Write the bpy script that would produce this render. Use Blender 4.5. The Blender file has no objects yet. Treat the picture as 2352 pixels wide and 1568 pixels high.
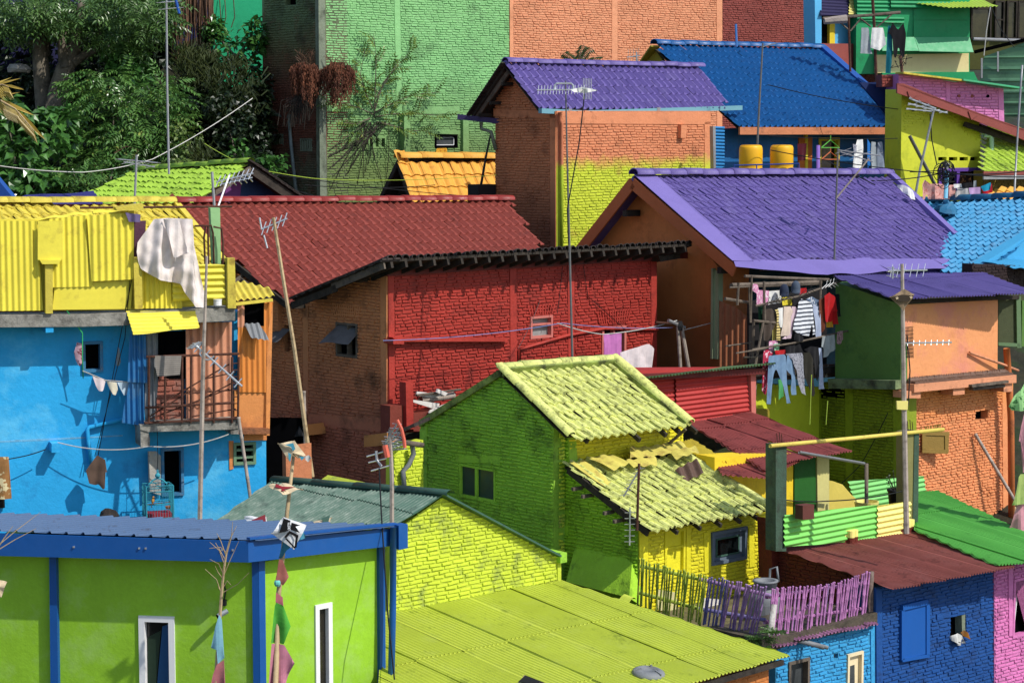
import bpy, math, random
from mathutils import Vector, Matrix, noise
from mathutils.geometry import tessellate_polygon
rad = math.radians
RND = random.Random(11)
SC = bpy.context.scene
COL = SC.collection
# ------------------------------------------------------------------ camera
F, CX, CY = 5000.0, 1176.0, 784.0            # focal length and centre, in units of a 2352 px wide frame
TH = math.atan(504 / 5000)                    # the camera looks down a little
CAM = Vector((0, 0, 12))
FW = Vector((0, math.cos(TH), -math.sin(TH))); UP = Vector((0, math.sin(TH), math.cos(TH))); RT = Vector((1, 0, 0))
cam = bpy.data.cameras.new('camera'); cam.sensor_width = 36; cam.lens = F / 2352 * 36
cam.clip_start = .5; cam.clip_end = 600
camo = bpy.data.objects.new('camera', cam); COL.objects.link(camo)
camo.location = CAM; camo.rotation_euler = (math.pi / 2 - TH, 0, 0); SC.camera = camo
# ------------------------------------------------------------------ light
w = bpy.data.worlds.new('World'); SC.world = w; w.use_nodes = True
nt = w.node_tree; bg = nt.nodes['Background']; sky = nt.nodes.new('ShaderNodeTexSky')
sky.sky_type = 'NISHITA'; sky.sun_disc = False; sky.sun_elevation = rad(48); sky.sun_rotation = rad(180 - 58)
nt.links.new(sky.outputs[0], bg.inputs[0]); bg.inputs[1].default_value = .14
sun = bpy.data.lights.new('sun', 'SUN'); sun.energy = 3.9; sun.angle = rad(.5); sun.color = (1, .955, .88)
suno = bpy.data.objects.new('sun', sun); COL.objects.link(suno)
SDIR = Vector((math.sin(rad(58)) * math.cos(rad(48)), -math.cos(rad(58)) * math.cos(rad(48)), math.sin(rad(48))))
suno.rotation_euler = SDIR.to_track_quat('Z', 'Y').to_euler(); suno.location = (30, -30, 50)
SC.view_settings.view_transform = 'Standard'; SC.view_settings.look = 'None'
SC.view_settings.exposure = .2; SC.view_settings.gamma = 1
# ------------------------------------------------------------------ geometry of the view
def ray(x, y): return FW + RT * ((x - CX) / F) - UP * ((y - CY) / F)
def P(x, y, d): return CAM + ray(x, y) * d
def proj(p):
    q = p - CAM; d = q.dot(FW); return CX + F * q.dot(RT) / d, CY - F * q.dot(UP) / d
TY = (0, 680, 1360, 2031)
def Q(r, c, x, y): return ((c * 1024 + .44638 * x) / 1.74150, (TY[r] + .44638 * y) / 1.74150)
def QS(r, c, *pts): return [Q(r, c, *p) for p in pts]
def K(*pts): return [(1665.2 + .3653 * x, 620.2 + .3653 * y) for x, y in pts]
def G2(*pts): return [(2009.8 + .2693 * x, .2693 * y) for x, y in pts]
def S3(*pts): return [(2038.5 + .2333 * x, 275.6 + .2333 * y) for x, y in pts]
def Z6(*pts): return [(516.8 + .3848 * x, 631.6 + .3848 * y) for x, y in pts]
class Pl:
    def __init__(s, o, u, v): s.o, s.u, s.v = o, u.normalized(), v.normalized(); s.n = s.u.cross(s.v)
    def dep(s, x, y): return (s.o - CAM).dot(s.n) / ray(x, y).dot(s.n)
    def hit(s, x, y): return CAM + ray(x, y) * s.dep(x, y)
    def loc(s, p): q = p - s.o; return q.dot(s.u), q.dot(s.v)
    def uv(s, x, y): return s.loc(s.hit(x, y))
    def uvs(s, px): return [s.uv(*p) for p in px]
    def W(s, a, b, c=0.): return s.o + s.u * a + s.v * b + s.n * c
    def off(s, c): return Pl(s.o + s.n * c, s.u, s.v)
def U(az): return Vector((math.cos(rad(az)), math.sin(rad(az)), 0))
Z = Vector((0, 0, 1))
def VPo(p, az): return Pl(p, U(az), Z)
def VP(x, y, d, az): return VPo(P(x, y, d), az)
def RPo(p, az, pt):
    a, q = rad(az), rad(pt)
    return Pl(p, U(az), Vector((-math.sin(a) * math.cos(q), math.cos(a) * math.cos(q), math.sin(q))))
def RP(x, y, d, az, pt): return RPo(P(x, y, d), az, pt)
def RP2(A, E, az):
    u = U(az); v = A - E; v = v - u * v.dot(u); return Pl(E, u, v)
# ------------------------------------------------------------------ materials
MATS = {}; PK = {}
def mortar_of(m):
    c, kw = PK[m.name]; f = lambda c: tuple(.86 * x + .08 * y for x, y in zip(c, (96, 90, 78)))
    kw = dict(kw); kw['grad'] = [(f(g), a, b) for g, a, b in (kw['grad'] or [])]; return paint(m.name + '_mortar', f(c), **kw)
def lin(c):
    g = .3 * c[0] + .55 * c[1] + .15 * c[2]; c = [x + (g - x) * .19 for x in c]
    return tuple((x / 255 / 12.92 if x <= 10 else ((x / 255 + .055) / 1.055) ** 2.4) for x in c) + (1,)
class NG:
    def __init__(s, name):
        s.m = bpy.data.materials.new(name); s.m.use_nodes = True; s.t = s.m.node_tree
        s.b = s.t.nodes['Principled BSDF']; s.pos = s.n('ShaderNodeNewGeometry').outputs['Position']
    def n(s, t, **k):
        x = s.t.nodes.new(t)
        for a, b in k.items(): setattr(x, a, b)
        return x
    def l(s, a, b): s.t.links.new(a, b)
    def noise(s, scale, detail=5, rough=.6, stretch=None):
        x = s.n('ShaderNodeTexNoise'); x.inputs['Scale'].default_value = scale
        x.inputs['Detail'].default_value = detail; x.inputs['Roughness'].default_value = rough
        if stretch:
            mp = s.n('ShaderNodeMapping'); mp.inputs['Scale'].default_value = stretch; s.l(s.pos, mp.inputs[0]); s.l(mp.outputs[0], x.inputs['Vector'])
        else: s.l(s.pos, x.inputs['Vector'])
        return x.outputs[0]
    def ramp(s, f, lo, hi, a=0., b=1.):
        x = s.n('ShaderNodeMapRange'); x.inputs[1].default_value = lo; x.inputs[2].default_value = hi
        x.inputs[3].default_value = a; x.inputs[4].default_value = b; s.l(f, x.inputs[0]); return x.outputs[0]
    def mix(s, f, a, b):
        x = s.n('ShaderNodeMix', data_type='RGBA')
        if isinstance(f, float): x.inputs[0].default_value = f
        else: s.l(f, x.inputs[0])
        for v, i in ((a, 6), (b, 7)):
            if isinstance(v, tuple): x.inputs[i].default_value = v
            else: s.l(v, x.inputs[i])
        return x.outputs[2]
    def math(s, op, a, b):
        x = s.n('ShaderNodeMath', operation=op)
        for v, i in ((a, 0), (b, 1)):
            if isinstance(v, (int, float)): x.inputs[i].default_value = v
            else: s.l(v, x.inputs[i])
        return x.outputs[0]
def scl(c, k): return tuple(min(1, x * k) for x in c[:3]) + (1,)
def paint(name, c, var=.16, rough=.62, dirt=None, amt=.3, ds=1.3, bump=.12, bs=35, grad=None, second=None, s2=(.55, .62, .7), metal=0., spec=.3, streak=0., k=1., fade=.0):
    """c: colour 0-255; dirt: (r,g,b) spread over `amt`; grad: list of (colour, z_hi, z_lo) painted below; second: patches of another coat"""
    if name in MATS: return MATS[name]
    PK[name] = (c, dict(var=var, rough=rough, bump=bump, bs=bs, dirt=dirt, amt=amt, ds=ds, grad=grad))
    g = NG(name); base = scl(lin(c), k)
    col = g.mix(g.ramp(g.noise(1.1, 4), .3, .7), scl(base, 1 - var), scl(base, 1 + var * .7))
    col = g.mix(g.ramp(g.noise(14, 4, .7), .35, .7, 0, .55), col, scl(base, 1 - var * 1.3))
    if fade: col = g.mix(g.ramp(g.noise(2.3, 6, .65), .5, .72, 0, fade), col, scl(tuple(min(1, x * .6 + .28) for x in base[:3]), 1))
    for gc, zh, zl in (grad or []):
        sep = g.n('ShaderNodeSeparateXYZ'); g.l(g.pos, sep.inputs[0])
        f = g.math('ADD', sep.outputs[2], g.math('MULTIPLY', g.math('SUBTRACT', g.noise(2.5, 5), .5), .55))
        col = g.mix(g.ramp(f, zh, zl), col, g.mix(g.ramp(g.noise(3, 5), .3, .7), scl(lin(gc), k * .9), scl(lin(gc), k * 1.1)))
    if second:
        col = g.mix(g.math('MULTIPLY', g.ramp(g.noise(s2[2], 8, .68), s2[0], s2[1]), 1.), col, scl(lin(second), 1))
    if streak: col = g.mix(g.ramp(g.noise(1.0, 6, .7, (5, 5, .35)), .5, .75, 0, streak), col, scl(base, .35))
    if dirt: col = g.mix(g.ramp(g.noise(ds, 9, .72), .62 - amt * .35, .8 - amt * .25, 0, .9), col, lin(dirt))
    g.l(col, g.b.inputs['Base Color'])
    g.b.inputs['Metallic'].default_value = metal; g.b.inputs['Specular IOR Level'].default_value = spec
    g.l(g.ramp(g.noise(6, 5), .3, .7, rough - .1, min(1, rough + .15)), g.b.inputs['Roughness'])
    if bump:
        bp = g.n('ShaderNodeBump'); bp.inputs['Strength'].default_value = min(1, bump * 3); bp.inputs['Distance'].default_value = .012
        g.l(g.math('ADD', g.noise(bs, 6, .65), g.math('MULTIPLY', g.noise(4.5, 3), 2.)), bp.inputs['Height']); g.l(bp.outputs[0], g.b.inputs['Normal'])
    MATS[name] = g.m; return g.m
def plain(name, c, rough=.6, metal=0., spec=.3, alpha=None):
    if name in MATS: return MATS[name]
    g = NG(name); b = lin(c)
    g.l(g.mix(g.ramp(g.noise(7, 5), .3, .7), scl(b, .82), scl(b, 1.1)), g.b.inputs['Base Color'])
    g.b.inputs['Roughness'].default_value = rough; g.b.inputs['Metallic'].default_value = metal; g.b.inputs['Specular IOR Level'].default_value = spec
    MATS[name] = g.m; return g.m
def leafmat(name, a, b, c=None, gloss=.42):
    if name in MATS: return MATS[name]
    g = NG(name); col = g.mix(g.ramp(g.noise(1.7, 3), .35, .65), lin(a), lin(b))
    if c: col = g.mix(g.ramp(g.noise(4.3, 3), .6, .72), col, lin(c))
    col = g.mix(g.ramp(g.noise(23, 2), .3, .7, 0, .5), col, scl(lin(a), .7))
    g.l(col, g.b.inputs['Base Color']); g.b.inputs['Roughness'].default_value = gloss
    tr = g.n('ShaderNodeBsdfTranslucent'); g.l(col, tr.inputs[0]); ms = g.n('ShaderNodeMixShader'); ms.inputs[0].default_value = .22
    g.l(g.b.outputs[0], ms.inputs[1]); g.l(tr.outputs[0], ms.inputs[2]); g.l(ms.outputs[0], g.t.nodes['Material Output'].inputs[0])
    MATS[name] = g.m; return g.m
def cloth(name, c, c2=None, kind=None, scale=20, rough=.85):
    """woven cloth; kind: 'stripe' (along z) | 'vstripe' | 'spots'"""
    if name in MATS: return MATS[name]
    g = NG(name); b = lin(c); col = g.mix(g.ramp(g.noise(9, 4), .3, .7), scl(b, .85), scl(b, 1.08))
    if c2:
        if kind == 'spots': f = g.ramp(g.noise(scale, 2), .56, .6)
        else:
            wv = g.n('ShaderNodeTexWave'); wv.inputs['Scale'].default_value = scale; wv.inputs['Distortion'].default_value = .4
            wv.bands_direction = 'Z' if kind == 'stripe' else 'X'; g.l(g.pos, wv.inputs[0]); f = g.ramp(wv.outputs['Fac'], .62, .75)
        col = g.mix(f, col, lin(c2))
    g.l(col, g.b.inputs['Base Color']); g.b.inputs['Roughness'].default_value = rough; g.b.inputs['Specular IOR Level'].default_value = .1
    g.b.inputs['Sheen Weight'].default_value = .1
    tr = g.n('ShaderNodeBsdfTranslucent'); g.l(col, tr.inputs[0]); ms = g.n('ShaderNodeMixShader'); ms.inputs[0].default_value = .12
    g.l(g.b.outputs[0], ms.inputs[1]); g.l(tr.outputs[0], ms.inputs[2]); g.l(ms.outputs[0], g.t.nodes['Material Output'].inputs[0])
    MATS[name] = g.m; return g.m
def glass(name, c=(18, 24, 26), rough=.08):
    if name in MATS: return MATS[name]
    g = NG(name); g.l(g.mix(g.ramp(g.noise(3, 5), .35, .7), scl(lin(c), .6), lin(c)), g.b.inputs['Base Color'])
    g.l(g.ramp(g.noise(5, 6), .4, .8, rough, rough + .25), g.b.inputs['Roughness']); g.b.inputs['Specular IOR Level'].default_value = .6
    MATS[name] = g.m; return g.m
# ------------------------------------------------------------------ mesh builder
class MB:
    def __init__(s): s.v = []; s.f = []
    def add(s, vs, fs):
        k = len(s.v); s.v.extend(vs); s.f.extend([tuple(i + k for i in f) for f in fs]); return s
    def hexa(s, p): return s.add(p, [(0, 1, 2, 3), (7, 6, 5, 4), (0, 4, 5, 1), (1, 5, 6, 2), (2, 6, 7, 3), (3, 7, 4, 0)])
    def box(s, pl, a0, a1, b0, b1, c0, c1):
        W = pl.W; return s.hexa([W(a0, b0, c0), W(a1, b0, c0), W(a1, b1, c0), W(a0, b1, c0), W(a0, b0, c1), W(a1, b0, c1), W(a1, b1, c1), W(a0, b1, c1)])
    def beam(s, p, q, wd, ht, up=Z):
        d = (q - p).normalized(); r = d.cross(up).normalized() * wd / 2; t = r.cross(d).normalized() * ht / 2
        return s.hexa([p - r - t, p + r - t, p + r + t, p - r + t, q - r - t, q + r - t, q + r + t, q - r + t])
    def slab(s, pl, outer, holes=(), c0=-.1, c1=0.):
        loops = [list(outer)] + [list(h) for h in holes]
        tri = tessellate_polygon([[Vector((a, b, 0)) for a, b in lp] for lp in loops])
        flat = [p for lp in loops for p in lp]; n = len(flat)
        fs = [tuple(t) for t in tri] + [tuple(i + n for i in reversed(t)) for t in tri]; k = 0
        for lp in loops:
            m = len(lp)
            for i in range(m): j = (i + 1) % m; fs.append((k + i, k + j, n + k + j, n + k + i))
            k += m
        return s.add([pl.W(a, b, c1) for a, b in flat] + [pl.W(a, b, c0) for a, b in flat], fs)
    def strip(s, pl, px, c0=-.02, c1=.03): return s.slab(pl, pl.uvs(px), (), c0, c1)
    def tube(s, pts, r, seg=6):
        n = len(pts); rs = r if isinstance(r, (list, tuple)) else [r] * n; vs = []
        d0 = (pts[-1] - pts[0]).normalized(); ref = Vector((.3, .5, .8)) if abs(d0.z) < .8 else Vector((1, .2, .1))
        for i in range(n):
            d = (pts[min(i + 1, n - 1)] - pts[max(i - 1, 0)]).normalized()
            a = d.cross(ref).normalized(); b = d.cross(a)
            for k in range(seg):
                t = 2 * math.pi * k / seg; vs.append(pts[i] + (a * math.cos(t) + b * math.sin(t)) * rs[i])
        fs = [(i * seg + k, i * seg + (k + 1) % seg, (i + 1) * seg + (k + 1) % seg, (i + 1) * seg + k) for i in range(n - 1) for k in range(seg)]
        fs += [tuple(range(seg)), tuple((n - 1) * seg + k for k in range(seg))]
        return s.add(vs, fs)
    def lathe(s, o, prof, seg=20, ax=Z):
        a = ax.cross(Vector((.31, .9, .1))).normalized(); b = ax.cross(a); vs = []; n = len(prof)
        for r, h in prof:
            for k in range(seg): t = 2 * math.pi * k / seg; vs.append(o + ax * h + (a * math.cos(t) + b * math.sin(t)) * r)
        fs = [(i * seg + k, i * seg + (k + 1) % seg, (i + 1) * seg + (k + 1) % seg, (i + 1) * seg + k) for i in range(n - 1) for k in range(seg)]
        fs += [tuple(range(seg)), tuple((n - 1) * seg + k for k in range(seg))]
        return s.add(vs, fs)
def scan(poly, ax, val):
    r = []; n = len(poly)
    for i in range(n):
        p, q = poly[i], poly[(i + 1) % n]
        if (p[ax] <= val) != (q[ax] <= val): t = (val - p[ax]) / (q[ax] - p[ax]); r.append(p[1 - ax] + t * (q[1 - ax] - p[1 - ax]))
    return sorted(r)
def inside(poly, a, b):
    xs = scan(poly, 1, b); return sum(1 for x in xs if x < a) % 2 == 1
def bricks(mb, pl, outer, holes=(), c=0., ch=.068, bl=.245, joint=.016, relief=.018, jit=.006, seed=1, miss=.0):
    R = random.Random(seed); b0 = min(p[1] for p in outer); b1 = max(p[1] for p in outer); z = b0; row = 0
    while z < b1:
        zc = z + ch / 2; xs = scan(outer, 1, zc); iv = [(xs[i], xs[i + 1]) for i in range(0, len(xs) - 1, 2)]
        for h in holes:
            hx = scan(h, 1, zc)
            if len(hx) >= 2:
                nv = []
                for a, b in iv:
                    if hx[-1] <= a or hx[0] >= b: nv.append((a, b))
                    else:
                        if hx[0] > a: nv.append((a, hx[0]))
                        if hx[-1] < b: nv.append((hx[-1], b))
                iv = nv
        ph = R.uniform(0, bl)
        for a, b in iv:
            x = a - (row % 2) * bl / 2 - ph * .35 - R.uniform(0, .05)
            while x < b:
                L = bl * R.uniform(.88, 1.08)
                if R.random() < .08: L *= .55
                p, q = max(a, x) + joint / 2 * R.uniform(.4, 1.5), min(b, x + L) - joint / 2 * R.uniform(.4, 1.5); x += L
                if q - p < .035 or R.random() < miss: continue
                wz = .011 * math.sin((p + row * .13) * 1.7 + seed) + .006 * math.sin(p * 5.1 + row)
                l0, l1 = z + wz + joint / 2 + R.uniform(-1, 1) * jit, z + wz + joint / 2 + R.uniform(-1, 1) * jit
                h0, h1 = l0 + ch - joint + R.uniform(-1, .6) * jit, l1 + ch - joint + R.uniform(-1, .6) * jit
                e, f0, f1 = .006, c + relief + R.uniform(-1.2, 1) * jit, c + relief + R.uniform(-1.2, 1) * jit
                W = pl.W
                mb.add([W(p, l0, c - .004), W(q, l1, c - .004), W(q, h1, c - .004), W(p, h0, c - .004), W(p + e, l0 + e, f0), W(q - e, l1 + e, f1), W(q - e, h1 - e, f1), W(p + e, h0 - e, f0)],
                       [(4, 5, 6, 7), (0, 1, 5, 4), (1, 2, 6, 5), (2, 3, 7, 6), (3, 0, 4, 7)])
        z += ch; row += 1
    return mb
SQ = lambda t: math.sin(2 * math.pi * t)
def RIB(t): t = t % 1; return 2.2 * math.exp(-((t - .5) / .2) ** 2) - .8
def TRAP(t):
    t = t % 1; return 1. if t < .12 else (1 - (t - .12) / .06 if t < .18 else (0. if t < .94 else (t - .94) / .06))
def sheet(mb, pl, poly, per=.076, amp=.010, ribs='v', joints=(), sw=.76, step=.014, seg=8, seed=1, prof=None, dent=.006, lift=.004, jj=.05):
    R = random.Random(seed); ax = 0 if ribs == 'v' else 1; prof = prof or (RIB if ribs == 'v' and per < .1 else SQ); amp = amp * (1.35 if prof is RIB else 1)
    s0 = min(p[ax] for p in poly); s1 = max(p[ax] for p in poly); k = 0; ss = s0
    while ss < s1 - .02:
        se = min(s1, ss + sw + .05); lf = R.uniform(0, lift); jt = [j + R.uniform(-jj, jj) for j in sorted(joints)]
        n = max(26, int((se - ss) / per * seg)); cols = []
        for i in range(n + 1):
            s = ss + (se - ss) * i / n; s = min(max(s, s0 + 1e-5), s1 - 1e-5); xs = scan(poly, ax, s)
            if len(xs) < 2: continue
            t0, t1 = xs[0], xs[-1]; bd = [t0] + [min(max(j, t0), t1) for j in jt] + [t1]; h = amp * prof(s / per); col = []
            for m in range(len(bd) - 1):
                for q in (0, .33, .67, 1):
                    t = bd[m] + (bd[m + 1] - bd[m] + (.05 if q == 1 and m < len(bd) - 2 else 0)) * q
                    hh = h + lf + (.022 * (1 - i / n) if prof is RIB and sw < 2 else 0) + (step * (1 - q) if len(bd) > 2 else 0) + dent * noise.noise(Vector((s * 1.3 + seed, t * 1.1, k * 3.7)))
                    col.append(pl.W(s, t, hh) if ax == 0 else pl.W(t, s, hh))
            cols.append(col)
        for i in range(len(cols) - 1):
            a, b = cols[i], cols[i + 1]
            for m in range(0, len(a), 4):
                mb.add([a[m], b[m], b[m + 1], a[m + 1], b[m + 2], a[m + 2], b[m + 3], a[m + 3]], [(0, 1, 2, 3), (3, 2, 4, 5), (5, 4, 6, 7)])
        ss += sw; k += 1
    return mb
def TILE(t):
    t = t % 1; return math.exp(-((t - .25) / .15) ** 2) * 1.4 - .25 * math.exp(-((t - .62) / .25) ** 2)
def WAVE(t): return math.sin(2 * math.pi * t) * .6 + .2 * math.sin(4 * math.pi * t + .5)
def tiles(mb, pl, poly, w=.21, l=.27, amp=.045, step=.024, jit=1., seed=1, prof=TILE, nseg=8, lost=0.):
    R = random.Random(seed); a0 = min(p[0] for p in poly); a1 = max(p[0] for p in poly); b0 = min(p[1] for p in poly); b1 = max(p[1] for p in poly)
    for j in range(int((b1 - b0) / l) + 1):
        for i in range(int((a1 - a0) / w) + 1):
            a, b = a0 + i * w, b0 + j * l
            if not inside(poly, a + w / 2, min(b + l / 2, b1 - .005)): continue
            if R.random() < lost: continue
            da, db, dh, sk, tl = R.gauss(0, .003) * jit, R.gauss(0, .006) * jit, abs(R.gauss(0, .004)) * jit, R.gauss(0, .012) * jit, R.gauss(0, .004) * jit
            W = pl.W; vs = []; W_ = w + .004
            for s in range(nseg + 1):
                t = s / nseg; h = amp * prof(t) + dh + tl * (t - .5); x = a + da + t * W_
                vs += [W(x, b + db + sk * t, h - .003), W(x, b + db + sk * t, h + step), W(x + sk, b + l * .5 + db, h + step * .5), W(x + sk, b + l + .035 + db, h)]
            fs = []
            for s in range(nseg):
                k = s * 4; fs += [(k, k + 4, k + 5, k + 1), (k + 1, k + 5, k + 6, k + 2), (k + 2, k + 6, k + 7, k + 3)]
            mb.add(vs, fs)
    return mb
def caps(mb, p, q, r=.1, L=.36, seed=1, seg=7, flat=.75):
    R = random.Random(seed); d = q - p; n = max(1, int(d.length / L)); e = d.normalized(); s = e.cross(Z).normalized(); t = s.cross(e)
    for i in range(n):
        a, b = p + d * (i / n), p + d * ((i + 1.12) / n); vs = []; r0, r1 = r * R.uniform(1.02, 1.14), r * R.uniform(.92, 1.0); oz = t * R.gauss(0, .006)
        for c, rr in ((a, r0 * .8), (a, r0), (b, r1)):
            for k in range(seg): f = math.pi * (1.12 * k / (seg - 1) - .06); vs.append(c + oz + s * (rr * math.cos(f)) + t * (rr * flat * math.sin(f)))
        mb.add(vs, [(m * seg + k, m * seg + k + 1, (m + 1) * seg + k + 1, (m + 1) * seg + k) for m in range(2) for k in range(seg - 1)])
    return mb
def drape(mb, pl, polys, amp=.02, freq=9., c=0., n=16, m=9, seed=1, px=True, grow=1.):
    R = random.Random(seed); ph = R.uniform(0, 6)
    for poly in polys:
        po = pl.uvs(poly) if px else poly; u0 = min(p[0] for p in po); u1 = max(p[0] for p in po); rows = []
        for i in range(n + 1):
            u = u0 + (u1 - u0) * (.002 + .996 * i / n); xs = scan(po, 0, u)
            if len(xs) < 2: rows.append(None); continue
            col = []
            for j in range(m + 1):
                t = j / m; v = xs[-1] + (xs[0] - xs[-1]) * t
                k = amp * (.3 + grow * .7 * t); h = k * math.sin(freq * u + ph + 1.2 * math.sin(3 * v)) + k * .6 * math.sin(freq * 2.3 * u + ph * 2 - 2.5 * v) + k * .8 * noise.noise(Vector((u * 5, v * 5, seed)))
                col.append(pl.W(u, v, c + h))
            rows.append(col)
        for i in range(n):
            if rows[i] and rows[i + 1]:
                a, b = rows[i], rows[i + 1]
                for j in range(m): mb.add([a[j], b[j], b[j + 1], a[j + 1]], [(0, 1, 2, 3)])
        c += .012
    return mb
def sagline(p, q, sag, n=14): return [p.lerp(q, i / n) - Z * (sag * 4 * (i / n) * (1 - i / n)) for i in range(n + 1)]
# ------------------------------------------------------------------ objects
def org(o):
    v = Vector((0, 0, 0))
    while o: v += o.location; o = o.parent
    return v
def mesh_obj(name, mb, m, parent=None, loc=None, smooth=False):
    base = org(parent) if parent else Vector((0, 0, 0)); base = base + (loc or Vector((0, 0, 0)))
    me = bpy.data.meshes.new(name); me.from_pydata([tuple(v - base) for v in mb.v], [], mb.f); me.materials.append(m)
    if smooth: me.polygons.foreach_set('use_smooth', [True] * len(me.polygons))
    me.update(); o = bpy.data.objects.new(name, me); COL.objects.link(o)
    if loc: o.location = loc
    if parent: o.parent = parent
    return o
def add(name, mb, m, parent, smooth=False, label=None):
    o = mesh_obj(name, mb, m, parent, None, smooth)
    if label: o['label'] = label
    return o
def T(name, label, cat, loc, group=None):
    o = bpy.data.objects.new(name, None); COL.objects.link(o); o.location = loc; o.empty_display_size = .2
    o['label'] = label; o['category'] = cat
    if group: o['group'] = group
    return o
def solo(name, mb, m, label, cat, group=None, smooth=False):
    xs = [v.x for v in mb.v]; ys = [v.y for v in mb.v]; zs = [v.z for v in mb.v]
    o = mesh_obj(name, mb, m, None, Vector(((min(xs) + max(xs)) / 2, (min(ys) + max(ys)) / 2, min(zs))), smooth)
    o['label'] = label; o['category'] = cat
    if group: o['group'] = group
    return o
def struct(name, mb, m, kind='structure', smooth=False):
    o = mesh_obj(name, mb, m, None, None, smooth); o['kind'] = kind; return o
def RU(pl, x0, y0, x1, y1):
    a, b = pl.uv(x0, y0); c, d = pl.uv(x1, y1); return [(a, d), (c, d), (c, b), (a, b)]
def wallpart(root, pl, px, m, holes=(), th=.22, depth=0., brick=None, c=0., extra=None, name='wall', label=None):
    o = pl.uvs(px); ua_, ub_ = min(p[0] for p in o), max(p[0] for p in o)
    o = [(p[0] + (.016 if p[0] - ua_ < .03 else 0) - (.016 if ub_ - p[0] < .03 else 0), p[1]) for p in o]; mb = MB(); mb.slab(pl, o, holes, c - th, c)
    if depth: mb.slab(pl, [(p[0] + (.03 if p[0] - ua_ < .1 else 0) - (.03 if ub_ - p[0] < .1 else 0), p[1]) for p in o], (), c - depth, c - th - .002)
    nf = len(mb.f)
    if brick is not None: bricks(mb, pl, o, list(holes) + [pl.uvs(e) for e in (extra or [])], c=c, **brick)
    for e in extra or []: mb.slab(pl, pl.uvs(e), (), c, c + .022)          # smooth plastered bands and pillars in the brickwork
    ob = add(name, mb, m, root, label=label)
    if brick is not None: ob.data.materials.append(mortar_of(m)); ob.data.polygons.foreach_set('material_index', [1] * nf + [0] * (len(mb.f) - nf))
    return ob
def window(root, pl, r, fm, pm, fw=.05, rec=.1, proud=.02, mv=(), mh=(), name='window', c=0., pane=True, thin=.025):
    (a, b), (a1, b1) = r[0], r[2]; mb = MB(); x = c + proud; y = c - rec
    mb.box(pl, a, a1, b1 - fw, b1, y, x); mb.box(pl, a, a1, b, b + fw, y, x); mb.box(pl, a, a + fw, b + fw, b1 - fw, y, x); mb.box(pl, a1 - fw, a1, b + fw, b1 - fw, y, x)
    for t in mv: q = a + (a1 - a) * t; mb.box(pl, q - thin, q + thin, b + fw, b1 - fw, y + .02, x - .006)
    for t in mh: q = b + (b1 - b) * t; mb.box(pl, a + fw, a1 - fw, q - thin * .8, q + thin * .8, y + .02, x - .008)
    o = add(name, mb, fm, root)
    if pane: add('pane', MB().box(pl, a + .004, a1 - .004, b + .004, b1 - .004, c - rec - .02, c - rec + .012), pm, o)
    return o
def opening(root, pl, r, m, c=0., dep=.2, name='opening'):
    (a, b), (a1, b1) = r[0], r[2]; return add(name, MB().box(pl, a + .002, a1 - .002, b + .002, b1 - .002, c - dep - .02, c - dep + .015), m, root)
def antenna(label, mast, booms, mat, r=.014, er=.006, mr=.02, mmat=None, group=None, extra=None):
    """mast: points; booms: list of (A, B, n, element half-length, element direction)"""
    t = T('tv_antenna', label, 'antenna', mast[0].copy(), group); add('mast', MB().tube(mast, mr), mmat or mat, t)
    for A, B, n, h, ed in booms:
        b = add('boom', MB().tube([A, B], r), mat, t); ed = ed.normalized()
        for i in range(n):
            c = A.lerp(B, (i + .5) / n); k = h(i / max(1, n - 1)) if callable(h) else h
            add('element', MB().tube([c - ed * k, c + ed * k], er, 5), mat, b)
    for nm, mb, m in extra or []: add(nm, mb, m, t)
    return t
def pole(label, pts, r, m, name='pole', cat='pole', group=None, seg=7, bamboo=False):
    if bamboo:
        mb = MB(); n = len(pts) - 1; tot = (pts[-1] - pts[0]).length; k = max(3, int(tot / .32)); r0, r1 = (r if isinstance(r, tuple) else (r, r)); q = []; rr = []
        for i in range(k + 1):
            t = i / k * n; j = min(int(t), n - 1); p = pts[j].lerp(pts[j + 1], t - j); d = (pts[-1] - pts[0]).normalized(); rad_ = r0 + (r1 - r0) * i / k
            for o_, f in ((-.02, 1), (0, 1.22), (.02, 1)): q.append(p + d * o_); rr.append(rad_ * f)
        mb.tube(q, rr, seg)
    else: mb = MB().tube(pts, list(r) if isinstance(r, tuple) else r, seg)
    return solo(name, mb, m, label, cat, group, smooth=True)
# leaves
def leaf(mb, p, d, nrm, L, wd, fold=.25):
    s = d.cross(nrm).normalized(); q = p + d * (L * .45); up = nrm * (wd * fold)
    mb.add([p, q + s * wd / 2 + up, p + d * L - nrm * (L * .12), q - s * wd / 2 + up, q], [(0, 1, 4), (1, 2, 4), (2, 3, 4), (3, 0, 4)])
def frond(mb, p, d, nrm, L, pairs, lw, ll, R):
    s = d.cross(nrm).normalized()
    for i in range(pairs):
        t = (i + .7) / pairs; q = p + d * (L * t) - nrm * (L * .35 * t * t)
        for g in (-1, 1):
            e = (s * g + d * .35 - nrm * R.uniform(.15, .6)).normalized(); leaf(mb, q, e, (nrm + s * g * .3).normalized(), ll * R.uniform(.8, 1.1) * (1.1 - .3 * abs(t - .5)), lw)
    leaf(mb, p + d * L - nrm * L * .35, (d - nrm * .5).normalized(), nrm, ll, lw)
def blob(cx, cy, d, rx, ry, rd, R, shell=.55):
    while True:
        v = Vector((R.uniform(-1, 1), R.uniform(-1, 1), R.uniform(-1, 1)))
        if shell < v.length < 1: break
    k = F / d; return P(cx, cy, d) + Vector((v.x * rx / k, v.y * rd, v.z * ry / k)), Vector((v.x, v.y, v.z * .8 + .35)).normalized()
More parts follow.
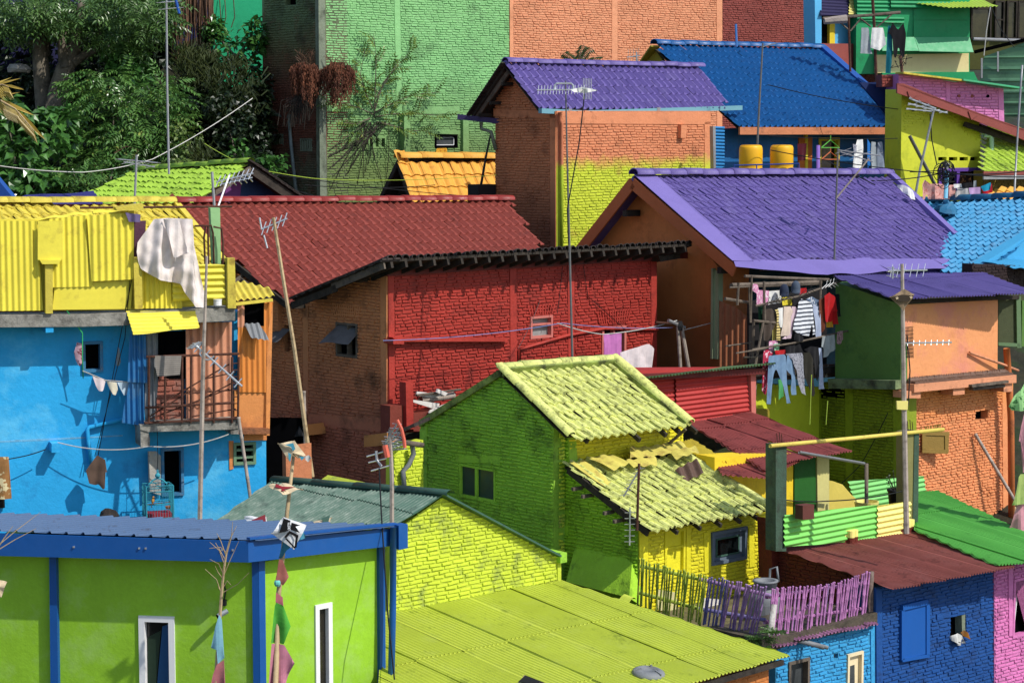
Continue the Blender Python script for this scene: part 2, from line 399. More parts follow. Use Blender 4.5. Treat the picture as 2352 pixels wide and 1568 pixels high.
def fronds(mb, spec, n, L, pairs, lw, ll, seed, shell=.5):
    R = random.Random(seed)
    for i in range(n):
        cx, cy, d, rx, ry, rd = spec[i % len(spec)]; p, o = blob(cx, cy, d, rx, ry, rd, R, shell)
        if noise.noise(p * 1.1 + Vector((seed, 0, 0))) < -.18: continue
        dr = Vector((o.x + R.gauss(0, .5), o.y * .9 - .25 + R.gauss(0, .5), R.gauss(-.1, .3))).normalized()
        nr = (Z + o * .6 + Vector((R.gauss(0, .3), R.gauss(0, .3), 0))).normalized(); nr = (nr - dr * nr.dot(dr)).normalized(); frond(mb, p, dr, nr, L * R.uniform(.7, 1.15), pairs, lw, ll, R)
def leaves(mb, spec, n, L, wd, seed, shell=.3, gap=-.15):
    R = random.Random(seed)
    for i in range(n):
        cx, cy, d, rx, ry, rd = spec[i % len(spec)]; p, o = blob(cx, cy, d, rx, ry, rd, R, shell)
        if noise.noise(p * 1.4 + Vector((seed, 0, 0))) < gap: continue
        dr = Vector((o.x + R.gauss(0, .7), o.y - .2 + R.gauss(0, .6), R.gauss(-.25, .5))).normalized(); nr = (Z * .8 + o + Vector((R.gauss(0, .5), R.gauss(0, .5), R.gauss(0, .3)))).normalized()
        nr = (nr - dr * nr.dot(dr)).normalized(); leaf(mb, p, dr, nr, L * R.uniform(.6, 1.2), wd * R.uniform(.7, 1.2))
# ================================================================== materials of the place
M_limegreen = paint('lime_green_plaster', (140, 200, 20), var=.13, bump=.10, bs=25, streak=.12, rough=.55, fade=.25)
M_blue = paint('royal_blue_metal', (4, 82, 168), var=.08, bump=.03, rough=.45, spec=.4)
M_blueroof = paint('blue_sheet_roof', (62, 94, 136), var=.08, bump=.03, rough=.5, dirt=(40, 40, 55), amt=.12, ds=5)
M_white = paint('white_frame', (225, 225, 225), var=.06, bump=.02, rough=.4, dirt=(140, 130, 120), amt=.1)
M_glass = glass('dark_glass'); M_glassg = glass('green_glass', (26, 72, 64), .3); M_glassgrey = glass('grey_glass', (70, 75, 78), .25)
M_dark = plain('dark_inside', (9, 9, 11), .95, spec=.0)  # near black; panels in openings paint the darkness of unlit rooms with it
M_teal = paint('teal_sheet_roof', (58, 98, 82), var=.12, bump=.04, rough=.5, dirt=(40, 50, 50), amt=.15, ds=3)
M_yelbrick = paint('yellow_brick_paint', (202, 220, 34), var=.16, bump=.25, bs=28, dirt=(40, 70, 80), amt=.26, ds=1.6)
M_limeroof = paint('lime_sheet_roof', (190, 204, 48), var=.08, bump=.05, rough=.55, dirt=(120, 140, 34), amt=.16, ds=2.6, fade=.1, second=(92, 98, 36), s2=(.7, .73, 11.))
M_greenbrick = paint('green_brick_paint', (150, 214, 40), var=.18, bump=.3, bs=25, dirt=(20, 50, 20), amt=.3, ds=1.8, second=(200, 215, 60), s2=(.66, .7, 1.5))
M_limebrick = paint('lean_to_brick_paint', (160, 220, 24), var=.16, bump=.3, bs=25, dirt=(25, 60, 15), amt=.25, ds=1.6)
M_yellow = paint('bright_yellow_paint', (235, 222, 8), var=.12, bump=.25, bs=25, dirt=(120, 110, 10), amt=.22, ds=2.2)
M_limetile = paint('lime_tile', (212, 218, 110), var=.16, bump=.25, bs=40, dirt=(84, 88, 48), amt=.34, ds=7., second=(120, 124, 66), s2=(.56, .72, 13.), rough=.8)
M_moss = paint('mossy_concrete', (150, 170, 70), var=.3, bump=.35, bs=30, dirt=(45, 45, 35), amt=.6, ds=3, rough=.85)
M_wood = paint('weathered_wood', (112, 98, 84), var=.3, bump=.3, bs=40, dirt=(40, 36, 32), amt=.4, ds=4, rough=.85)
M_dwood = paint('dark_old_wood', (62, 54, 46), var=.35, bump=.3, bs=40, dirt=(18, 16, 14), amt=.4, ds=4, rough=.9)
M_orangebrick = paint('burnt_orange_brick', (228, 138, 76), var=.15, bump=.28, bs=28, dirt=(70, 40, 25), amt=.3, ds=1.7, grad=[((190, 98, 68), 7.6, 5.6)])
M_redbrick = paint('red_brick_paint', (184, 46, 34), var=.15, bump=.28, bs=28, dirt=(90, 25, 20), amt=.25, ds=1.9)
M_redtile = paint('red_brown_tile', (148, 60, 48), var=.09, bump=.10, bs=40, dirt=(80, 40, 35), amt=.16, ds=2.5, rough=.55)
M_redcap = paint('red_ridge_tile', (158, 44, 38), var=.12, bump=.15, rough=.42, dirt=(90, 40, 38), amt=.2)
M_oldtile = paint('blackened_tile', (62, 52, 48), var=.4, bump=.4, bs=35, dirt=(16, 14, 13), amt=.5, ds=5, second=(150, 165, 175), s2=(.66, .7, 5), rough=.8)
M_yeltile = paint('yellow_tile', (212, 190, 48), var=.14, bump=.2, dirt=(130, 95, 30), amt=.3, ds=3)
M_concrete = paint('rough_concrete', (150, 146, 136), var=.25, bump=.5, bs=22, dirt=(60, 56, 50), amt=.5, ds=4, rough=.9)
M_soil = paint('dark_soil', (50, 42, 32), var=.4, bump=.5, bs=14, dirt=(22, 24, 14), amt=.5, ds=1.5, rough=.95)
M_rust = paint('rusty_iron', (92, 52, 38), var=.35, bump=.4, bs=60, dirt=(45, 28, 24), amt=.4, ds=6, rough=.85)
M_alu = plain('aluminium', (200, 202, 205), .38, .75); M_galv = plain('galvanised_pipe', (150, 152, 155), .5, .5)
M_bamboo = paint('dry_bamboo', (186, 158, 112), var=.2, bump=.1, dirt=(110, 85, 55), amt=.35, ds=6)
M_greybam = paint('grey_bamboo', (168, 152, 138), var=.2, bump=.1, dirt=(90, 80, 72), amt=.35, ds=6)
M_wire = plain('black_cable', (28, 28, 30), .6); M_cord = plain('pale_cord', (190, 188, 180), .8)
# ================================================================== the front house: lime green walls, blue roof
pc = P(592, 1295, 30); wl, wr = VPo(pc, -8), VPo(pc, 43)
H = T('green_house', 'lime green house with royal blue eaves and posts at the bottom left', 'house', P(592, 1640, 30))
rl = RU(wl, 319, 1412, 405, 1660); rr = RU(wr, 722, 1389, 763, 1660)
wallpart(H, wl, [(-70, 1262), (592, 1292), (592, 1660), (-70, 1660)], M_limegreen, [rl], depth=2.2)
wallpart(H, wr, [(592, 1292), (878, 1240), (878, 1660), (592, 1660)], M_limegreen, [rr], depth=2.2)
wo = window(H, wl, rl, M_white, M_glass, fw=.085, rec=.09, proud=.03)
add('curtain', MB().slab(wl, wl.uvs([(370, 1440), (392, 1432), (394, 1660), (350, 1660)]), (), -.085, -.06), paint('blue_painted_reflection', (14, 74, 128), bump=.02), wo); add('curtain', MB().slab(wl, wl.uvs([(336, 1465), (366, 1450), (348, 1660), (335, 1660)]), (), -.085, -.065), paint('dark_green_painted_reflection', (26, 50, 32), bump=.02), wo)  # blue and dark green slabs imitate reflections in the pane; no cloth hangs there
window(H, wr, rr, M_white, glass('brown_glass', (48, 44, 32), .15), fw=.07, rec=.06, proud=.03)
for a, b, c in ((119, 137, wl),):
    add('post', MB().strip(wl, [(118, 1268), (134, 1268), (140, 1660), (122, 1660)], -.05, .09), M_blue, H)
add('post', MB().box(wl, wl.uv(582, 1400)[0], .02, -2.6, .1, -.03, .05).box(wr, -.02, wr.uv(605, 1400)[0], -2.6, .1, -.03, .05), M_blue, H)
add('post', MB().box(wr, wr.uv(866, 1400)[0], wr.uv(879, 1400)[0], -2.6, .22, -.1, .06), M_blue, H)
fl, fr = wl.off(.36), wr.off(.2)
# corner where the two fascias meet
def meet(A, B):
    d = B.o - A.o; a, b = A.u, B.u; den = a.x * b.y - a.y * b.x; t = (d.x * b.y - d.y * b.x) / den; return A.o + a * t
Kc = meet(fl, fr); kx = proj(Kc)[0]
zt, zb = fl.hit(kx, 1243).z, fl.hit(kx, 1291).z
ua = fl.loc(Kc)[0]; ub = fr.loc(Kc)[0]; za = fl.hit(0, 1224).z; zb0 = fl.hit(0, 1276).z; ul = fl.uv(-70, 1250)[0]
kk = (zt - za) / (ua - fl.uv(0, 1250)[0])
mb = MB().slab(fl, [(ul, zb0 - fl.o.z), (ua, zb - fl.o.z), (ua, zt - fl.o.z), (ul, za - fl.o.z)], (), -.03, 0)
ur = fr.uv(910, 1240)[0]; mb.slab(fr, [(ub, zb - fr.o.z), (ur, fr.uv(910, 1252)[1]), (ur, fr.uv(910, 1212)[1]), (ub, zt - fr.o.z)], (), -.03, 0)
add('fascia', mb, M_blue, H)
sc = MB()
for x in (170, 320, 335, 510, 655 - 120):
    a, b = fl.uv(x, 1252 + x * .02); sc.box(fl, a - .012, a + .012, b - .01, b + .014, 0, .018)
add('rivet', sc, M_alu, H)
A0 = fl.hit(0, 1222) + Z * .01; A1 = Vector((Kc.x, Kc.y, zt + .01)); A2 = fr.hit(908, 1210) + Z * .02
vv = (A2 - A1).normalized(); uu = (A1 - A0); uu = (uu - vv * uu.dot(vv)).normalized(); pr = Pl(A1, uu, vv)
poly = [pr.uv(*p) for p in ((-120, 1217), (0, 1220), (595, 1241), (912, 1208.5), (880, 1206), (0, 1180), (-120, 1176))]
rf = add('roof', sheet(MB(), pr, poly, per=.185, amp=.03, seg=18, sw=40, prof=TRAP, dent=.006), M_blueroof, H)
add('drip_edge', MB().beam(A1 + Z * .03, A2 + Z * .03, .08, .03), M_blue, rf)
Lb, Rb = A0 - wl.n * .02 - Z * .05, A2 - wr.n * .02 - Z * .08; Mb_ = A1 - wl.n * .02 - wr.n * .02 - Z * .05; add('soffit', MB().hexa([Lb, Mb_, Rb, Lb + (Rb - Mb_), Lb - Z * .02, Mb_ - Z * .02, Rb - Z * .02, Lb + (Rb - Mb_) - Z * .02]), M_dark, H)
t = T('drainpipe', 'thick blue drainpipe standing at the right end of the green front house', 'pipe', fr.hit(893, 1640))
add('pipe', MB().tube([fr.hit(896, 1208) + fr.n * .07, fr.hit(895, 1400) + fr.n * .07, fr.hit(889, 1660) + fr.n * .07], .05, 10), M_blue, t, True)
add('bracket', MB().box(fr, ur - .06, ur + .11, fr.uv(908, 1250)[1] - .05, fr.uv(908, 1212)[1] + .06, -.02, .13), M_blue, t)
q = P(905, 1450, 31.2)
# camera on the wall
t = T('security_camera', 'small white security camera on the green wall, black cable above', 'camera', wl.hit(*Q(3, 0, 2010, 930)))
a, b = wl.uv(*Q(3, 0, 2015, 925)); o_ = wl.W(a, b, .05)
add('body', MB().tube([o_ + wl.u * .06 + wl.n * .04 + Z * .03, o_ - wl.u * .05 + wl.n * .12 - Z * .03], .035, 10), M_white, t, True)
add('lens', MB().tube([o_ - wl.u * .05 + wl.n * .12 - Z * .03, o_ - wl.u * .065 + wl.n * .13 - Z * .037], .028, 10), M_dark, t, True)
add('junction_box', MB().box(wl, a - .05, a + .03, b + .09, b + .17, 0, .06), M_wire, t)
add('cable', MB().tube([wl.W(a, b + .16, .03), wl.W(a + .02, b + .3, .02), wl.W(a - .01, b + .42, .03)], .012, 5), M_wire, t)
# ================================================================== the teal roofed house with the yellow brick gable
gy = VP(1285, 1300, 36.6, 42)
H = T('yellow_gable_house', 'small house with teal corrugated roof and yellow brick gable', 'house', gy.hit(1090, 1440))
wallpart(H, gy, [(897, 1226), (1015, 1142), (1285, 1277), (1285, 1350), (890, 1405)], M_yelbrick, depth=3., brick=dict(ch=.066, bl=.25, joint=.02, relief=.02, jit=.008, seed=3), extra=[[(1279, 1277), (1287, 1281), (1287, 1350), (1279, 1350)]])
add('corner_block', MB().strip(gy, [(1278, 1268), (1293, 1266), (1293, 1288), (1278, 1291)], -.3, .1), M_greenbrick, H)
vp = gy.off(.13); A, E = vp.hit(1018, 1135), vp.hit(906, 1209); pm = RP2(A, E, -48); pmv = pm.uvs([(629, 1105), (1019, 1136), (905, 1210), (640, 1206), (490, 1206)])
jv = [pm.uv(800, 1135)[1] - .15]
rf = add('roof', sheet(MB(), pm, pmv, per=.078, amp=.01, joints=jv, sw=.8, seed=4, step=.02, jj=.02), M_teal, H)
add('ridge_cap', caps(MB(), pm.hit(629, 1104) + Z * .03, A + Z * .03 + gy.n * .05, .1, .9, seg=9, flat=.6), M_teal, rf, True)
E2 = vp.hit(1290, 1279); dn = (E2 - A); bk = (pm.hit(640, 1106) - A)
add('roof', MB().hexa([A, E2, E2 + bk, A + bk, A + Z * .035, E2 + Z * .035, E2 + bk + Z * .035, A + bk + Z * .035]), M_teal, H)
# ================================================================== the big lime corrugated roof in the foreground
pn = RP(1288, 1338, 36.5, 42, 7); H = T('corrugated_shed', 'low shed with a wide lime corrugated roof in the foreground', 'shed', pn.hit(1500, 1560) - Z * 2)
pnv = pn.uvs([(884, 1392), (1290, 1336), (1814, 1507), (1552, 1583), (1300, 1640), (870, 1640)])
j1, j2 = pn.uv(1240, 1460)[1], pn.uv(1590, 1506)[1]
add('roof', sheet(MB(), pn, pnv, per=.085, amp=.0115, joints=[j1, j2, j2 - 1.5], sw=.9, seed=8, step=.016, jj=.03, dent=.012, lift=.005), M_limeroof, H)
we = RP(1288, 1338, 36.5, 42, 7); e0, e1 = pn.hit(1806, 1512), pn.hit(1545, 1588)
wn = VPo(e0 - pn.u * .25 + Vector((-.669, .743, 0)) * .18 - Z * .06, 42)
o = wn.loc(e1); M_or2 = paint('orange_plank_paint', (205, 115, 45), var=.2, bump=.25, bs=25, dirt=(90, 50, 20), amt=.3)
add('wall', bricks(MB().slab(wn, [(o[0] - 1, -1.6), (.05, -1.6), (.05, 0), (o[0] - 1, 0)], (), -1.5, 0), wn, [(o[0] - 1, -1.6), (.05, -1.6), (.05, -.02), (o[0] - 1, -.02)], (), ch=.066, relief=.01, seed=5), M_or2, H)
add('eave_beam', MB().beam(e1 - Z * .07 + Vector((-.05, .06, 0)), e0 - Z * .07 + Vector((-.05, .06, 0)), .06, .08), M_dwood, H)
g0 = pn.hit(900, 1552)
add('fascia', MB().beam(pn.hit(880, 1535) - Z * .06, pn.hit(1000, 1600) - Z * .06, .05, .1), M_dwood, H)
# tank lid on it
lo = pn.hit(1489, 1551) + pn.n * .02
t = T('tank_lid', 'round grey plastic tank lid lying on the lime corrugated roof', 'lid', lo)
M_greypl = paint('grey_plastic', (118, 122, 126), var=.1, bump=.04, dirt=(80, 78, 74), amt=.2)
add('disc', MB().lathe(lo, [(.0, .075), (.08, .075), (.085, .085), (.13, .078), (.135, .088), (.2, .07), (.235, .05), (.25, .02), (.25, 0)], 32, pn.n), M_greypl, t, True)
for k in range(3):
    f = 2.1 * k + .6; d = pn.u * math.cos(f) + pn.v * math.sin(f); add('rib', MB().beam(lo + d * .12 + pn.n * .09, lo + d * .24 + pn.n * .06, .02, .035, pn.n), M_greypl, t)
# roof flotsam on the shed
mb = MB(); c0 = pn.hit(*Q(3, 2, 1010, 845)) + pn.n * .02
for i in range(6):
    pass
tp = Pl(c0, pn.u, pn.v)
sheet(mb, tp.off(.02), [(-.17, -.12), (.16, -.1), (.2, .1), (-.12, .13)], per=.36, amp=.06, sw=9, dent=.01); solo('roof_tile', mb, M_limeroof, 'loose curved tile lying where the lime roof meets the slope', 'tile')
# ================================================================== green tiled house in the middle
g = VP(1273, 1100, 39, -48); s = g.off(-.3); c2 = s.hit(1304, 1030); rw2 = VPo(c2, 42); c3 = s.hit(1467, 1230); yw = VPo(c3, 42)
H = T('green_brick_house', 'green brick house with mossy lime tile roofs and a lean-to', 'house', g.hit(1200, 1400)); HG = H
hw = RU(g, 1057, 1063, 1140, 1154)
wallpart(H, g, [(966, 968), (1150, 858), (1273, 983), (1273, 1380), (966, 1330)], M_greenbrick, [hw], th=.28, depth=1.2, brick=dict(ch=.067, bl=.245, joint=.026, relief=.036, jit=.011, seed=7),
         extra=[[(1049, 1044), (1150, 1046), (1150, 1063), (1049, 1061)], [(966, 985), (982, 975), (984, 1330), (966, 1330)]])
window(H, g, hw, M_greenbrick, M_glassg, fw=.045, rec=.03, proud=.03, mv=(.47,), thin=.035)
add('brick_quoin', bricks(MB(), Pl(g.W(0, 0, -.13), U(42), Z), [(-.02, g.uv(1273, 1290)[1]), (.13, g.uv(1273, 1290)[1]), (.13, g.uv(1273, 975)[1]), (-.02, g.uv(1273, 975)[1])], ch=.067, bl=.3, joint=.02, relief=.02, jit=.012, seed=2, miss=.12), M_yelbrick, H)
wallpart(H, s, [(1255, 1040), (1304, 1000), (1310, 1082), (1467, 1214), (1467, 1425), (1255, 1360)], M_limebrick, th=.2, brick=dict(ch=.067, bl=.245, joint=.026, relief=.036, jit=.011, seed=9), extra=[[(1288, 1170), (1308, 1172), (1306, 1230), (1290, 1226)]])
wallpart(H, rw2, [(1304, 992), (1570, 960), (1570, 1110), (1304, 1140)], M_yellow, th=.2, depth=2.4, brick=dict(ch=.067, bl=.245, joint=.022, relief=.022, jit=.009, seed=10))
hd = RU(yw, 1526, 1219, 1572, 1320); hv = RU(yw, 1632, 1222, 1712, 1282)
wallpart(H, yw, [(1467, 1216), (1762, 1172), (1762, 1360), (1467, 1425)], M_yellow, [hd, hv], th=.2, depth=2.2, brick=dict(ch=.067, bl=.24, joint=.022, relief=.018, jit=.009, seed=12),
         extra=[[(1467, 1216), (1487, 1214), (1487, 1400), (1467, 1405)], [(1575, 1212), (1585, 1211), (1585, 1340), (1575, 1340)], [(1615, 1222), (1630, 1220), (1632, 1310), (1617, 1312)], [(1718, 1212), (1730, 1211), (1732, 1300), (1720, 1302)]])
dw = window(H, yw, hd, M_yellow, M_yellow, fw=.05, rec=.05, proud=.025, name='door', mh=(.62,)); 
hvo = [(a, b) for a, b in hv]; M_greyblue = paint('slate_blue_wood', (92, 108, 126), var=.1, bump=.15, dirt=(60, 66, 76), amt=.2)
f1 = window(H, yw, hv, M_greyblue, M_greyblue, fw=.06, rec=.03, proud=.05)
iv = [(hv[0][0] + .19, hv[0][1] + .15), (hv[2][0] - .19, hv[2][1] - .17)]
add('pane', MB().box(yw, iv[0][0], iv[1][0], iv[0][1], iv[1][1], -.03, -.012), M_glass, f1)
add('inner_frame', MB().box(yw, iv[0][0] - .03, iv[1][0] + .03, iv[1][1], iv[1][1] + .03, -.03, 0).box(yw, iv[0][0] - .03, iv[1][0] + .03, iv[0][1] - .03, iv[0][1], -.03, 0).box(yw, iv[1][0], iv[1][0] + .03, iv[0][1], iv[1][1], -.03, 0).box(yw, iv[0][0] - .03, iv[0][0], iv[0][1], iv[1][1], -.03, 0), M_teal, f1)
# upper roof
vv = g.off(.1); A, E = vv.hit(1150, 850), vv.hit(1312, 1002); pu = RP2(A, E, 42)
uq = pu.uvs([(1152, 850), (1412, 831), (1585, 977), (1312, 1004)]); 
rf = add('roof', tiles(MB(), pu, uq, w=.215, l=.27, amp=.05, step=.032, jit=1.6, seed=4, prof=WAVE), M_limetile, H)
add('ridge_cap', caps(MB(), A + Z * .06, pu.hit(1412, 830) + Z * .06, .11, .42, 3), M_limetile, rf, True)
add('ridge_mortar', MB().beam(A + Z * .02 - pu.v * .1, pu.hit(1412, 830) + Z * .02 - pu.v * .1, .05, .18, pu.n), M_moss, rf)
add('verge_cap', caps(MB(), E + pu.n * .03, A + pu.n * .07, .1, .45, 4), M_limetile, rf, True)
B1, B2 = pu.hit(1412, 832), pu.hit(1584, 976)
add('verge_cap', caps(MB(), B2 + pu.n * .06, B1 + pu.n * .1, .1, .45, 5), M_limetile, rf, True)
add('verge_mortar', MB().beam(B1 - pu.u * .1 + pu.n * .02, B2 - pu.u * .1 + pu.n * .02, .06, .12, pu.n), M_moss, rf)
E3 = vv.hit(962, 968); bk = -g.n * 3
add('roof', MB().hexa([A - Z * .1, E3 - Z * .1, E3 + bk - Z * .1, A + bk - Z * .1, A + Z * .03, E3 + Z * .03, E3 + bk + Z * .03, A + bk + Z * .03]), M_moss, H)
add('roof_underside', MB().slab(pu.off(-.08), [(a * .98, b + .12) for a, b in uq], (), -.02, 0), M_dwood, H)
mb = MB()
for i, x in enumerate((1345, 1520, 1455, 1555, 1590)):
    p = pu.hit(x, 998 - (x - 1310) * .1) - pu.n * .1; add('rafter', MB().beam(p + pu.v * .5, p - pu.v * (.12 + .06 * (i % 3)), .06, .08, pu.n), M_dwood, H)
p = rw2.hit(1535, 1035) + rw2.n * .05
add('brace', MB().beam(rw2.hit(1510, 1040) + rw2.n * .02, pu.hit(1575, 975) - Z * .08, .05, .05), M_wood, H)
# lower roof
vv = s.off(.16); A, E = vv.hit(1307, 1072), vv.hit(1491, 1217); pl_ = RP2(A, E, 42)
lq = pl_.uvs([(1307, 1070), (1562, 1038), (1782, 1170), (1491, 1219)])
rf = add('roof', tiles(MB(), pl_, lq, w=.205, l=.265, amp=.05, step=.034, jit=1.7, seed=14, prof=WAVE), M_limetile, H)
add('roof_underside', MB().slab(pl_.off(-.07), [(a, b + .1) for a, b in lq], (), -.02, 0), M_dwood, H)
add('verge_board', MB().beam(A - pl_.n * .06, E - pl_.n * .06, .05, .12, pl_.n), M_dwood, H)
add('eave_tiles', caps(MB(), pl_.hit(1781, 1172) + Z * .02, pl_.hit(1570, 1045) + Z * .03, .1, .4, 6), M_limetile, rf, True)
for i, (x, y) in enumerate(((1330, 1108), (1352, 1125), (1402, 1163), (1425, 1182))):
    p = vv.hit(x, y) - pl_.n * .12; add('batten_end', MB().beam(p - g.n * .2, p + g.n * .12, .05, .06), M_wood, H)
for i, (x, y) in enumerate(((1555, 1208), (1608, 1199), (1655, 1192), (1700, 1184), (1740, 1177))):
    p = pl_.hit(x, y) - pl_.n * .1; add('rafter', MB().beam(p + pl_.v * .4, p - pl_.v * .06, .05, .07, pl_.n), M_dwood, H)
# plaster slope against the lean-to
bt = RPo(s.hit(1310, 1350) + s.n * .5, -48, 58)
add('plaster_slope', MB().slab(bt, bt.uvs([(1322, 1250), (1415, 1262), (1452, 1292), (1445, 1372), (1300, 1335)]), (), -.3, 0), M_limebrick, H)
# rusted sheets thrown on the lean-to roof
M_yrust = paint('yellow_rust_sheet', (205, 190, 70), var=.2, bump=.1, dirt=(120, 75, 40), amt=.36, ds=4, rough=.7)
labs = ['big curled yellow sheet at the left end of the lean-to roof top', 'torn yellow sheet with rusty edges below the upper green house wall', 'short bent yellow sheet in the middle of the lean-to roof top', 'yellow flashing sheet against the lit brick wall above the lean-to', 'bent yellow sheet near the right end of the lean-to roof top']
for i, (pp, tw) in enumerate(zip(([(1305, 1072), (1345, 1060), (1402, 1110), (1383, 1122)], [(1345, 1066), (1400, 1058), (1440, 1085), (1405, 1100)], [(1432, 1072), (1500, 1062), (1505, 1082), (1450, 1090)], [(1440, 1045), (1560, 1030), (1575, 1052), (1440, 1070)], [(1535, 1062), (1590, 1050), (1600, 1068), (1548, 1080)]), (.5, -.3, .2, .4, -.5))):
    tp = RPo(pl_.hit(*pp[0]) + pl_.n * (.09 + .03 * i), 42 + 10 * tw, 22 + 9 * tw); q = [tp.loc(pl_.hit(*p)) for p in pp]
    solo('metal_sheet', sheet(MB(), tp, q, per=.3, amp=.02, sw=9, dent=.05, seed=30 + i), M_yrust, labs[i], 'metal sheet', 'rusty sheets on the lean-to roof')
M_brsheet = paint('brown_rust', (95, 68, 55), var=.3, bump=.2, dirt=(50, 35, 30), amt=.4)
tp = RPo(pl_.hit(1545, 1080) + pl_.n * .12, 20, 40)
solo('metal_sheet', sheet(MB(), tp, [tp.loc(pl_.hit(*p)) for p in ((1548, 1085), (1590, 1075), (1612, 1098), (1572, 1105))], per=.2, amp=.03, sw=9, dent=.06, seed=41), M_brsheet, 'dark brown rusted sheet on the lean-to tiles', 'metal sheet', 'rusty sheets on the lean-to roof')
# ================================================================== red house
c = P(890, 640, 43); ow, rw = VPo(c, -48), VPo(c, 42)
H = T('red_brick_house', 'house with a red brick front and burnt orange brick side wall', 'house', ow.hit(890, 1140))
h1 = RU(ow, 773, 738, 823, 823); h2 = RU(ow, 652, 745, 668, 808)
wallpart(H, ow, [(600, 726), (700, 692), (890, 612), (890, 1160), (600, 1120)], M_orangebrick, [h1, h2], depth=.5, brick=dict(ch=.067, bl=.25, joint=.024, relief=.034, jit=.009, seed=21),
         extra=[[(697, 702), (709, 699), (710, 965), (698, 960)], [(875, 632), (890, 625), (890, 1120), (877, 1120)], [(706, 950), (890, 960), (890, 992), (706, 975)]])
w1 = window(H, ow, h1, M_wood, M_dark, fw=.05, rec=.1, proud=.03, mv=(.55,)); opening(H, ow, h2, M_dark, name='window')
ar = MB(); a0, b0 = ow.uv(772, 733)[0], ow.uv(823, 733)[1]; a1 = ow.uv(824, 733)[0]
for i in range(13):
    t = i / 12; x = a0 + (a1 - a0) * t; k = (t - .5) * .14
    W = ow.W; ar.hexa([W(x - .016, b0 + .02, 0), W(x + .016, b0 + .02, 0), W(x + .018 + k, b0 + .27, 0), W(x - .018 + k, b0 + .27, 0), W(x - .016, b0 + .02, .03), W(x + .016, b0 + .02, .03), W(x + .018 + k, b0 + .27, .03), W(x - .018 + k, b0 + .27, .03)])
add('brick_arch', ar, M_orangebrick, H)
aw = RPo(ow.hit(772, 748) + ow.n * .03, -40, 38)
M_zinc = paint('grey_zinc', (112, 110, 110), var=.18, bump=.08, dirt=(80, 62, 52), amt=.3, metal=.2)
add('window_awning', sheet(MB(), aw, [(-.08, -.52), (.72, -.45), (.74, .02), (.1, .05)], per=.9, amp=.03, sw=9, dent=.03), M_zinc, H)
add('window_awning', MB().slab(RPo(ow.hit(640, 752) + ow.n * .03, -48, 40), [(-.05, -.45), (.4, -.4), (.45, 0), (0, 0)], (), -.01, 0), M_zinc, H)
h3 = RU(rw, 1217, 727, 1268, 774); h4 = RU(rw, 1381, 752, 1436, 842)
wallpart(H, rw, [(890, 618), (1507, 590), (1507, 900), (890, 1000)], M_redbrick, [h3, h4], depth=.5, brick=dict(ch=.067, bl=.25, joint=.02, relief=.024, jit=.008, seed=22),
         extra=[[(890, 618), (904, 618), (906, 930), (893, 932)], [(1170, 610), (1185, 609), (1186, 860), (1171, 862)], [(1494, 600), (1507, 599), (1507, 880), (1495, 880)], [(1303, 603), (1318, 602), (1318, 850), (1304, 850)]])
M_redfr = paint('faded_red_frame', (206, 104, 92), var=.12, bump=.1)
window(H, rw, h3, M_redfr, glass('pale_glass', (150, 154, 152), .3), fw=.05, rec=.1, proud=.03, mh=(.62,)); window(H, rw, h4, M_redfr, M_glass, fw=.06, rec=.1, proud=.035, mv=(.5,))
for (x0, x1, y, n_) in ((1217, 1266, 722, 10), (1376, 1440, 742, 14)):
    ar = MB(); a0, b0 = rw.uv(x0, y); a1 = rw.uv(x1, y)[0]
    for i in range(n_):
        t = i / (n_ - 1); x = a0 + (a1 - a0) * t; k = (t - .5) * .16; W = rw.W; hh = .2 if n_ < 12 else .26
        ar.hexa([W(x - .016, b0 - .01, 0), W(x + .016, b0 - .01, 0), W(x + .018 + k, b0 + hh, 0), W(x - .018 + k, b0 + hh, 0), W(x - .016, b0 - .01, .032), W(x + .016, b0 - .01, .032), W(x + .018 + k, b0 + hh, .032), W(x - .018 + k, b0 + hh, .032)])
    add('brick_arch', ar, M_redbrick, H)
add('ledge', MB().strip(rw, [(890, 773), (1160, 775), (1150, 783), (900, 783)], -.05, .16).strip(rw, [(885, 778), (910, 778), (910, 788), (885, 788)], -.05, .25), M_redbrick, H)
add('pipe', MB().tube([rw.hit(1507, 756) + rw.n * .05, rw.hit(1385, 754) + rw.n * .05, rw.hit(1300, 770) + rw.n * .05, rw.hit(1205, 796) + rw.n * .05, rw.hit(1190, 803) + rw.n * .05, rw.hit(1189, 880) + rw.n * .05], .035, 8), M_redbrick, H, True)
add('beam', MB().strip(rw, [(885, 618), (1585, 578), (1585, 592), (885, 634)], .0, .07), paint('dark_red_beam', (110, 32, 30), var=.2, bump=.2, dirt=(50, 25, 25), amt=.3), H)
add('corbel', MB().strip(rw, [(1490, 586), (1540, 582), (1540, 592), (1495, 600)], -.1, .3), M_dwood, H)
ef, vf = rw.off(.6), ow.off(.3)
L0 = ef.hit(885, 602); R0 = ef.hit(1589, 565); Bv = vf.hit(658, 693); Vf = vf.hit(868, 606); dv = Bv - Vf
up = Z * .055
add('roof', MB().hexa([L0, R0, R0 + dv, L0 + dv, L0 + up, R0 + up, R0 + dv + up, L0 + dv + up]), M_dwood, H); HR = H
mb = MB(); n_ = 44; R5 = random.Random(5)
for i in range(n_):
    p = L0.lerp(R0, (i + .5) / n_) + up * R5.uniform(1.0, 1.25); d = dv.normalized(); caps(mb, p - d * R5.uniform(.02, .07), p + d * .5, .075 * R5.uniform(.85, 1.15), .6, i, 6, .8)
add('eave_tiles', mb, M_oldtile, H)
mb = MB(); n_ = 11; sd = (R0 - L0).normalized()
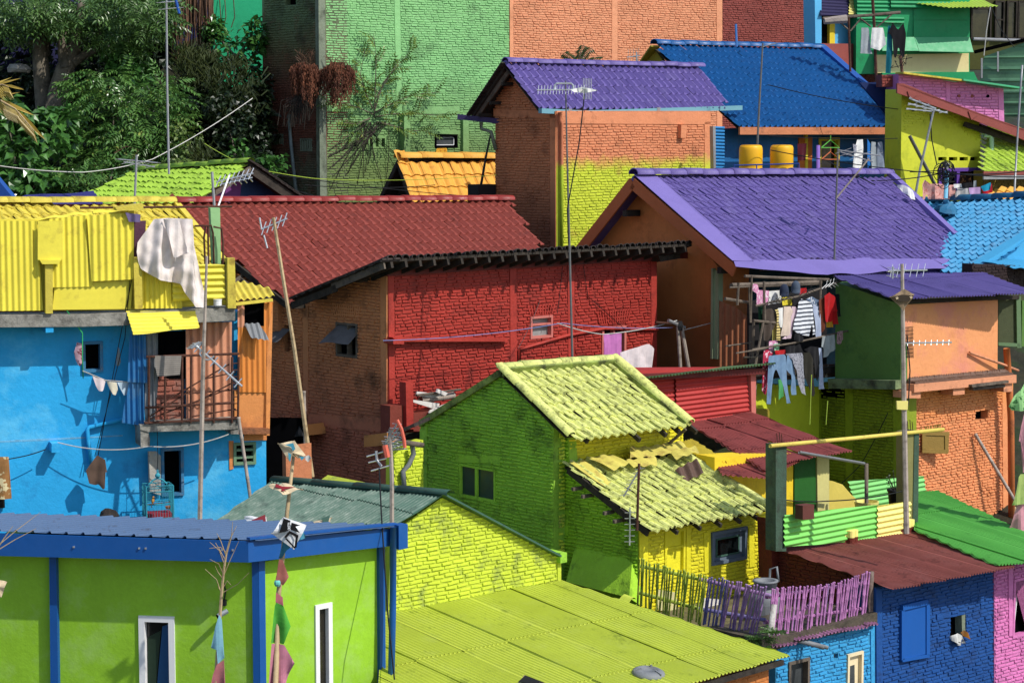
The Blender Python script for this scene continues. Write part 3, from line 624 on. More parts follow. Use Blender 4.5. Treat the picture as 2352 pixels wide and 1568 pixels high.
for i in range(n_):
    p = L0 + dv * ((i + .35) / n_) + up + Z * .015; tp = Pl(p, sd, -dv); mb.box(tp, -.1, .35, -.17, .13, 0, .03 + .02 * R5.random()); mb.box(tp, -.12, .3, -.02, .1, .03, .06)
add('verge_tiles', mb, M_oldtile, H)
for i in range(24):
    p = L0.lerp(R0, (i + .4) / 24) - Z * .045; d = dv.normalized(); add('rafter', MB().beam(p - d * .03 - Z * .02, p + d * 1.1 - Z * .02, .06, .12), M_dwood, H)
add('verge_board', MB().beam(L0 - Z * .06 - sd * .02, L0 + dv * .55 - Z * .06 - sd * .02, .04, .14), M_wood, H)
add('verge_board', MB().beam(L0 + dv * .5 - Z * .12 - sd * .02, L0 + dv - Z * .1 - sd * .02, .04, .14), M_dwood, H)
for x, y in ((845, 640), (750, 680), (700, 700)):
    p = ow.hit(x, y); add('purlin', MB().beam(p - ow.n * .2, p + ow.n * .3, .09, .12), M_dwood, H)
# the long red tile roof, joined by a yellow painted part on its left
d0 = (Bv - CAM).dot(FW)
rt_ = RP(660, 693, d0 + .05, 42, 30); H = T('red_tiled_house', 'long red tile roof running behind the red brick house, left end painted yellow', 'house', rt_.hit(800, 600) - Z * 4)
q = rt_.uvs([(404, 467), (1171, 463), (1262, 590), (1130, 720), (672, 700), (660, 694), (520, 586)])
rf = add('roof', tiles(MB(), rt_, q, w=.225, l=.285, amp=.05, step=.024, jit=.7, seed=17), M_redtile, H)
add('ridge_cap', caps(MB(), rt_.hit(402, 468) + Z * .06, rt_.hit(1172, 463) + Z * .06, .13, .46, 7), M_redcap, rf, True)
q2 = rt_.uvs([(-40, 468), (404, 467), (520, 590), (420, 640), (-40, 620)])
r2 = add('roof', tiles(MB(), rt_, q2, w=.225, l=.285, amp=.045, step=.026, jit=1.2, seed=18, prof=WAVE), M_yeltile, H, label='yellow painted part of the tile roof')
add('ridge_cap', caps(MB(), rt_.hit(-40, 470) + Z * .06, rt_.hit(404, 467) + Z * .06, .13, .5, 8), M_yeltile, r2, True)
add('paint_strip', MB().beam(rt_.hit(404, 470) + rt_.n * .05, rt_.hit(512, 600) + rt_.n * .05, .14, .05, rt_.n), M_yeltile, r2)
add('verge_board', MB().beam(rt_.hit(522, 588) - rt_.n * .06, rt_.hit(663, 697) - rt_.n * .06, .05, .13, rt_.n), M_dwood, H)
vw = VPo(rt_.hit(560, 620) - U(42) * -.3 - Z * .1, -48)
wallpart(H, vw.off(-.15), [(430, 560), (520, 612), (640, 690), (640, 760), (430, 760)], M_orangebrick, depth=.6, brick=dict(seed=6))
for (a, b) in (((540, 625), (580, 600)), ((545, 640), (575, 655)), ((560, 612), (630, 668))):
    add('strut', MB().beam(rt_.hit(*a) - Z * .25 - U(42) * .1, rt_.hit(*b) - Z * .2 - U(42) * .1, .05, .07), M_wood, H)
# back slope so that the house is whole
rid0, rid1 = rt_.hit(-40, 470), rt_.hit(1172, 463); bd = Vector((-.669 * .87, .743 * .87, -.5)) * 5
add('roof', MB().hexa([rid0 - Z * .1, rid1 - Z * .1, rid1 + bd - Z * .1, rid0 + bd - Z * .1, rid0, rid1, rid1 + bd, rid0 + bd]), M_redtile, H)
# ================================================================== ground and hillside
def sst(a, b, x): t = min(1, max(0, (x - a) / (b - a))); return t * t * (3 - 2 * t)
def interp(x, tb):
    for (a, b), (c, d) in zip(tb, tb[1:]):
        if x <= c: return b + (d - b) * max(0, min(1, (x - a) / (c - a)))
    return tb[-1][1]
def ground_z(x, y):
    l = interp(y, [(0, -15), (24, -12.5), (30, -12), (36, -11.6), (40, -11), (46, -9.2), (50, -7.4), (56, -4.8), (62, -2.5), (66, .5), (71, 5), (80, 10), (200, 40)])
    r = interp(y, [(0, -15), (24, -12.5), (30, -12), (36, -11.6), (40, -11), (46, -9.2), (50, -7.4), (56, -5.2), (62, -3.5), (70, -2), (90, 3), (200, 25)])
    k = sst(-8, -3, x); return 12 + l * (1 - k) + r * k + .35 * noise.noise(Vector((x * .5, y * .5, 0)))
mb = MB(); N = 90; xs = [-70 + 140 * i / N for i in range(N + 1)]; ys = [4 + 150 * (j / N) ** 1.15 for j in range(N + 1)]
mb.v = [Vector((x, y, ground_z(x, y))) for y in ys for x in xs]
mb.f = [(j * (N + 1) + i, j * (N + 1) + i + 1, (j + 1) * (N + 1) + i + 1, (j + 1) * (N + 1) + i) for j in range(N) for i in range(N)]
struct('ground', mb, paint('hillside_soil', (52, 50, 30), var=.4, bump=.5, bs=10, dirt=(24, 28, 12), amt=.5, ds=.8, second=(40, 60, 20), s2=(.5, .6, .9)), smooth=True)
# ================================================================== tall green brick building
tc = P(735, 300, 62); tl, tr = VPo(tc, -48), VPo(tc, 42)
H = T('tall_green_building', 'tall pale green brick building with exposed bricks low down', 'building', tl.hit(735, 470)); HT = H
M_greytgreen = paint('pale_green_brick', (130, 200, 118), var=.12, bump=.28, bs=22, dirt=(58, 92, 50), amt=.22, ds=.9, second=(150, 82, 52), s2=(.70, .74, .8), grad=[((105, 130, 62), 13.4, 10.6)])
M_oldbrick = paint('half_bare_brick', (108, 132, 84), var=.25, bump=.4, bs=20, dirt=(45, 40, 30), amt=.35, ds=1.3, second=(128, 62, 44), s2=(.5, .66, 1.0), grad=[((124, 70, 52), 14.9, 13.0), ((96, 102, 76), 11.6, 10.6)])
M_greycol = paint('grey_green_column', (120, 132, 108), var=.2, bump=.3, dirt=(60, 66, 52), amt=.35, ds=2)
v1 = RU(tl, 626, 307, 652, 334); v2 = RU(tl, 691, 318, 718, 348); v3 = RU(tl, 655, -12, 681, 11)
wallpart(H, tl, [(603, -40), (735, -40), (738, 480), (606, 470)], M_oldbrick, [v1, v2, v3], depth=1., brick=dict(ch=.07, bl=.25, joint=.025, relief=.034, jit=.012, seed=31), extra=[[(603, -40), (608, -40), (611, 300), (606, 300)], [(605, 258), (735, 262), (735, 276), (606, 272)]])
for v in (v1, v2):
    o = window(H, tl, v, M_greycol, M_dark, fw=.03, rec=.06, proud=.03, mv=(.2, .4, .6, .8), name='vent', thin=.03)
opening(H, tl, v3, M_dark)
w1 = RU(tr, 998, 309, 1050, 340); v4 = RU(tr, 845, 314, 886, 341)
wallpart(H, tr, [(735, -40), (1170, -40), (1170, 480), (738, 480)], M_greytgreen, [w1, v4], depth=1.2, brick=dict(ch=.07, bl=.25, joint=.019, relief=.02, jit=.009, seed=32),
         extra=[[(904, -40), (917, -40), (925, 360), (912, 360)], [(925, 243), (1055, 245), (1055, 262), (925, 262)], [(740, 246), (905, 250), (905, 258), (740, 256)], [(988, 299), (1058, 301), (1058, 309), (988, 307)]])
window(H, tr, w1, M_dark, M_glassgrey, fw=.06, rec=.08, proud=.03)
(a, b), (a1, b1) = w1[0], w1[2]; x = .085
add('window_trim', MB().box(tr, a + x, a1 - x, b + x, b + x + .02, -.06, -.04).box(tr, a + x, a1 - x, b1 - x - .02, b1 - x, -.06, -.04).box(tr, a + x, a + x + .02, b + x, b1 - x, -.06, -.04).box(tr, a1 - x - .02, a1 - x, b + x, b1 - x, -.06, -.04), M_white, H)
window(H, tr, v4, M_greytgreen, M_dark, fw=.05, rec=.1, proud=.03, mv=(.33, .66), name='vent', thin=.06)
add('column', MB().box(tl, tl.uv(728, 100)[0], 0, -3.6, 5, -.02, .05).box(tr, -.05, tr.uv(745, 100)[0], -3.6, 5, -.02, .05), M_greycol, H)
add('brick_pier', MB().box(tr, tr.uv(916, 300)[0], tr.uv(930, 300)[0], -3, tr.uv(925, 262)[1], 0, .25), M_greytgreen, H); add('brick_pier', MB().box(tr, tr.uv(1058, 300)[0], tr.uv(1071, 300)[0], -3, tr.uv(1062, 262)[1], 0, .12), M_greytgreen, H)
pole('grey drainpipe on the shaded brick side of the tall green building', [tl.hit(671, 262) + tl.n * .12, tl.hit(676, 330) + tl.n * .12, tl.hit(691, 470) + tl.n * .12], .05, paint('pale_pipe', (120, 138, 138), dirt=(70, 80, 80), amt=.3), 'drainpipe', 'pipe')
M_yelcloth = cloth('yellow_floral_cloth', (235, 165, 15), (200, 90, 40), 'spots', 30)
mb = MB(); drape(mb, tr.off(.08), [[(1002, 341), (1026, 340), (1028, 362), (1013, 359), (1000, 363)]], .025, 30); solo('cloth', mb, M_yelcloth, 'yellow flowered cloth hung under the small window of the green building', 'cloth')
# ================================================================== tall orange building with a brick red bay
M_tallorange = paint('pale_orange_brick', (232, 146, 98), var=.1, bump=.28, bs=22, dirt=(180, 105, 65), amt=.2, ds=1.2)
M_tallred = paint('brick_red_paint', (150, 62, 52), var=.12, bump=.28, bs=22, dirt=(105, 45, 40), amt=.2, ds=1.2)
H = T('tall_orange_building', 'tall pale orange brick building with a brick red end bay at the top', 'building', tr.hit(1400, 480))
wallpart(H, tr, [(1170, -40), (1650, -40), (1650, 400), (1170, 400)], M_tallorange, depth=1.2, brick=dict(ch=.072, bl=.25, joint=.019, relief=.02, jit=.009, seed=33), extra=[[(1170, -40), (1178, -40), (1179, 400), (1170, 400)], [(1405, -40), (1418, -40), (1417, 300), (1404, 300)], [(1645, -40), (1658, -40), (1658, 300), (1646, 300)]])
wallpart(H, tr, [(1658, -40), (1868, -40), (1868, 300), (1658, 300)], M_tallred, depth=1.2, brick=dict(ch=.072, bl=.25, joint=.019, relief=.02, jit=.009, seed=34), label='brick red bay')
# ================================================================== purple roofed orange house
dc = P(1277, 300, 54); dl, dr = VPo(dc, -48), VPo(dc, 42)
M_dorange = paint('two_tone_brick_paint', (226, 132, 82), var=.12, bump=.28, bs=25, dirt=(150, 85, 50), amt=.2, ds=1.5, grad=[((196, 208, 28), 11.15, 10.8)])
M_dshade = paint('shade_side_orange_brick', (222, 130, 76), var=.15, bump=.28, bs=25, dirt=(120, 62, 36), amt=.3, ds=1.5, grad=[((165, 88, 55), 10.8, 9.4)])  # shade-side copy of the orange, shade painted in darker towards the bottom
M_purple = paint('purple_tile', (100, 84, 160), var=.09, bump=.12, bs=40, dirt=(70, 54, 110), amt=.16, ds=3, rough=.5, fade=.12)
H = T('purple_roof_house', 'narrow tall orange brick house with purple tiles and yellow painted base', 'house', dr.hit(1300, 570))
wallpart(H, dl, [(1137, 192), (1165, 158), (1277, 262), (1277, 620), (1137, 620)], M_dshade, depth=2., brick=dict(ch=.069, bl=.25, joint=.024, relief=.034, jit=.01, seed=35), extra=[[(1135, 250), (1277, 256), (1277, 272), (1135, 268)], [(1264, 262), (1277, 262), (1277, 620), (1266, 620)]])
wallpart(H, dr, [(1277, 255), (1631, 255), (1631, 620), (1277, 620)], M_dorange, depth=2., brick=dict(ch=.069, bl=.25, joint=.018, relief=.019, jit=.008, seed=36), extra=[[(1277, 255), (1290, 255), (1290, 620), (1277, 620)], [(1280, 258), (1631, 258), (1631, 286), (1280, 284)], [(1617, 280), (1631, 280), (1631, 620), (1618, 620)]])
add('wall_stub', MB().strip(dr, [(1556, 287), (1569, 287), (1567, 317), (1555, 317)], 0, .14), M_dorange, H)
vv = dl.off(.42); A, E = vv.hit(1160, 147), vv.hit(1237, 249); pd = RP2(A, E, 42)
rf = add('roof', tiles(MB(), pd, pd.uvs([(1160, 145), (1612, 157), (1672, 250), (1237, 251)]), w=.23, l=.29, amp=.056, step=.028, jit=.8, seed=41), M_purple, H)
add('ridge_cap', caps(MB(), A + Z * .06, pd.hit(1610, 158) + Z * .07, .13, .5, 9), M_purple, rf, True)
add('roof_underside', MB().slab(pd.off(-.06), pd.uvs([(1163, 150), (1610, 159), (1668, 249), (1240, 250)]), (), -.03, 0), M_dwood, H)
E3 = vv.hit(1083, 263); bk = pd.u * 5; up = Z * .1
add('roof', MB().hexa([A - up, E3 - up, E3 + bk - up, A + bk - up, A, E3, E3 + bk, A + bk]), M_dwood, H, label='back slope seen from below')
add('verge_board', MB().beam(A - Z * .2 - dl.n * .12, E3 - Z * .12 - dl.n * .1, .05, .12), M_wood, H)
mb = MB(); 
for i in range(14):
    p = A.lerp(E3, (i + .5) / 14) + Z * .01; d = (E3 - A).normalized(); mb.beam(p - d * .09, p + d * .1, .3, .035)
add('verge_tiles', mb, M_oldtile, H)
for x, y in ((1150, 178), (1122, 222), (1098, 250)): p = vv.hit(x, y) - Z * .16; add('purlin', MB().beam(p - dl.n * .45, p - dl.n * .05, .07, .09), M_dwood, H)
M_gut = paint('pale_blue_gutter', (98, 158, 175), var=.06, bump=.02, rough=.4, dirt=(70, 110, 125), amt=.2)
G0, G1 = pd.hit(1236, 251) + Vector((.05, -.05, -.04)), pd.hit(1697, 246) + Vector((.05, -.05, -.02))
gt = T('rain_gutter', 'long pale blue rain gutter under the purple tiles', 'gutter', G0)
GM = G0.lerp(G1, .2) - Z * .07; add('trough', MB().beam(G0, GM, .12, .12).beam(GM, G1, .12, .12), M_gut, gt)
for t_ in (.13, .56): p = G0.lerp(G1, t_); add('joint', MB().beam(p - dr.u * .06 - Z * .04, p + dr.u * .06 - Z * .04, .14, .16), M_galv, gt)
dp = dr.off(.1)
pole('downpipe painted orange then lime on the corner of the purple roofed house', [dp.hit(1285, 258), dp.hit(1286, 275), dp.hit(1290, 284), dp.hit(1290, 400), dp.hit(1290, 600)], .05, paint('pipe_paint', (205, 112, 70), grad=[((165, 190, 20), 11.0, 10.9)]), 'downpipe', 'pipe')
gt = T('rain_gutter', 'dark purple gutter end at the back eave above the black pole', 'gutter', E3)
add('trough', MB().beam(E3 + Vector((-.35, .1, -.06)), E3 + Vector((.75, -.1, -.18)), .14, .13), paint('dark_purple', (60, 50, 100)), gt)
add('spout', MB().tube([E3 + Vector((.25, -.1, -.2)), E3 + Vector((.25, -.1, -.36)), E3 + Vector((.5, -.15, -.44)), E3 + Vector((.62, -.15, -.9))], .05, 8), M_greycol, gt, True)
# sprig behind its roof
def sprig(label, base, tips, m, n=9, ll=.16, name='wall_plant', cat='plant'):
    t = T(name, label, cat, base); R = random.Random(len(label)); st = MB(); lf = MB()
    for tp in tips:
        mid = base.lerp(tp, .55) + Z * (.12 * (tp - base).length); ln = [base, base.lerp(mid, .5), mid, tp]; st.tube(ln, [.018, .014, .01, .005], 5)
        for i in range(n):
            f = .35 + .65 * i / n; k = min(2, int(f * 3)); p = ln[k].lerp(ln[k + 1], f * 3 - k); d = (tp - base).normalized(); sd = d.cross(Vector((0, -1, 0))).normalized()
            for sg in (-1, 1): leaf(lf, p, (sd * sg * .8 + d * .4 - Z * .75).normalized(), Vector((R.uniform(-.3, .3), -.8, .5)).normalized(), ll * R.uniform(.7, 1.2), ll * .36)
    add('stem', st, M_wood, t); add('foliage', lf, m, t)
M_leafdk = leafmat('olive_leaf', (38, 62, 14), (62, 82, 20), (120, 90, 20))
sprig('small plant sprouting behind the purple ridge against orange bricks', P(1325, 152, 57), [P(1342, 102, 57), P(1292, 122, 57), P(1380, 138, 57), P(1362, 110, 57)], M_leafdk)
# ================================================================== small yellow-orange tiled house
ec = P(945, 470, 57.5); el = VPo(ec, -48)
M_ochre = paint('ochre_tile', (240, 164, 42), var=.1, bump=.12, dirt=(150, 100, 40), amt=.2, ds=3)
H = T('ochre_roof_house', 'small house with an ochre yellow tile roof and dark gable', 'house', el.hit(930, 470) - Z * 1.5)
A, E = el.hit(913, 364), el.hit(948, 468); pe = RP2(A, E, 42)
rf = add('roof', tiles(MB(), pe, pe.uvs([(913, 362), (1150, 366), (1175, 480), (950, 480)]), w=.36, l=.36, amp=.06, step=.04, seed=44, prof=WAVE), M_ochre, H)
add('ridge_cap', caps(MB(), A + Z * .05, pe.hit(1150, 366) + Z * .05, .17, .62, 3), M_ochre, rf, True)
E3 = el.hit(866, 462); bk = pe.u * 4
add('roof', MB().hexa([A - Z * .14, E3 - Z * .14, E3 + bk - Z * .14, A + bk - Z * .14, A, E3, E3 + bk, A + bk]), M_oldtile, H)
wb = el.off(-.5); wallpart(H, wb, [(893, 420), (914, 385), (943, 460), (943, 520), (880, 520)], M_dwood, depth=.5)
add('verge_board', MB().beam(A - Z * .1, E - Z * .1, .05, .1).beam(A - Z * .14, E3 - Z * .14, .05, .1), M_dwood, H)
add('roof_underside', MB().slab(pe.off(-.08), pe.uvs([(915, 368), (1150, 370), (1170, 480), (952, 480)]), (), -.03, 0), M_dwood, H)
bp = P(1118, 440, 55.5); tp = VPo(bp, 42)
solo('box', MB().box(tp, tp.uv(1098, 440)[0], tp.uv(1139, 440)[0], -.5, tp.uv(1110, 424)[1], -.4, 0), M_wire, 'flat black box standing between the ochre roof and the orange brick wall', 'box')
pole('black slanting pole leaning beside the ochre roof', [P(1105, 424, 55.6), P(1116, 360, 55.7), P(1126, 312, 55.6), P(1131, 302, 55.6)], (.035, .03, .022, .01), M_wire)
# ================================================================== blue tiled house
fc = P(1700, 291, 58.5); M_bluetile = paint('blue_tile', (10, 88, 160), var=.1, bump=.12, bs=40, dirt=(8, 55, 110), amt=.2, ds=3, rough=.42, spec=.4)
pf = RPo(fc, 42, 33); fw_ = VPo(fc + Vector((-.669, .743, 0)) * .7 - Z * .1, 42)
H = T('blue_tiled_house', 'house with a steep blue tile roof and blue walls under an orange eave board', 'house', fw_.hit(1800, 420))
fq = pf.uvs([(1504, 104), (1886, 113), (2078, 292), (1696, 292)])
rf = add('roof', tiles(MB(), pf, fq, w=.235, l=.30, amp=.056, step=.028, jit=.7, seed=51), M_bluetile, H)
add('ridge_cap', caps(MB(), pf.hit(1502, 105) + Z * .07, pf.hit(1886, 114) + Z * .07, .14, .55, 5), M_bluetile, rf, True)
M_dblue = paint('blue_flashing', (18, 75, 165), var=.1, bump=.06)
add('verge_board', MB().beam(pf.hit(1884, 112) + pf.n * .08, pf.hit(2072, 278) + pf.n * .08, .3, .12, pf.n), M_dblue, H)
M_dblue2 = paint('dark_blue_flashing', (14, 42, 105), var=.15, bump=.1)
tp = RPo(pf.hit(2000, 215) + pf.n * .02 + pf.u * .25, 30, 25)
add('flashing', MB().slab(VPo(pf.hit(2072, 285) + pf.u * .3, 20), VPo(pf.hit(2072, 285) + pf.u * .3, 20).uvs([(1975, 190), (2062, 188), (2064, 265), (2045, 272)]), (), -.1, 0), M_dblue2, H)
add('roof_underside', MB().slab(pf.off(-.08), pf.uvs([(1508, 108), (1884, 118), (2070, 291), (1700, 291)]), (), -.03, 0), M_dwood, H)
M_eave = paint('orange_eave_board', (205, 118, 72), var=.15, bump=.25, dirt=(120, 75, 50), amt=.3, ds=3)
add('fascia', MB().beam(pf.hit(1698, 299) - Z * .02, pf.hit(2088, 299) - Z * .02, .06, .2), M_eave, H)
Ay, Ey = pf.hit(1505, 106), pf.hit(1475, 148); M_oly = paint('olive_yellow_board', (150, 132, 24), var=.2, bump=.2, dirt=(80, 70, 20), amt=.3)
vl = VPo(Ay + Vector((.1, .1, 0)), -48)
add('gable_boards', MB().slab(vl, vl.uvs([(1503, 112), (1530, 150), (1545, 175), (1480, 175), (1482, 140)]), (), -.1, 0), M_oly, H)
add('verge_board', MB().beam(Ay, vl.hit(1478, 145), .3, .05), M_oly, H)
M_wallblue = paint('deep_blue_wall', (8, 92, 160), var=.15, bump=.1, dirt=(8, 50, 90), amt=.3)
d_or = RU(fw_, 1833, 315, 1862, 420); w_y = RU(fw_, 1880, 316, 1926, 420)
wallpart(H, fw_, [(1640, 295), (2075, 295), (2075, 440), (1640, 440)], M_wallblue, [w_y], depth=.5)
M_yfr = paint('yellow_frame', (215, 190, 20), var=.1)
add('door', MB().slab(fw_, d_or, (), 0, .04), paint('orange_door', (205, 100, 20), var=.15), H)
window(H, fw_, w_y, M_yfr, glass('blue_dark_glass', (8, 14, 40)), fw=.1, rec=.1, proud=.03)
add('door_frame', MB().strip(fw_, [(1800, 300), (1848, 300), (1848, 308), (1800, 308)], 0, .06).strip(fw_, [(1846, 308), (1852, 308), (1852, 420), (1846, 420)], 0, .06), M_yfr, H)
# ribbed blue panel beside it
M_ribblue = paint('bright_blue_tube', (30, 130, 205), var=.12, bump=.1); bp2 = VP(1648, 300, 56.5, 30)
t = T('ribbed_panel', 'upright panel of bright blue tubes between purple roof and blue house', 'panel', bp2.hit(1648, 405))
for i in range(15):
    y = 293 + 7.6 * i; add('tube', MB().tube([bp2.hit(1641, y), bp2.hit(1663, y + 1)], .034, 8), M_ribblue, t, True)
add('edge_strip', MB().strip(bp2, [(1635, 290), (1641, 290), (1642, 408), (1637, 408)], -.1, .05), M_galv, t)
# two yellow drums on the ledge
for i, x0 in enumerate((1697, 1768)):
    o = P(x0 + 27, 412, 56.3); rr_ = 27 / F * 56.3; M_drum = paint('yellow_drum', (240, 172, 0), var=.05, bump=.03, rough=.4)
    t = T('yellow_drum', ['left of the two yellow plastic drums under the blue roof', 'right of the two yellow plastic drums, next to the orange door'][i], 'drum', o, 'yellow drums under the blue roof')
    add('body', MB().lathe(o, [(rr_ * .9, 0), (rr_, .06), (rr_, .3), (rr_ * .97, .33), (rr_, .36), (rr_, .75), (rr_ * .97, .82), (rr_ * .9, .87), (rr_ * .88, .87)], 24), M_drum, t, True)
    add('lid', MB().lathe(o + Z * .872, [(rr_ * .8, 0), (rr_ * .8, .015), (0, .02)], 24), M_drum, t)
fr_ = T('railing', 'thin blue metal railing in front of the yellow drums', 'railing', P(1760, 410, 56)); M_railb = plain('rail_blue', (20, 60, 150))
add('rail', MB().tube([P(1686, 380, 55.9), P(1836, 376, 55.9)], .018, 6), M_railb, fr_)
for x in (1686, 1738, 1835): add('post', MB().tube([P(x, 378, 55.9), P(x, 412, 55.9)], .016, 6), M_railb, fr_)
pole('purple pipe post with a cap in front of the blue wall', [P(1879, 415, 56), P(1879, 334, 56)], .05, paint('purple_post', (122, 84, 178), var=.1), 'post', 'post')
pole('pale stick standing on the blue roof before the red bricks', [P(1692, 108, 62), P(1690, 56, 62)], .035, paint('pale_stick', (195, 180, 120), grad=[((30, 90, 160), 15.55, 15.4)]), 'stick')
# ================================================================== top right: maroon porch, green house
M_sky = paint('sky_blue_paint', (70, 170, 225), var=.1, bump=.1); M_dpurp = paint('dark_violet_sheet', (40, 34, 78), var=.15, bump=.1)
M_maroon = paint('maroon_plaster', (150, 66, 58), var=.12, bump=.15, dirt=(105, 48, 42), amt=.2)
px_ = VP(1880, 150, 66, 42)
H = T('porch', 'maroon porch with sky blue pillar and yellow framed door at the top right', 'porch', px_.hit(1930, 200))
wallpart(H, px_, [(1885, 100), (1968, 101), (1968, 200), (1885, 200)], M_maroon, depth=1.2)
add('pillar', MB().strip(px_, [(1868, -30), (1884, -30), (1884, 100), (1870, 100)], -.4, .05), M_sky, H)
bk_ = px_.off(-.4)
wallpart(H, bk_, [(1870, -40), (1990, -40), (1990, 110), (1870, 110)], M_dark, name='recess')
add('door', MB().strip(bk_, [(1912, 48), (1955, 46), (1955, 102), (1912, 102)], 0, .06), M_sky, H)
add('door_frame', MB().strip(bk_, [(1900, 48), (1912, 48), (1912, 102), (1900, 102)], 0, .1).strip(bk_, [(1955, 40), (1967, 40), (1967, 102), (1955, 102)], 0, .1), M_yfr, H)
ap = RPo(px_.hit(1886, 36) + px_.n * .15, 42, 62)
add('awning', sheet(MB(), ap, ap.uvs([(1886, -30), (1950, -30), (1948, 36), (1884, 36)]), per=.11, amp=.018, ribs='u', sw=5), M_dpurp, H)
add('awning', sheet(MB(), ap.off(.05), ap.uvs([(1950, -30), (1972, -30), (1966, 34), (1947, 36)]), per=.11, amp=.018, ribs='u', sw=5), paint('pale_yellow_sheet', (205, 195, 100), var=.12, bump=.05, dirt=(150, 130, 60), amt=.2), H)
wallpart(H, px_.off(-.35), [(1966, 132), (2024, 138), (2024, 200), (1966, 200)], M_tallred, depth=.5, brick=dict(ch=.08, bl=.27, joint=.02, relief=.02, seed=61))
M_green = paint('emerald_sheet', (14, 158, 88), var=.1, bump=.06, rough=.5, dirt=(10, 110, 60), amt=.2, ds=2); M_green2 = paint('soft_green_sheet', (70, 172, 110), var=.1, bump=.06, rough=.5)
gq = VP(2040, 100, 67, 12)
H = T('green_sheet_house', 'house clad in emerald green metal sheets with a cream lower wall', 'house', gq.hit(2100, 200)); 
wallpart(H, gq, [(1966, -40), (2228, -40), (2228, 170), (1966, 170)], M_green, depth=1.)
add('sheet', sheet(MB(), gq.off(.06), gq.uvs([(1967, -30), (2042, -30), (2042, 38), (2075, 40), (2075, 55), (1967, 47)]), per=.12, amp=.02, ribs='u', sw=9), M_green, H)
add('sheet', sheet(MB(), gq.off(.12), gq.uvs([(2043, -30), (2180, -30), (2180, 18), (2043, 20)]), per=.12, amp=.02, ribs='u', sw=9), M_green, H)
M_limes = paint('lime_top_sheet', (172, 205, 50), var=.1, bump=.05)
rp = RPo(gq.hit(2290, 16) + gq.n * .8, 5, 12); add('roof', sheet(MB(), rp, rp.uvs([(2030, -22), (2210, -18), (2293, 15), (2180, 18), (2060, 2)]), per=.13, amp=.015, sw=9), M_limes, H)
add('panel', MB().strip(gq, G2((325, 78), (800, 40), (800, 172), (325, 172)), 0, .03).strip(gq, G2((325, 176), (800, 176), (800, 318), (325, 318)), 0, .045), M_green, H)
aw = RPo(gq.hit(2010, 120) + gq.n * .5, 12, 58)
add('awning', MB().slab(aw, aw.uvs(G2((335, 320), (805, 318), (840, 448), (378, 440))), (), -.01, .01), M_green2, H)
add('awning', MB().slab(aw.off(.02), aw.uvs(G2((60, 322), (330, 322), (372, 440), (60, 440))), (), -.01, .01), M_green2, H)
M_cream = paint('cream_wall', (232, 212, 140), var=.08, bump=.1, dirt=(190, 165, 95), amt=.2)
cw = gq.off(.12); wallpart(H, cw, G2((0, 470), (800, 455), (805, 618), (0, 625)), M_cream, depth=.3)
add('green_ledge', MB().strip(gq, G2((40, 622), (820, 615), (860, 700), (40, 700)), 0, .2), M_green, H)
# dark windows behind
wq = VP(2300, 60, 70, 12)
H2 = T('glazed_house', 'house front with tall dark window panes at the top right corner', 'house', wq.hit(2300, 110))
M_olive = paint('olive_wall', (70, 72, 10), var=.2); M_lgreen = paint('bright_green_eave', (60, 140, 20), var=.15)
wallpart(H2, wq, [(2200, -40), (2420, -40), (2420, 160), (2200, 160)], M_olive, depth=.6)
for x0, x1 in ((2228, 2273), (2283, 2303), (2310, 2332), (2336, 2410)):
    window(H2, wq.off(.05), RU(wq, x0, 2 if x0 > 2240 else 18, x1, 90), M_dwood, glass('olive_glass', (52, 50, 12), .12) if x0 != 2283 else M_glass, fw=.05, rec=.02, proud=.08, mh=(.5,) if x0 == 2283 else ())
add('eave', MB().strip(wq, [(2160, -20), (2268, -20), (2215, 8), (2150, 2)], .2, .6), M_lgreen, H2)
ps = VP(2290, 92, 66, 10); pole('pale horizontal metal pipe below the dark window panes', [ps.hit(2236, 90), ps.hit(2420, 96)], .05, M_galv, 'pipe', 'pipe')
M_metgreen = paint('grey_green_sheet', (86, 140, 100), var=.14, bump=.05, rough=.45, dirt=(50, 92, 66), amt=.35, ds=1.2, metal=.1)
mq = VP(2300, 160, 64.5, -20)
H = T('metal_fence', 'tall grey green ribbed metal fence at the right edge', 'fence', mq.hit(2300, 260))
add('panel', sheet(MB(), mq, mq.uvs([(2260, 130), (2360, 96), (2420, 80), (2420, 270), (2250, 270), (2252, 170)]), per=.34, amp=.03, ribs='u', sw=9, prof=TRAP), M_metgreen, H)
add('rail', MB().beam(mq.hit(2238, 120), mq.hit(2420, 76), .1, .1), M_dark, H)
for x, y in ((2256, 140), (2293, 125)): add('post', MB().beam(mq.hit(x, y - 6) + mq.n * .1, mq.hit(x, y + 40) + mq.n * .1, .05, .05, Vector((0, 1, 0))), M_galv, H)
# washing post at the top right
cw2 = VP(2010, 150, 64, 10)
t = T('washing_post', 'old wooden post with cross bar and braces holding washing', 'washing post', cw2.hit(2013, 190))
add('post', MB().tube([cw2.hit(2013, 190), cw2.hit(2008, 60), cw2.hit(2003, -20)], .045, 6), M_rust, t)
add('post', MB().tube([cw2.hit(1953, 165), cw2.hit(1949, 40)], .035, 6), M_rust, t)
add('cross_bar', MB().tube([cw2.hit(1890, 43), cw2.hit(1990, 36), cw2.hit(2068, 29)], .045, 6), M_wood, t)
for a, b in (((2012, 65), (2052, 30)), ((2000, 62), (1975, 42)), ((1953, 72), (1922, 46)), ((1953, 72), (1975, 46))): add('brace', MB().tube([cw2.hit(*a), cw2.hit(*b)], .025, 5), M_wood, t)
add('rag_roll', MB().tube([cw2.hit(1893, 44) - Z * .06, cw2.hit(1944, 41) - Z * .04], [.1, .13], 7), paint('netting', (165, 150, 140), var=.3, bump=.6, bs=80), t)
CL_G = 'washing hung at the top right'
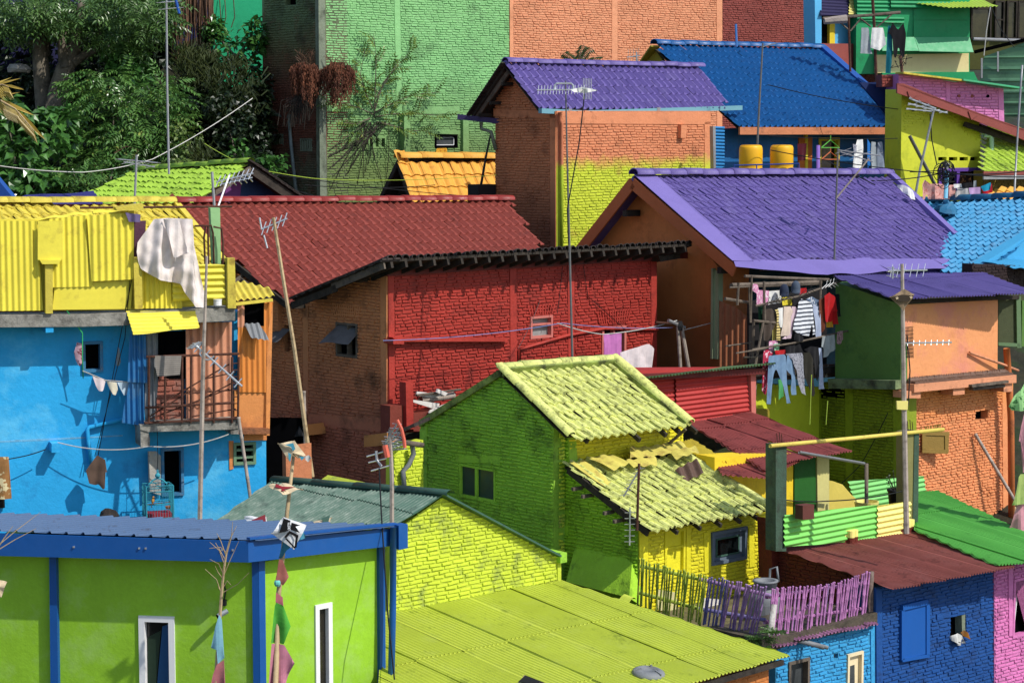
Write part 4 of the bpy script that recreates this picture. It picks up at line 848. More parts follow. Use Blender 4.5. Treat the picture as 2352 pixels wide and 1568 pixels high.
cwf = cw2.off(.12)
def garment(name, label, polys, mat, pl, group=None, amp=.025, freq=14, seed=1, cat='clothing', px=True, n=14, m=9):
    mb = MB(); drape(mb, pl, polys, amp, freq, 0, n, m, seed, px); return solo(name, mb, mat, label, cat, group, True)
M_c_grey = cloth('grey_cloth', (150, 160, 165)); M_c_white = cloth('white_cloth', (226, 226, 222)); M_c_black = cloth('black_cloth', (28, 28, 32)); M_c_teal = cloth('teal_cloth', (10, 110, 125))
garment('tank_top', 'white and grey tank top hung left on the washing post', [QS(0, 3, (835, 250), (905, 250), (920, 440), (935, 485), (825, 480), (845, 330))], M_c_grey, cwf, CL_G)
garment('shirt', 'loose white top hung beside the grey tank top', [QS(0, 3, (925, 250), (1035, 250), (1058, 400), (1000, 455), (920, 430))], M_c_white, cwf.off(.05), CL_G)
garment('trousers', 'narrow teal trousers hanging long from the cross bar end', [QS(0, 3, (1075, 230), (1110, 240), (1115, 440), (1100, 660), (1055, 655), (1060, 430))], M_c_teal, cwf.off(.02), CL_G, amp=.02)
garment('hooded_top', 'black short sleeved hooded top on a white hanger', [QS(0, 3, (1115, 205), (1165, 270), (1215, 205), (1235, 300), (1230, 500), (1190, 520), (1172, 400), (1150, 525), (1125, 510), (1110, 320), (1080, 300))], M_c_black, cwf.off(.08), CL_G, amp=.015)
pole('thin rusty pole with a wire bundle above the pink brick wall', [P(2074, 188, 62.5), P(2068, 128, 62.5)], .045, M_rust)
mb = MB(); R7 = random.Random(3)
for i in range(9):
    a = P(2066 + R7.uniform(-14, 14), 138 + R7.uniform(-10, 16), 62.3); mb.tube([a, a + Vector((R7.uniform(-.2, .2), -.05, R7.uniform(-.15, .15))), a + Vector((R7.uniform(-.25, .25), 0, R7.uniform(-.2, .2)))], .012, 4)
solo('wire_bundle', mb, M_wire, 'tangled black wires at the top of the rusty pole', 'wires')
# ================================================================== pink wall house and lime house
kq = VP(2200, 240, 62.8, 18); M_pink = paint('pink_brick_paint', (224, 120, 190), var=.12, bump=.28, bs=22, dirt=(150, 75, 120), amt=.18, ds=2)
H = T('pink_wall_house', 'house with a pink brick wall below a thin green roof edge', 'house', kq.hit(2190, 280))
wallpart(H, kq, [(2062, 170), (2300, 203), (2306, 290), (2062, 290)], M_pink, depth=.8, brick=dict(ch=.085, bl=.29, joint=.022, relief=.022, jit=.009, seed=71), extra=[[(2172, 188), (2181, 188), (2184, 280), (2174, 280)], [(2292, 202), (2304, 204), (2306, 290), (2294, 290)]])
for x in (2202, 2232, 2268): add('pipe_hole', MB().tube([kq.hit(x, 221) - kq.n * .05, kq.hit(x, 221) + kq.n * .03], .05, 10), M_maroon if x < 2260 else M_dark, H)
add('roof_edge', MB().beam(kq.hit(2062, 168) + kq.n * .1, kq.hit(2205, 186) + kq.n * .12, .5, .05), M_yeltile, H); add('roof_edge', MB().beam(kq.hit(2195, 184) + kq.n * .15, kq.hit(2330, 203) + kq.n * .15, .6, .05), paint('mint_edge', (60, 180, 120), var=.1), H)
wallpart(H, kq.off(-.4), [(2024, 172), (2064, 174), (2064, 200), (2024, 200)], M_tallred, depth=.4, brick=dict(ch=.085, bl=.28, seed=72))
lq_ = VP(2150, 350, 60.5, 26); M_lime2 = paint('acid_lime_wall', (208, 214, 24), var=.1, bump=.12, dirt=(150, 165, 20), amt=.22, ds=1.5)
H = T('acid_lime_house', 'acid lime house with purple framed window under a maroon roof edge', 'house', lq_.hit(2160, 460))
vr = [RU(lq_, 2155 + 24.5 * i, 361, 2174 + 24.5 * i, 369) for i in range(4)]; wv = RU(lq_, 2155, 386, 2250, 440)
wallpart(H, lq_, [(2070, 205), (2250, 270), (2256, 480), (2068, 480)], M_lime2, vr + [wv], depth=.8)
ob = [lq_.uv(*p) for p in [(2072, 210), (2150, 240), (2250, 280), (2255, 330), (2235, 320), (2180, 275), (2150, 262), (2120, 280), (2076, 300)]]
add('brick_face', bricks(MB(), lq_, ob, ch=.075, bl=.25, joint=.02, relief=.02, jit=.01, seed=73), M_lime2, H)
for v in vr: opening(H, lq_, v, M_dark, name='vent')
M_violet = paint('violet_frame', (105, 60, 175), var=.1)
wn_ = window(H, lq_, wv, M_violet, M_dark, fw=.1, rec=.1, proud=.05, mv=(.46,), thin=.05)
add('curtain', MB().strip(lq_, [(2205, 394), (2235, 394), (2235, 430), (2205, 430)], -.08, -.05), cloth('brown_dotted', (78, 52, 38), (190, 120, 60), 'spots', 14), wn_)
add('grille', MB().strip(lq_, [(2160, 395), (2196, 395), (2196, 398), (2160, 398)], -.05, 0).strip(lq_, [(2160, 405), (2196, 405), (2196, 408), (2160, 408)], -.05, 0).strip(lq_, [(2160, 416), (2196, 416), (2196, 419), (2160, 419)], -.05, 0), M_wire, wn_)
mo = lq_.off(.6)
add('roof', MB().slab(mo, mo.uvs([(2061, 192), (2076, 192), (2230, 255), (2420, 322), (2420, 352), (2330, 312), (2200, 262), (2061, 214)]), (), -.06, 0), M_maroon, H, label='maroon barge board')
p0, p1, p2 = mo.hit(2061, 195), mo.hit(2230, 257), mo.hit(2420, 325); bk = Vector((.25, 1.1, -.1))
add('roof', MB().hexa([p0, p1, p1 + bk, p0 + bk, p0 + Z * .05, p1 + Z * .05, p1 + bk + Z * .05, p0 + bk + Z * .05]).hexa([p1, p2, p2 + bk, p1 + bk, p1 + Z * .05, p2 + Z * .05, p2 + bk + Z * .05, p1 + bk + Z * .05]), M_maroon, H)
for x, y in ((2088, 222), (2228, 268)): add('corbel', MB().slab(mo.off(.03), mo.uvs([(x - 5, y - 12), (x + 18, y - 4), (x + 2, y + 8)]), (), -.05, 0), M_maroon, H)
for x, y, x1, y1 in ((2215, 285, 2330, 325), (2250, 290, 2360, 332)): add('rafter', MB().beam(lq_.off(.2).hit(x, y), mo.off(-.3).hit(x1, y1), .1, .14), M_dwood, H)
# lime tile roof at the right edge
zr = RP(2260, 392, 59.5, 30, 27); H = T('lime_tile_house', 'house corner with lime green tile roof at the right edge below the maroon roof', 'house', zr.hit(2320, 395) - Z * 1)
add('roof', tiles(MB(), zr, zr.uvs([(2258, 296), (2420, 296), (2420, 393), (2258, 393)]), w=.23, l=.27, amp=.045, step=.03, seed=75, prof=WAVE), paint('lime_green_tile', (172, 205, 50), var=.1, bump=.15, dirt=(110, 140, 30), amt=.25, ds=2), H)
zw = VPo(zr.hit(2260, 394) + Vector((-.2, .35, 0)), 30)
wallpart(H, zw, [(2256, 392), (2420, 392), (2420, 460), (2256, 460)], paint('dark_olive_brick', (120, 95, 10), var=.2, bump=.2), depth=.4, brick=dict(ch=.075, seed=76))
add('fascia', MB().beam(zr.hit(2258, 398), zr.hit(2420, 397), .05, .1), M_maroon, H); add('beam', MB().beam(zr.hit(2258, 408) - zr.u * 0, zr.hit(2420, 406), .05, .1), M_galv, H)
zo = RP(2265, 458, 57.5, -30, 24); H = T('orange_tile_roof', 'patch of orange roof tiles behind the cyan ridge at the right edge', 'roof', zo.hit(2320, 460))
add('tiles', tiles(MB(), zo, zo.uvs([(2290, 430), (2430, 428), (2430, 462), (2255, 462)]), w=.24, l=.28, amp=.05, step=.03, seed=77, prof=WAVE), M_ochre, H)
pole('white drainpipe at the lime wall corner below the maroon roof', [lq_.hit(2248, 310) + lq_.n * .2, lq_.hit(2264, 311) + lq_.n * .2, lq_.hit(2267, 320) + lq_.n * .2, lq_.hit(2267, 435) + lq_.n * .2], .07, paint('mint_pipe', (150, 190, 165), var=.1), 'drainpipe', 'pipe')
pole('grey pole leaning on the left side of the lime wall', [lq_.hit(2074, 312) + lq_.n * .3, lq_.hit(2118, 425) + lq_.n * .6], .05, M_galv)
pole('thin grey mast at the right edge in front of the lime tiles', [P(2330, 440, 57), P(2336, 330, 57), P(2345, 190, 57), P(2348, 150, 57)], .028, M_galv, 'mast', 'pole')
# washing in front of it
wl_ = VP(2180, 430, 55, 16); WG = 'washing on the line below the lime house'
M_c_pinkp = cloth('pink_pattern', (226, 158, 146), (200, 110, 100), 'spots', 16); M_c_lil = cloth('lilac', (190, 150, 205)); M_c_str = cloth('bw_stripe', (215, 210, 205), (40, 40, 50), 'vstripe', 9)
garment('bed_sheet', 'long pink patterned sheet on the washing line', [S3((345, 570), (420, 630), (500, 625), (590, 640), (675, 640), (660, 780), (410, 782), (395, 700), (380, 785), (340, 785))], M_c_pinkp, wl_, WG, amp=.05)
garment('shirt', 'white shirt on the line beside the pink sheet', [S3((650, 632), (735, 628), (735, 665), (652, 672))], M_c_white, wl_.off(.05), WG)
garment('shorts', 'black shorts pegged next to the white shirt', [S3((735, 625), (838, 610), (840, 665), (742, 672))], M_c_black, wl_.off(.07), WG)
garment('dress', 'black and white striped dress below the white shirt', [S3((680, 672), (798, 672), (805, 772), (660, 775))], M_c_str, wl_.off(.12), WG)
garment('shirt', 'lilac shirt hanging right of the striped dress', [S3((800, 668), (915, 660), (922, 730), (912, 768), (808, 768))], M_c_lil, wl_.off(.1), WG)
garment('flag', 'turquoise flag with red edges at the end of the line', [S3((920, 655), (1020, 612), (1030, 705), (945, 735))], cloth('turquoise', (10, 150, 190)), wl_.off(.1), WG)
garment('towel', 'red cloth strip at the turquoise flag', [S3((925, 670), (940, 735), (1035, 712), (1035, 620), (1024, 620), (1010, 690), (945, 705))], cloth('crimson', (190, 15, 30)), wl_.off(.13), WG)
garment('bed_sheet', 'crumpled white sheet at the purple roof verge', [S3((95, 640), (160, 640), (245, 690), (285, 790), (230, 780))], M_c_white, VP(2085, 440, 53.5, 30), WG, amp=.06)
garment('towel', 'small grey white towel at the right of the black shorts', [S3((848, 600), (876, 595), (878, 660), (850, 662))], M_c_grey, wl_.off(.06), WG)
tp = P(2172, 456, 54.3)
t = T('cable_post', 'light blue post carrying a tangle of black cables', 'post', tp)
add('pipe', MB().tube([tp, P(2175, 392, 54.3)], .055, 8), paint('light_blue_pipe', (96, 170, 205), var=.1), t, True)
add('cap', MB().lathe(P(2174, 380, 54.3), [(.05, -.1), (.05, 0), (.09, .01), (.08, .06), (.0, .08)], 12), M_galv, t)
mb = MB(); R7 = random.Random(9)
for i in range(16):
    c_ = P(2166 + R7.uniform(-10, 12), 392 + R7.uniform(-6, 26), 54.2); r_ = R7.uniform(.08, .28); mb.tube([c_ + Vector((math.cos(a_ * .6) * r_ * .8, -.05 + .03 * math.sin(a_), math.sin(a_ * .6) * r_)) for a_ in range(11)], .011, 4)
add('cable_coil', mb, M_wire, t)
# ================================================================== cyan tile roof at the right
cy = RP(2200, 560, 52, -48, 19); M_cyan = paint('cyan_tile', (40, 140, 195), var=.14, bump=.15, dirt=(20, 85, 130), amt=.25, ds=2, rough=.5)
H = T('cyan_tiled_house', 'house with a cyan blue tile roof and gable at the right edge', 'house', cy.hit(2270, 610) - Z * 2)
rf = add('roof', tiles(MB(), cy, cy.uvs([(2095, 466), (2430, 450), (2430, 500), (2240, 640), (2180, 640)]), w=.2, l=.28, amp=.04, step=.032, seed=81), M_cyan, H)
add('ridge_cap', caps(MB(), cy.hit(2095, 468) + Z * .06, cy.hit(2430, 453) + Z * .06, .15, .5, 4), paint('dark_cyan_tile', (22, 105, 150), var=.15, bump=.2), rf, True)
v0, v1 = cy.hit(2430, 500), cy.hit(2230, 625); M_cyan2 = paint('cyan_board', (50, 160, 215), var=.08, bump=.08)
add('verge_board', MB().beam(v0 + cy.n * .06, v1 + cy.n * .06, .32, .1, cy.n), M_cyan2, H)
gw = VPo(cy.hit(2352, 570) + Vector((0, .2, -.1)), 30); wallpart(H, gw, [(2250, 620), (2430, 505), (2430, 640), (2250, 640)], M_cyan2, depth=.3)
tp = RPo(cy.hit(2300, 610) + Vector((0, -.5, 0)), 42, 8); add('awning', sheet(MB(), tp, tp.uvs([(2255, 598), (2420, 590), (2420, 625), (2305, 612)]), per=.2, amp=.02, sw=9), M_cyan2, H)
tb = VPo(cy.hit(2300, 625) + Vector((0, -.1, -.05)), 42)
wallpart(H, tb, [(2232, 606), (2420, 612), (2420, 720), (2232, 700)], paint('charred_brick', (48, 30, 30), var=.3, bump=.3), depth=.3, brick=dict(ch=.07, seed=82))
# the plaster lump at the foot of the post
lump = MB().lathe(P(2172, 478, 53.9), [(.3, -.12), (.27, -.02), (.2, .06), (.1, .13), (.07, .2), (0, .21)], 14); lump.v = [v + Vector((.12 * noise.noise(v * 4), .05 * noise.noise(v * 6), .08 * noise.noise(v * 5))) for v in lump.v]
add('mortar_lump', lump, paint('dark_cyan_tile', (22, 105, 150)), rf)
# ================================================================== the big purple roofed house
hc = P(1653, 700, 48); hl = VPo(hc, -48); M_hor = paint('burnt_orange_plaster', (232, 126, 54), var=.14, bump=.08, bs=30, dirt=(140, 62, 20), amt=.22, ds=1, grad=[((150, 78, 30), 8.9, 7.2)], streak=.12)
H = T('big_purple_roof_house', 'wide house with a big purple tile roof and burnt orange gable wall', 'house', hl.hit(1600, 900))
wallpart(H, hl, [(1335, 600), (1455, 425), (1640, 600), (1653, 618), (1653, 900), (1335, 900)], M_hor, depth=1.)
vv = hl.off(.5); A, E = vv.hit(1455, 405), vv.hit(1684, 601); ph = RP2(A, E, 42)
hq = ph.uvs([(1496, 405), (2040, 404), (2252, 601), (1722, 601)])
rf = add('roof', tiles(MB(), ph, hq, w=.215, l=.272, amp=.042, step=.026, jit=.8, seed=91, prof=WAVE), M_purple, H)
add('ridge_cap', caps(MB(), A + Z * .07, ph.hit(2042, 404) + Z * .07, .15, .5, 6), M_purple, rf, True)
M_pflash = paint('violet_flashing', (114, 98, 176), var=.09, bump=.05, rough=.5)
o = ph.uvs([(1452, 404), (1502, 404), (1728, 603), (1680, 603)])
add('verge_flashing', sheet(MB(), ph.off(.05), o, per=3, amp=.01, sw=9, dent=.03), M_pflash, rf)
add('verge_flashing', MB().beam(ph.hit(2042, 405) + ph.n * .08, ph.hit(2254, 602) + ph.n * .06, .2, .1, ph.n), M_pflash, rf)
add('roof_underside', MB().slab(ph.off(-.07), ph.uvs([(1458, 407), (2040, 408), (2250, 601), (1690, 601)]), (), -.04, 0), M_dwood, H)
E3 = vv.hit(1326, 570); bk = ph.u * 8; M_barge = paint('orange_barge_board', (196, 96, 44), var=.12, bump=.1)
add('roof', MB().hexa([A - Z * .12, E3 - Z * .12, E3 + bk - Z * .12, A + bk - Z * .12, A + Z * .02, E3 + Z * .02, E3 + bk + Z * .02, A + bk + Z * .02]), M_purple, H)
add('barge_board', MB().beam(A - Z * .14 + vv.n * .02, E3 - Z * .14 + vv.n * .02, .05, .26), M_barge, H); add('barge_board', MB().beam(A - Z * .16 + vv.n * .02, vv.hit(1690, 612) - Z * .1 + vv.n * .02, .05, .26), M_barge, H)
for x, y in ((1650, 600), (1432, 470)): p = vv.hit(x, y) - Z * .2; add('purlin', MB().beam(p - vv.n * .48, p - vv.n * .03, .12, .14), M_dwood, H)
# flashing strips along its eave
fe = VPo(ph.hit(1690, 602) + Vector((.03, -.03, -.02)), 42)
e1 = RPo(ph.hit(1690, 600) + ph.n * .03, 42, 22)
add('eave_flashing', sheet(MB(), e1, e1.uvs([(1684, 597), (2254, 592), (2260, 612), (2080, 620), (1900, 632), (1690, 612)]), per=1.7, amp=.015, sw=2.2, dent=.04), M_pflash, rf)
e2 = RPo(ph.hit(1940, 612) + ph.n * -.03, 42, 24)
add('eave_flashing', sheet(MB(), e2, e2.uvs([(1918, 616), (2262, 604), (2266, 632), (2120, 634), (1920, 640)]), per=1.3, amp=.02, sw=1.1, dent=.05, lift=.03), M_pflash, rf)
# blue back wall behind the washing and its lower parts
hr = VPo(hc + Vector((-.1, .15, 0)), 42)
wallpart(H, hr, [(1653, 600), (2000, 600), (2000, 900), (1653, 930)], paint('teal_blue_wall', (14, 72, 98), var=.25, bump=.1, dirt=(8, 36, 50), amt=.3), depth=.4)
add('column', MB().box(hl, -.16, 0, -1.2, .75, -.1, .05).box(hr, -.12, .2, -1.2, .8, 0, .06), paint('pale_green_column', (150, 165, 120), var=.15, bump=.1), H)
add('beam', MB().beam(hr.hit(1690, 610) + hr.n * .75, hr.hit(1850, 606) + hr.n * .75, .1, .16), M_wood, H); add('beam', MB().beam(hr.hit(1850, 608) + hr.n * .72, hr.hit(1925, 612) + hr.n * .72, .04, .16), paint('grey_green_strip', (140, 150, 130)), H)
M_ycorr = paint('brown_orange_sheet', (176, 100, 60), var=.15, bump=.1, dirt=(110, 62, 40), amt=.25, ds=2)
cr_ = VPo(hl.hit(1653, 780) + hl.n * .03, -20); o = cr_.uvs([(1652, 690), (1690, 705), (1722, 732), (1718, 900), (1652, 900)])
add('sheet_screen', sheet(MB(), cr_, o, per=.13, amp=.018, sw=9), M_ycorr, H)
# lime walls below
lw = VP(1800, 980, 46.3, 42); M_lshade = paint('lime_yellow_wall', (190, 205, 14), var=.12, bump=.1, dirt=(110, 120, 15), amt=.2)
wallpart(H, lw, [(1726, 880), (1900, 890), (1900, 1130), (1726, 1130)], M_lshade, depth=.4)
add('window', MB().strip(lw, [(1728, 938), (1765, 938), (1765, 965), (1728, 965)], 0, .03), M_oly, H)
# ================================================================== orange plastered corner house
jc = P(2070, 750, 45); jl, jr = VPo(jc, -48), VPo(jc, 42)
M_jgreen = paint('bottle_green_plaster', (84, 132, 48), var=.14, bump=.14, bs=20, dirt=(50, 88, 40), amt=.25, ds=1.5, second=(150, 185, 120), s2=(.68, .74, 2.2))
M_jor = paint('peach_orange_plaster', (238, 148, 84), var=.08, bump=.22, bs=14, dirt=(196, 112, 62), amt=.22, ds=2.2, second=(224, 130, 100), s2=(.5, .65, .9))
H = T('peach_corner_house', 'two storey corner house, peach plaster above and orange brick below', 'house', jc - Z * 4.2)
wallpart(H, jl, [(1918, 648), (2070, 700), (2070, 880), (1918, 882)], M_jgreen, depth=1.)
wallpart(H, jr, [(2070, 700), (2292, 688), (2292, 872), (2070, 890)], M_jor, depth=1.)
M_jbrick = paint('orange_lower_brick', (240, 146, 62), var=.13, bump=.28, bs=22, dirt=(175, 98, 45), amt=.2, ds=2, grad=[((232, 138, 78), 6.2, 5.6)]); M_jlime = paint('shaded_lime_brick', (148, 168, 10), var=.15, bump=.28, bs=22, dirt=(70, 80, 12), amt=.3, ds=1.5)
jl2, jr2 = jl.off(-.22), jr.off(-.18)
hs = RU(jr2, 2119, 992, 2152, 1030); hh = RU(jr2, 2240, 944, 2269, 962)
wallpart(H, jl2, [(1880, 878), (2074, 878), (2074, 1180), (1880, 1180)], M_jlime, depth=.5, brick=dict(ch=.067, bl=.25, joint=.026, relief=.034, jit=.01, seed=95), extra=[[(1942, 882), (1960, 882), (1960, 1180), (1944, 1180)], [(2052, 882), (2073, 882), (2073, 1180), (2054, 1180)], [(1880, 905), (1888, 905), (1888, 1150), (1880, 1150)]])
wallpart(H, jr2, [(2074, 880), (2325, 865), (2325, 1260), (2074, 1260)], M_jbrick, [hs, hh], depth=1., brick=dict(ch=.062, bl=.2, joint=.019, relief=.022, jit=.009, seed=96), extra=[[(2300, 870), (2325, 870), (2325, 1260), (2303, 1260)]])
add('opening', MB().strip(jl2, [(1888, 892), (1941, 892), (1941, 914), (1888, 914)], -.02, .03), M_dark, H)
M_jl = paint('peach_ledge', (226, 142, 96), var=.14, bump=.25, dirt=(110, 72, 55), amt=.3, ds=3); M_brn = paint('crumbled_mortar', (110, 80, 64), var=.3, bump=.6, bs=18)
add('cornice', MB().strip(jr, [(2075, 880), (2310, 858), (2310, 876), (2075, 898)], -.1, .28).strip(jr, [(2060, 896), (2095, 895), (2095, 912), (2060, 912)], -.1, .22).strip(jr, [(2170, 885), (2196, 882), (2196, 903), (2170, 905)], -.1, .22).strip(jr, [(2286, 872), (2306, 870), (2306, 897), (2286, 898)], -.1, .22), M_jl, H)
mb = MB().strip(jr, [(2080, 874), (2305, 853), (2305, 861), (2080, 882)], -.05, .25); R8 = random.Random(4)
for i in range(40):
    x = 2082 + 222 * i / 40; p = jr.hit(x, 872 - 20 * (i / 40)) + jr.n * .1; mb.lathe(p, [(.1 * R8.uniform(.5, 1), -.06), (.1 * R8.uniform(.7, 1.2), 0), (.05, R8.uniform(.02, .06)), (0, .07)], 7)
add('crumbled_mortar', mb, M_brn, H)
add('cornice', MB().strip(jl, [(1916, 868), (2072, 872), (2072, 892), (1918, 890)], -.1, .22), paint('green_grey_ledge', (120, 140, 90), var=.25, bump=.3, dirt=(48, 46, 36), amt=.5, ds=3), H)
add('ledge_board', MB().strip(jr, [(2200, 880), (2285, 870), (2285, 876), (2202, 886)], .2, .36).strip(jr, [(2210, 888), (2284, 880), (2284, 886), (2212, 894)], .15, .28), M_wood, H)
wsh = window(H, jr2, hs, M_jbrick, M_dark, fw=.03, rec=.14, proud=.03)
sh = VPo(jr2.hit(2117, 1020) + jr2.n * .06, 22); M_shut = paint('olive_shutter', (150, 116, 42), var=.12, bump=.2, dirt=(95, 72, 28), amt=.25)
so = add('shutter', MB().strip(sh, [(2117, 991), (2177, 992), (2175, 1040), (2117, 1038)], 0, .025), M_shut, H)
add('shutter_frame', MB().strip(sh, [(2116, 990), (2178, 991), (2178, 1000), (2116, 998)], .02, .045).strip(sh, [(2116, 1030), (2177, 1032), (2175, 1041), (2116, 1039)], .02, .045).strip(sh, [(2116, 998), (2124, 998), (2124, 1031), (2116, 1031)], .02, .045).strip(sh, [(2168, 1000), (2177, 1000), (2176, 1032), (2168, 1032)], .02, .045), M_shut, so)
opening(H, jr2, hh, M_dark); add('brick_arch', bricks(MB(), jr2, RU(jr2, 2113, 972, 2160, 988), ch=.16, bl=.05, joint=.012, relief=.03, seed=8), M_shut, H)
add('pipe', MB().tube([jr.hit(2222, 809) + jr.n * .05, jr.hit(2290, 835) + jr.n * .14, jr.hit(2330, 850) + jr.n * .1], .03, 8), M_jl, H, True)
# purple corrugated canopy over it
pt = RP(2050, 688, 44.3, 42, 10); ptq = pt.uvs([(1912, 634), (2262, 628), (2420, 692), (2420, 668 + 2), (2352, 676), (2050, 689)])
ptq = pt.uvs([(1912, 636), (2258, 627), (2352, 666), (2354, 677), (2052, 690)])
add('canopy', sheet(MB(), pt, ptq, per=.09, amp=.012, sw=1., seed=6, dent=.02, lift=.01, joints=[pt.uv(1990, 655)[1]]), paint('purple_sheet', (98, 84, 156), var=.1, bump=.05, rough=.5, dirt=(70, 54, 110), amt=.2, ds=2), H)
add('canopy_beam', MB().beam(jr.hit(2070, 692) + jr.n * .1, jr.hit(2330, 682) + jr.n * .1, .06, .08), M_dwood, H)
# green side box on the right
gb = VP(2310, 730, 47.5, 20); M_gbox = paint('mint_green_board', (96, 130, 84), var=.15, bump=.06, rough=.4)
H2 = T('green_bay', 'dark green bay with pale window edge at the right of the peach wall', 'bay', gb.hit(2320, 800))
add('wall', MB().strip(gb, [(2293, 672), (2420, 672), (2420, 795), (2293, 795)], -1, 0), paint('moss_green_board', (70, 78, 44), var=.2), H2)
add('window_frame', MB().strip(gb, [(2331, 680), (2341, 680), (2343, 798), (2333, 798)], 0, .06).strip(gb, [(2290, 786), (2340, 788), (2340, 796), (2290, 793)], 0, .06), M_gbox, H2); add('edge_board', MB().strip(gb, [(2345, 690), (2360, 690), (2356, 795), (2344, 795)], 0, .05), M_jgreen, H2)
pj = jr.off(.12)
pole('orange downpipe at the right end of the orange brick wall', [pj.hit(2312, 800), pj.hit(2316, 860), pj.hit(2322, 960), pj.hit(2324, 1235)], .075, paint('orange_pipe', (205, 104, 44), var=.12, dirt=(110, 60, 40), amt=.2), 'downpipe', 'pipe')
pole('grey bamboo leaning on the orange brick wall', [jr2.hit(2298, 1200) + jr2.n * .8, jr2.hit(2232, 997) + jr2.n * .1], .038, M_greybam, 'bamboo_pole', 'pole', bamboo=True)
pole('short thick pale pipe standing at the foot of the orange wall', [jr2.hit(2312, 1205) + jr2.n * .5, jr2.hit(2300, 1163) + jr2.n * .3], .075, M_bamboo, 'pipe', 'pipe')
# things at the right edge
M_bagg = cloth('green_bag', (150, 215, 130), (60, 120, 60), 'spots', 12, .5); ep = VP(2340, 950, 41, 20)
garment('plastic_bag', 'pale green printed bag hanging at the right edge', [QS(2, 3, (2300, 390), (2190, 520), (2165, 590), (2200, 632), (2420, 630), (2420, 380))], M_bagg, ep, amp=.06, cat='bag')
garment('cloth', 'pale green cloth hanging low at the right edge', [QS(2, 3, (2420, 1190), (2250, 1200), (2215, 1400), (2190, 1480), (2420, 1440))], cloth('pale_lime_cloth', (165, 190, 95), None), ep.off(.15), amp=.05, cat='cloth')
garment('cloth', 'upper of two pink cloths hanging at the right edge', [QS(2, 3, (2300, 640), (2260, 800), (2250, 900), (2300, 950), (2260, 1180), (2420, 1200), (2420, 640))], cloth('dusty_pink', (205, 135, 150)), ep, amp=.06, cat='cloth', group='pink cloths at the right edge')
garment('cloth', 'lower pink cloth hanging down beside the green sheet roof', [QS(2, 3, (2230, 1470), (2420, 1440), (2420, 1960), (2250, 1930), (2180, 1670))], cloth('dusty_pink', (205, 135, 150)), ep.off(.05), amp=.06, cat='cloth', group='pink cloths at the right edge')
# ================================================================== red sheet hut and its maroon sheets
kw = VP(1725, 900, 44.4, 42); M_redsheet = paint('red_sheet', (186, 46, 42), var=.1, bump=.05, rough=.5, dirt=(120, 34, 32), amt=.2, ds=2); M_mar = paint('maroon_sheet', (164, 74, 70), var=.14, bump=.06, rough=.55, dirt=(70, 30, 30), amt=.3, ds=2.5)
H = T('red_sheet_hut', 'hut with red corrugated wall, green roof edge and maroon sheet canopy', 'hut', kw.hit(1650, 1000))
wallpart(H, kw.off(-.05), [(1455, 850), (1726, 848), (1735, 970), (1455, 985)], M_redsheet, depth=.6)
add('sheet', sheet(MB(), kw, kw.uvs([(1480, 872), (1547, 868), (1553, 972), (1480, 975)]), per=.095, amp=.014, ribs='u', sw=9), M_redsheet, H); add('sheet', sheet(MB(), kw.off(.04), kw.uvs([(1548, 866), (1712, 858), (1718, 955), (1552, 972)]), per=.095, amp=.014, ribs='u', sw=9, dent=.015), M_redsheet, H)
add('corner_post', MB().strip(kw, [(1716, 850), (1728, 850), (1728, 950), (1718, 950)], -.1, .1), M_redfr, H)
et = RP(1450, 856, 42.3, 42, -6); er = RPo(kw.hit(1600, 848) + kw.n * .35, 42, -8); ku0, ku1 = kw.uv(1448, 857)[0] - kw.uv(1600, 848)[0], kw.uv(1752, 843)[0] - kw.uv(1600, 848)[0]
add('roof', sheet(MB(), er, er.uvs([(1440, 862), (1765, 844), (1768, 838), (1445, 855)]) if False else [(ku0, -.02), (ku1, -.02), (ku1, 2.2), (ku0, 2.2)], per=.09, amp=.014, sw=9), paint('weathered_green_sheet', (110, 150, 90), var=.2, bump=.1, dirt=(60, 70, 50), amt=.4), H)
add('eave_board', MB().beam(kw.hit(1455, 864) + kw.n * .2, kw.hit(1740, 850) + kw.n * .2, .06, .12), paint('dark_red_beam', (110, 32, 30)), H)
km = RP(1725, 952, 44.2, 42, 10)
a = km.uvs([(1568, 975), (1722, 948), (1790, 975), (1957, 1042), (1830, 1060), (1755, 1085), (1640, 1010)])
kj = [km.uv(1640, 985)[1], km.uv(1740, 1030)[1]]
add('roof', sheet(MB(), km, a, per=.085, amp=.012, sw=.8, seed=12, joints=kj, step=.025, lift=.02, dent=.02, jj=.1), M_mar, H)
add('roof', sheet(MB(), km.off(-.06), km.uvs([(1640, 1058), (1765, 1022), (1838, 1056), (1757, 1092), (1660, 1086)]), per=.085, amp=.012, sw=.8, seed=13, lift=.02, dent=.03), M_mar, H)
yk = km.off(.05); add('roof', sheet(MB(), yk, yk.uvs([(1568, 1014), (1590, 1008), (1672, 1060), (1640, 1062), (1575, 1035)]), per=.085, amp=.012, sw=9), M_yeltile, H, label='yellow corrugated sheet')
kl = VPo(km.hit(1800, 1070) + Vector((-.669, .743, 0)) * .5 - Z * .1, 42); M_yel2 = paint('warm_yellow_wall', (240, 200, 10), var=.1, bump=.1, dirt=(170, 130, 10), amt=.2)
wallpart(H, kl, [(1640, 1050), (1822, 1040), (1822, 1230), (1640, 1230)], M_yel2, depth=.5)
M_dgreen = paint('deep_green_door', (28, 100, 24), var=.12, bump=.1)
add('door', MB().strip(kl, [(1823, 1045), (1872, 1038), (1872, 1200), (1823, 1200)], -.1, .02), M_dgreen, H); add('door_post', MB().strip(kl, [(1872, 1036), (1900, 1032), (1900, 1200), (1874, 1200)], -.15, .05), paint('cream_yellow', (205, 195, 110), var=.12, bump=.1), H)
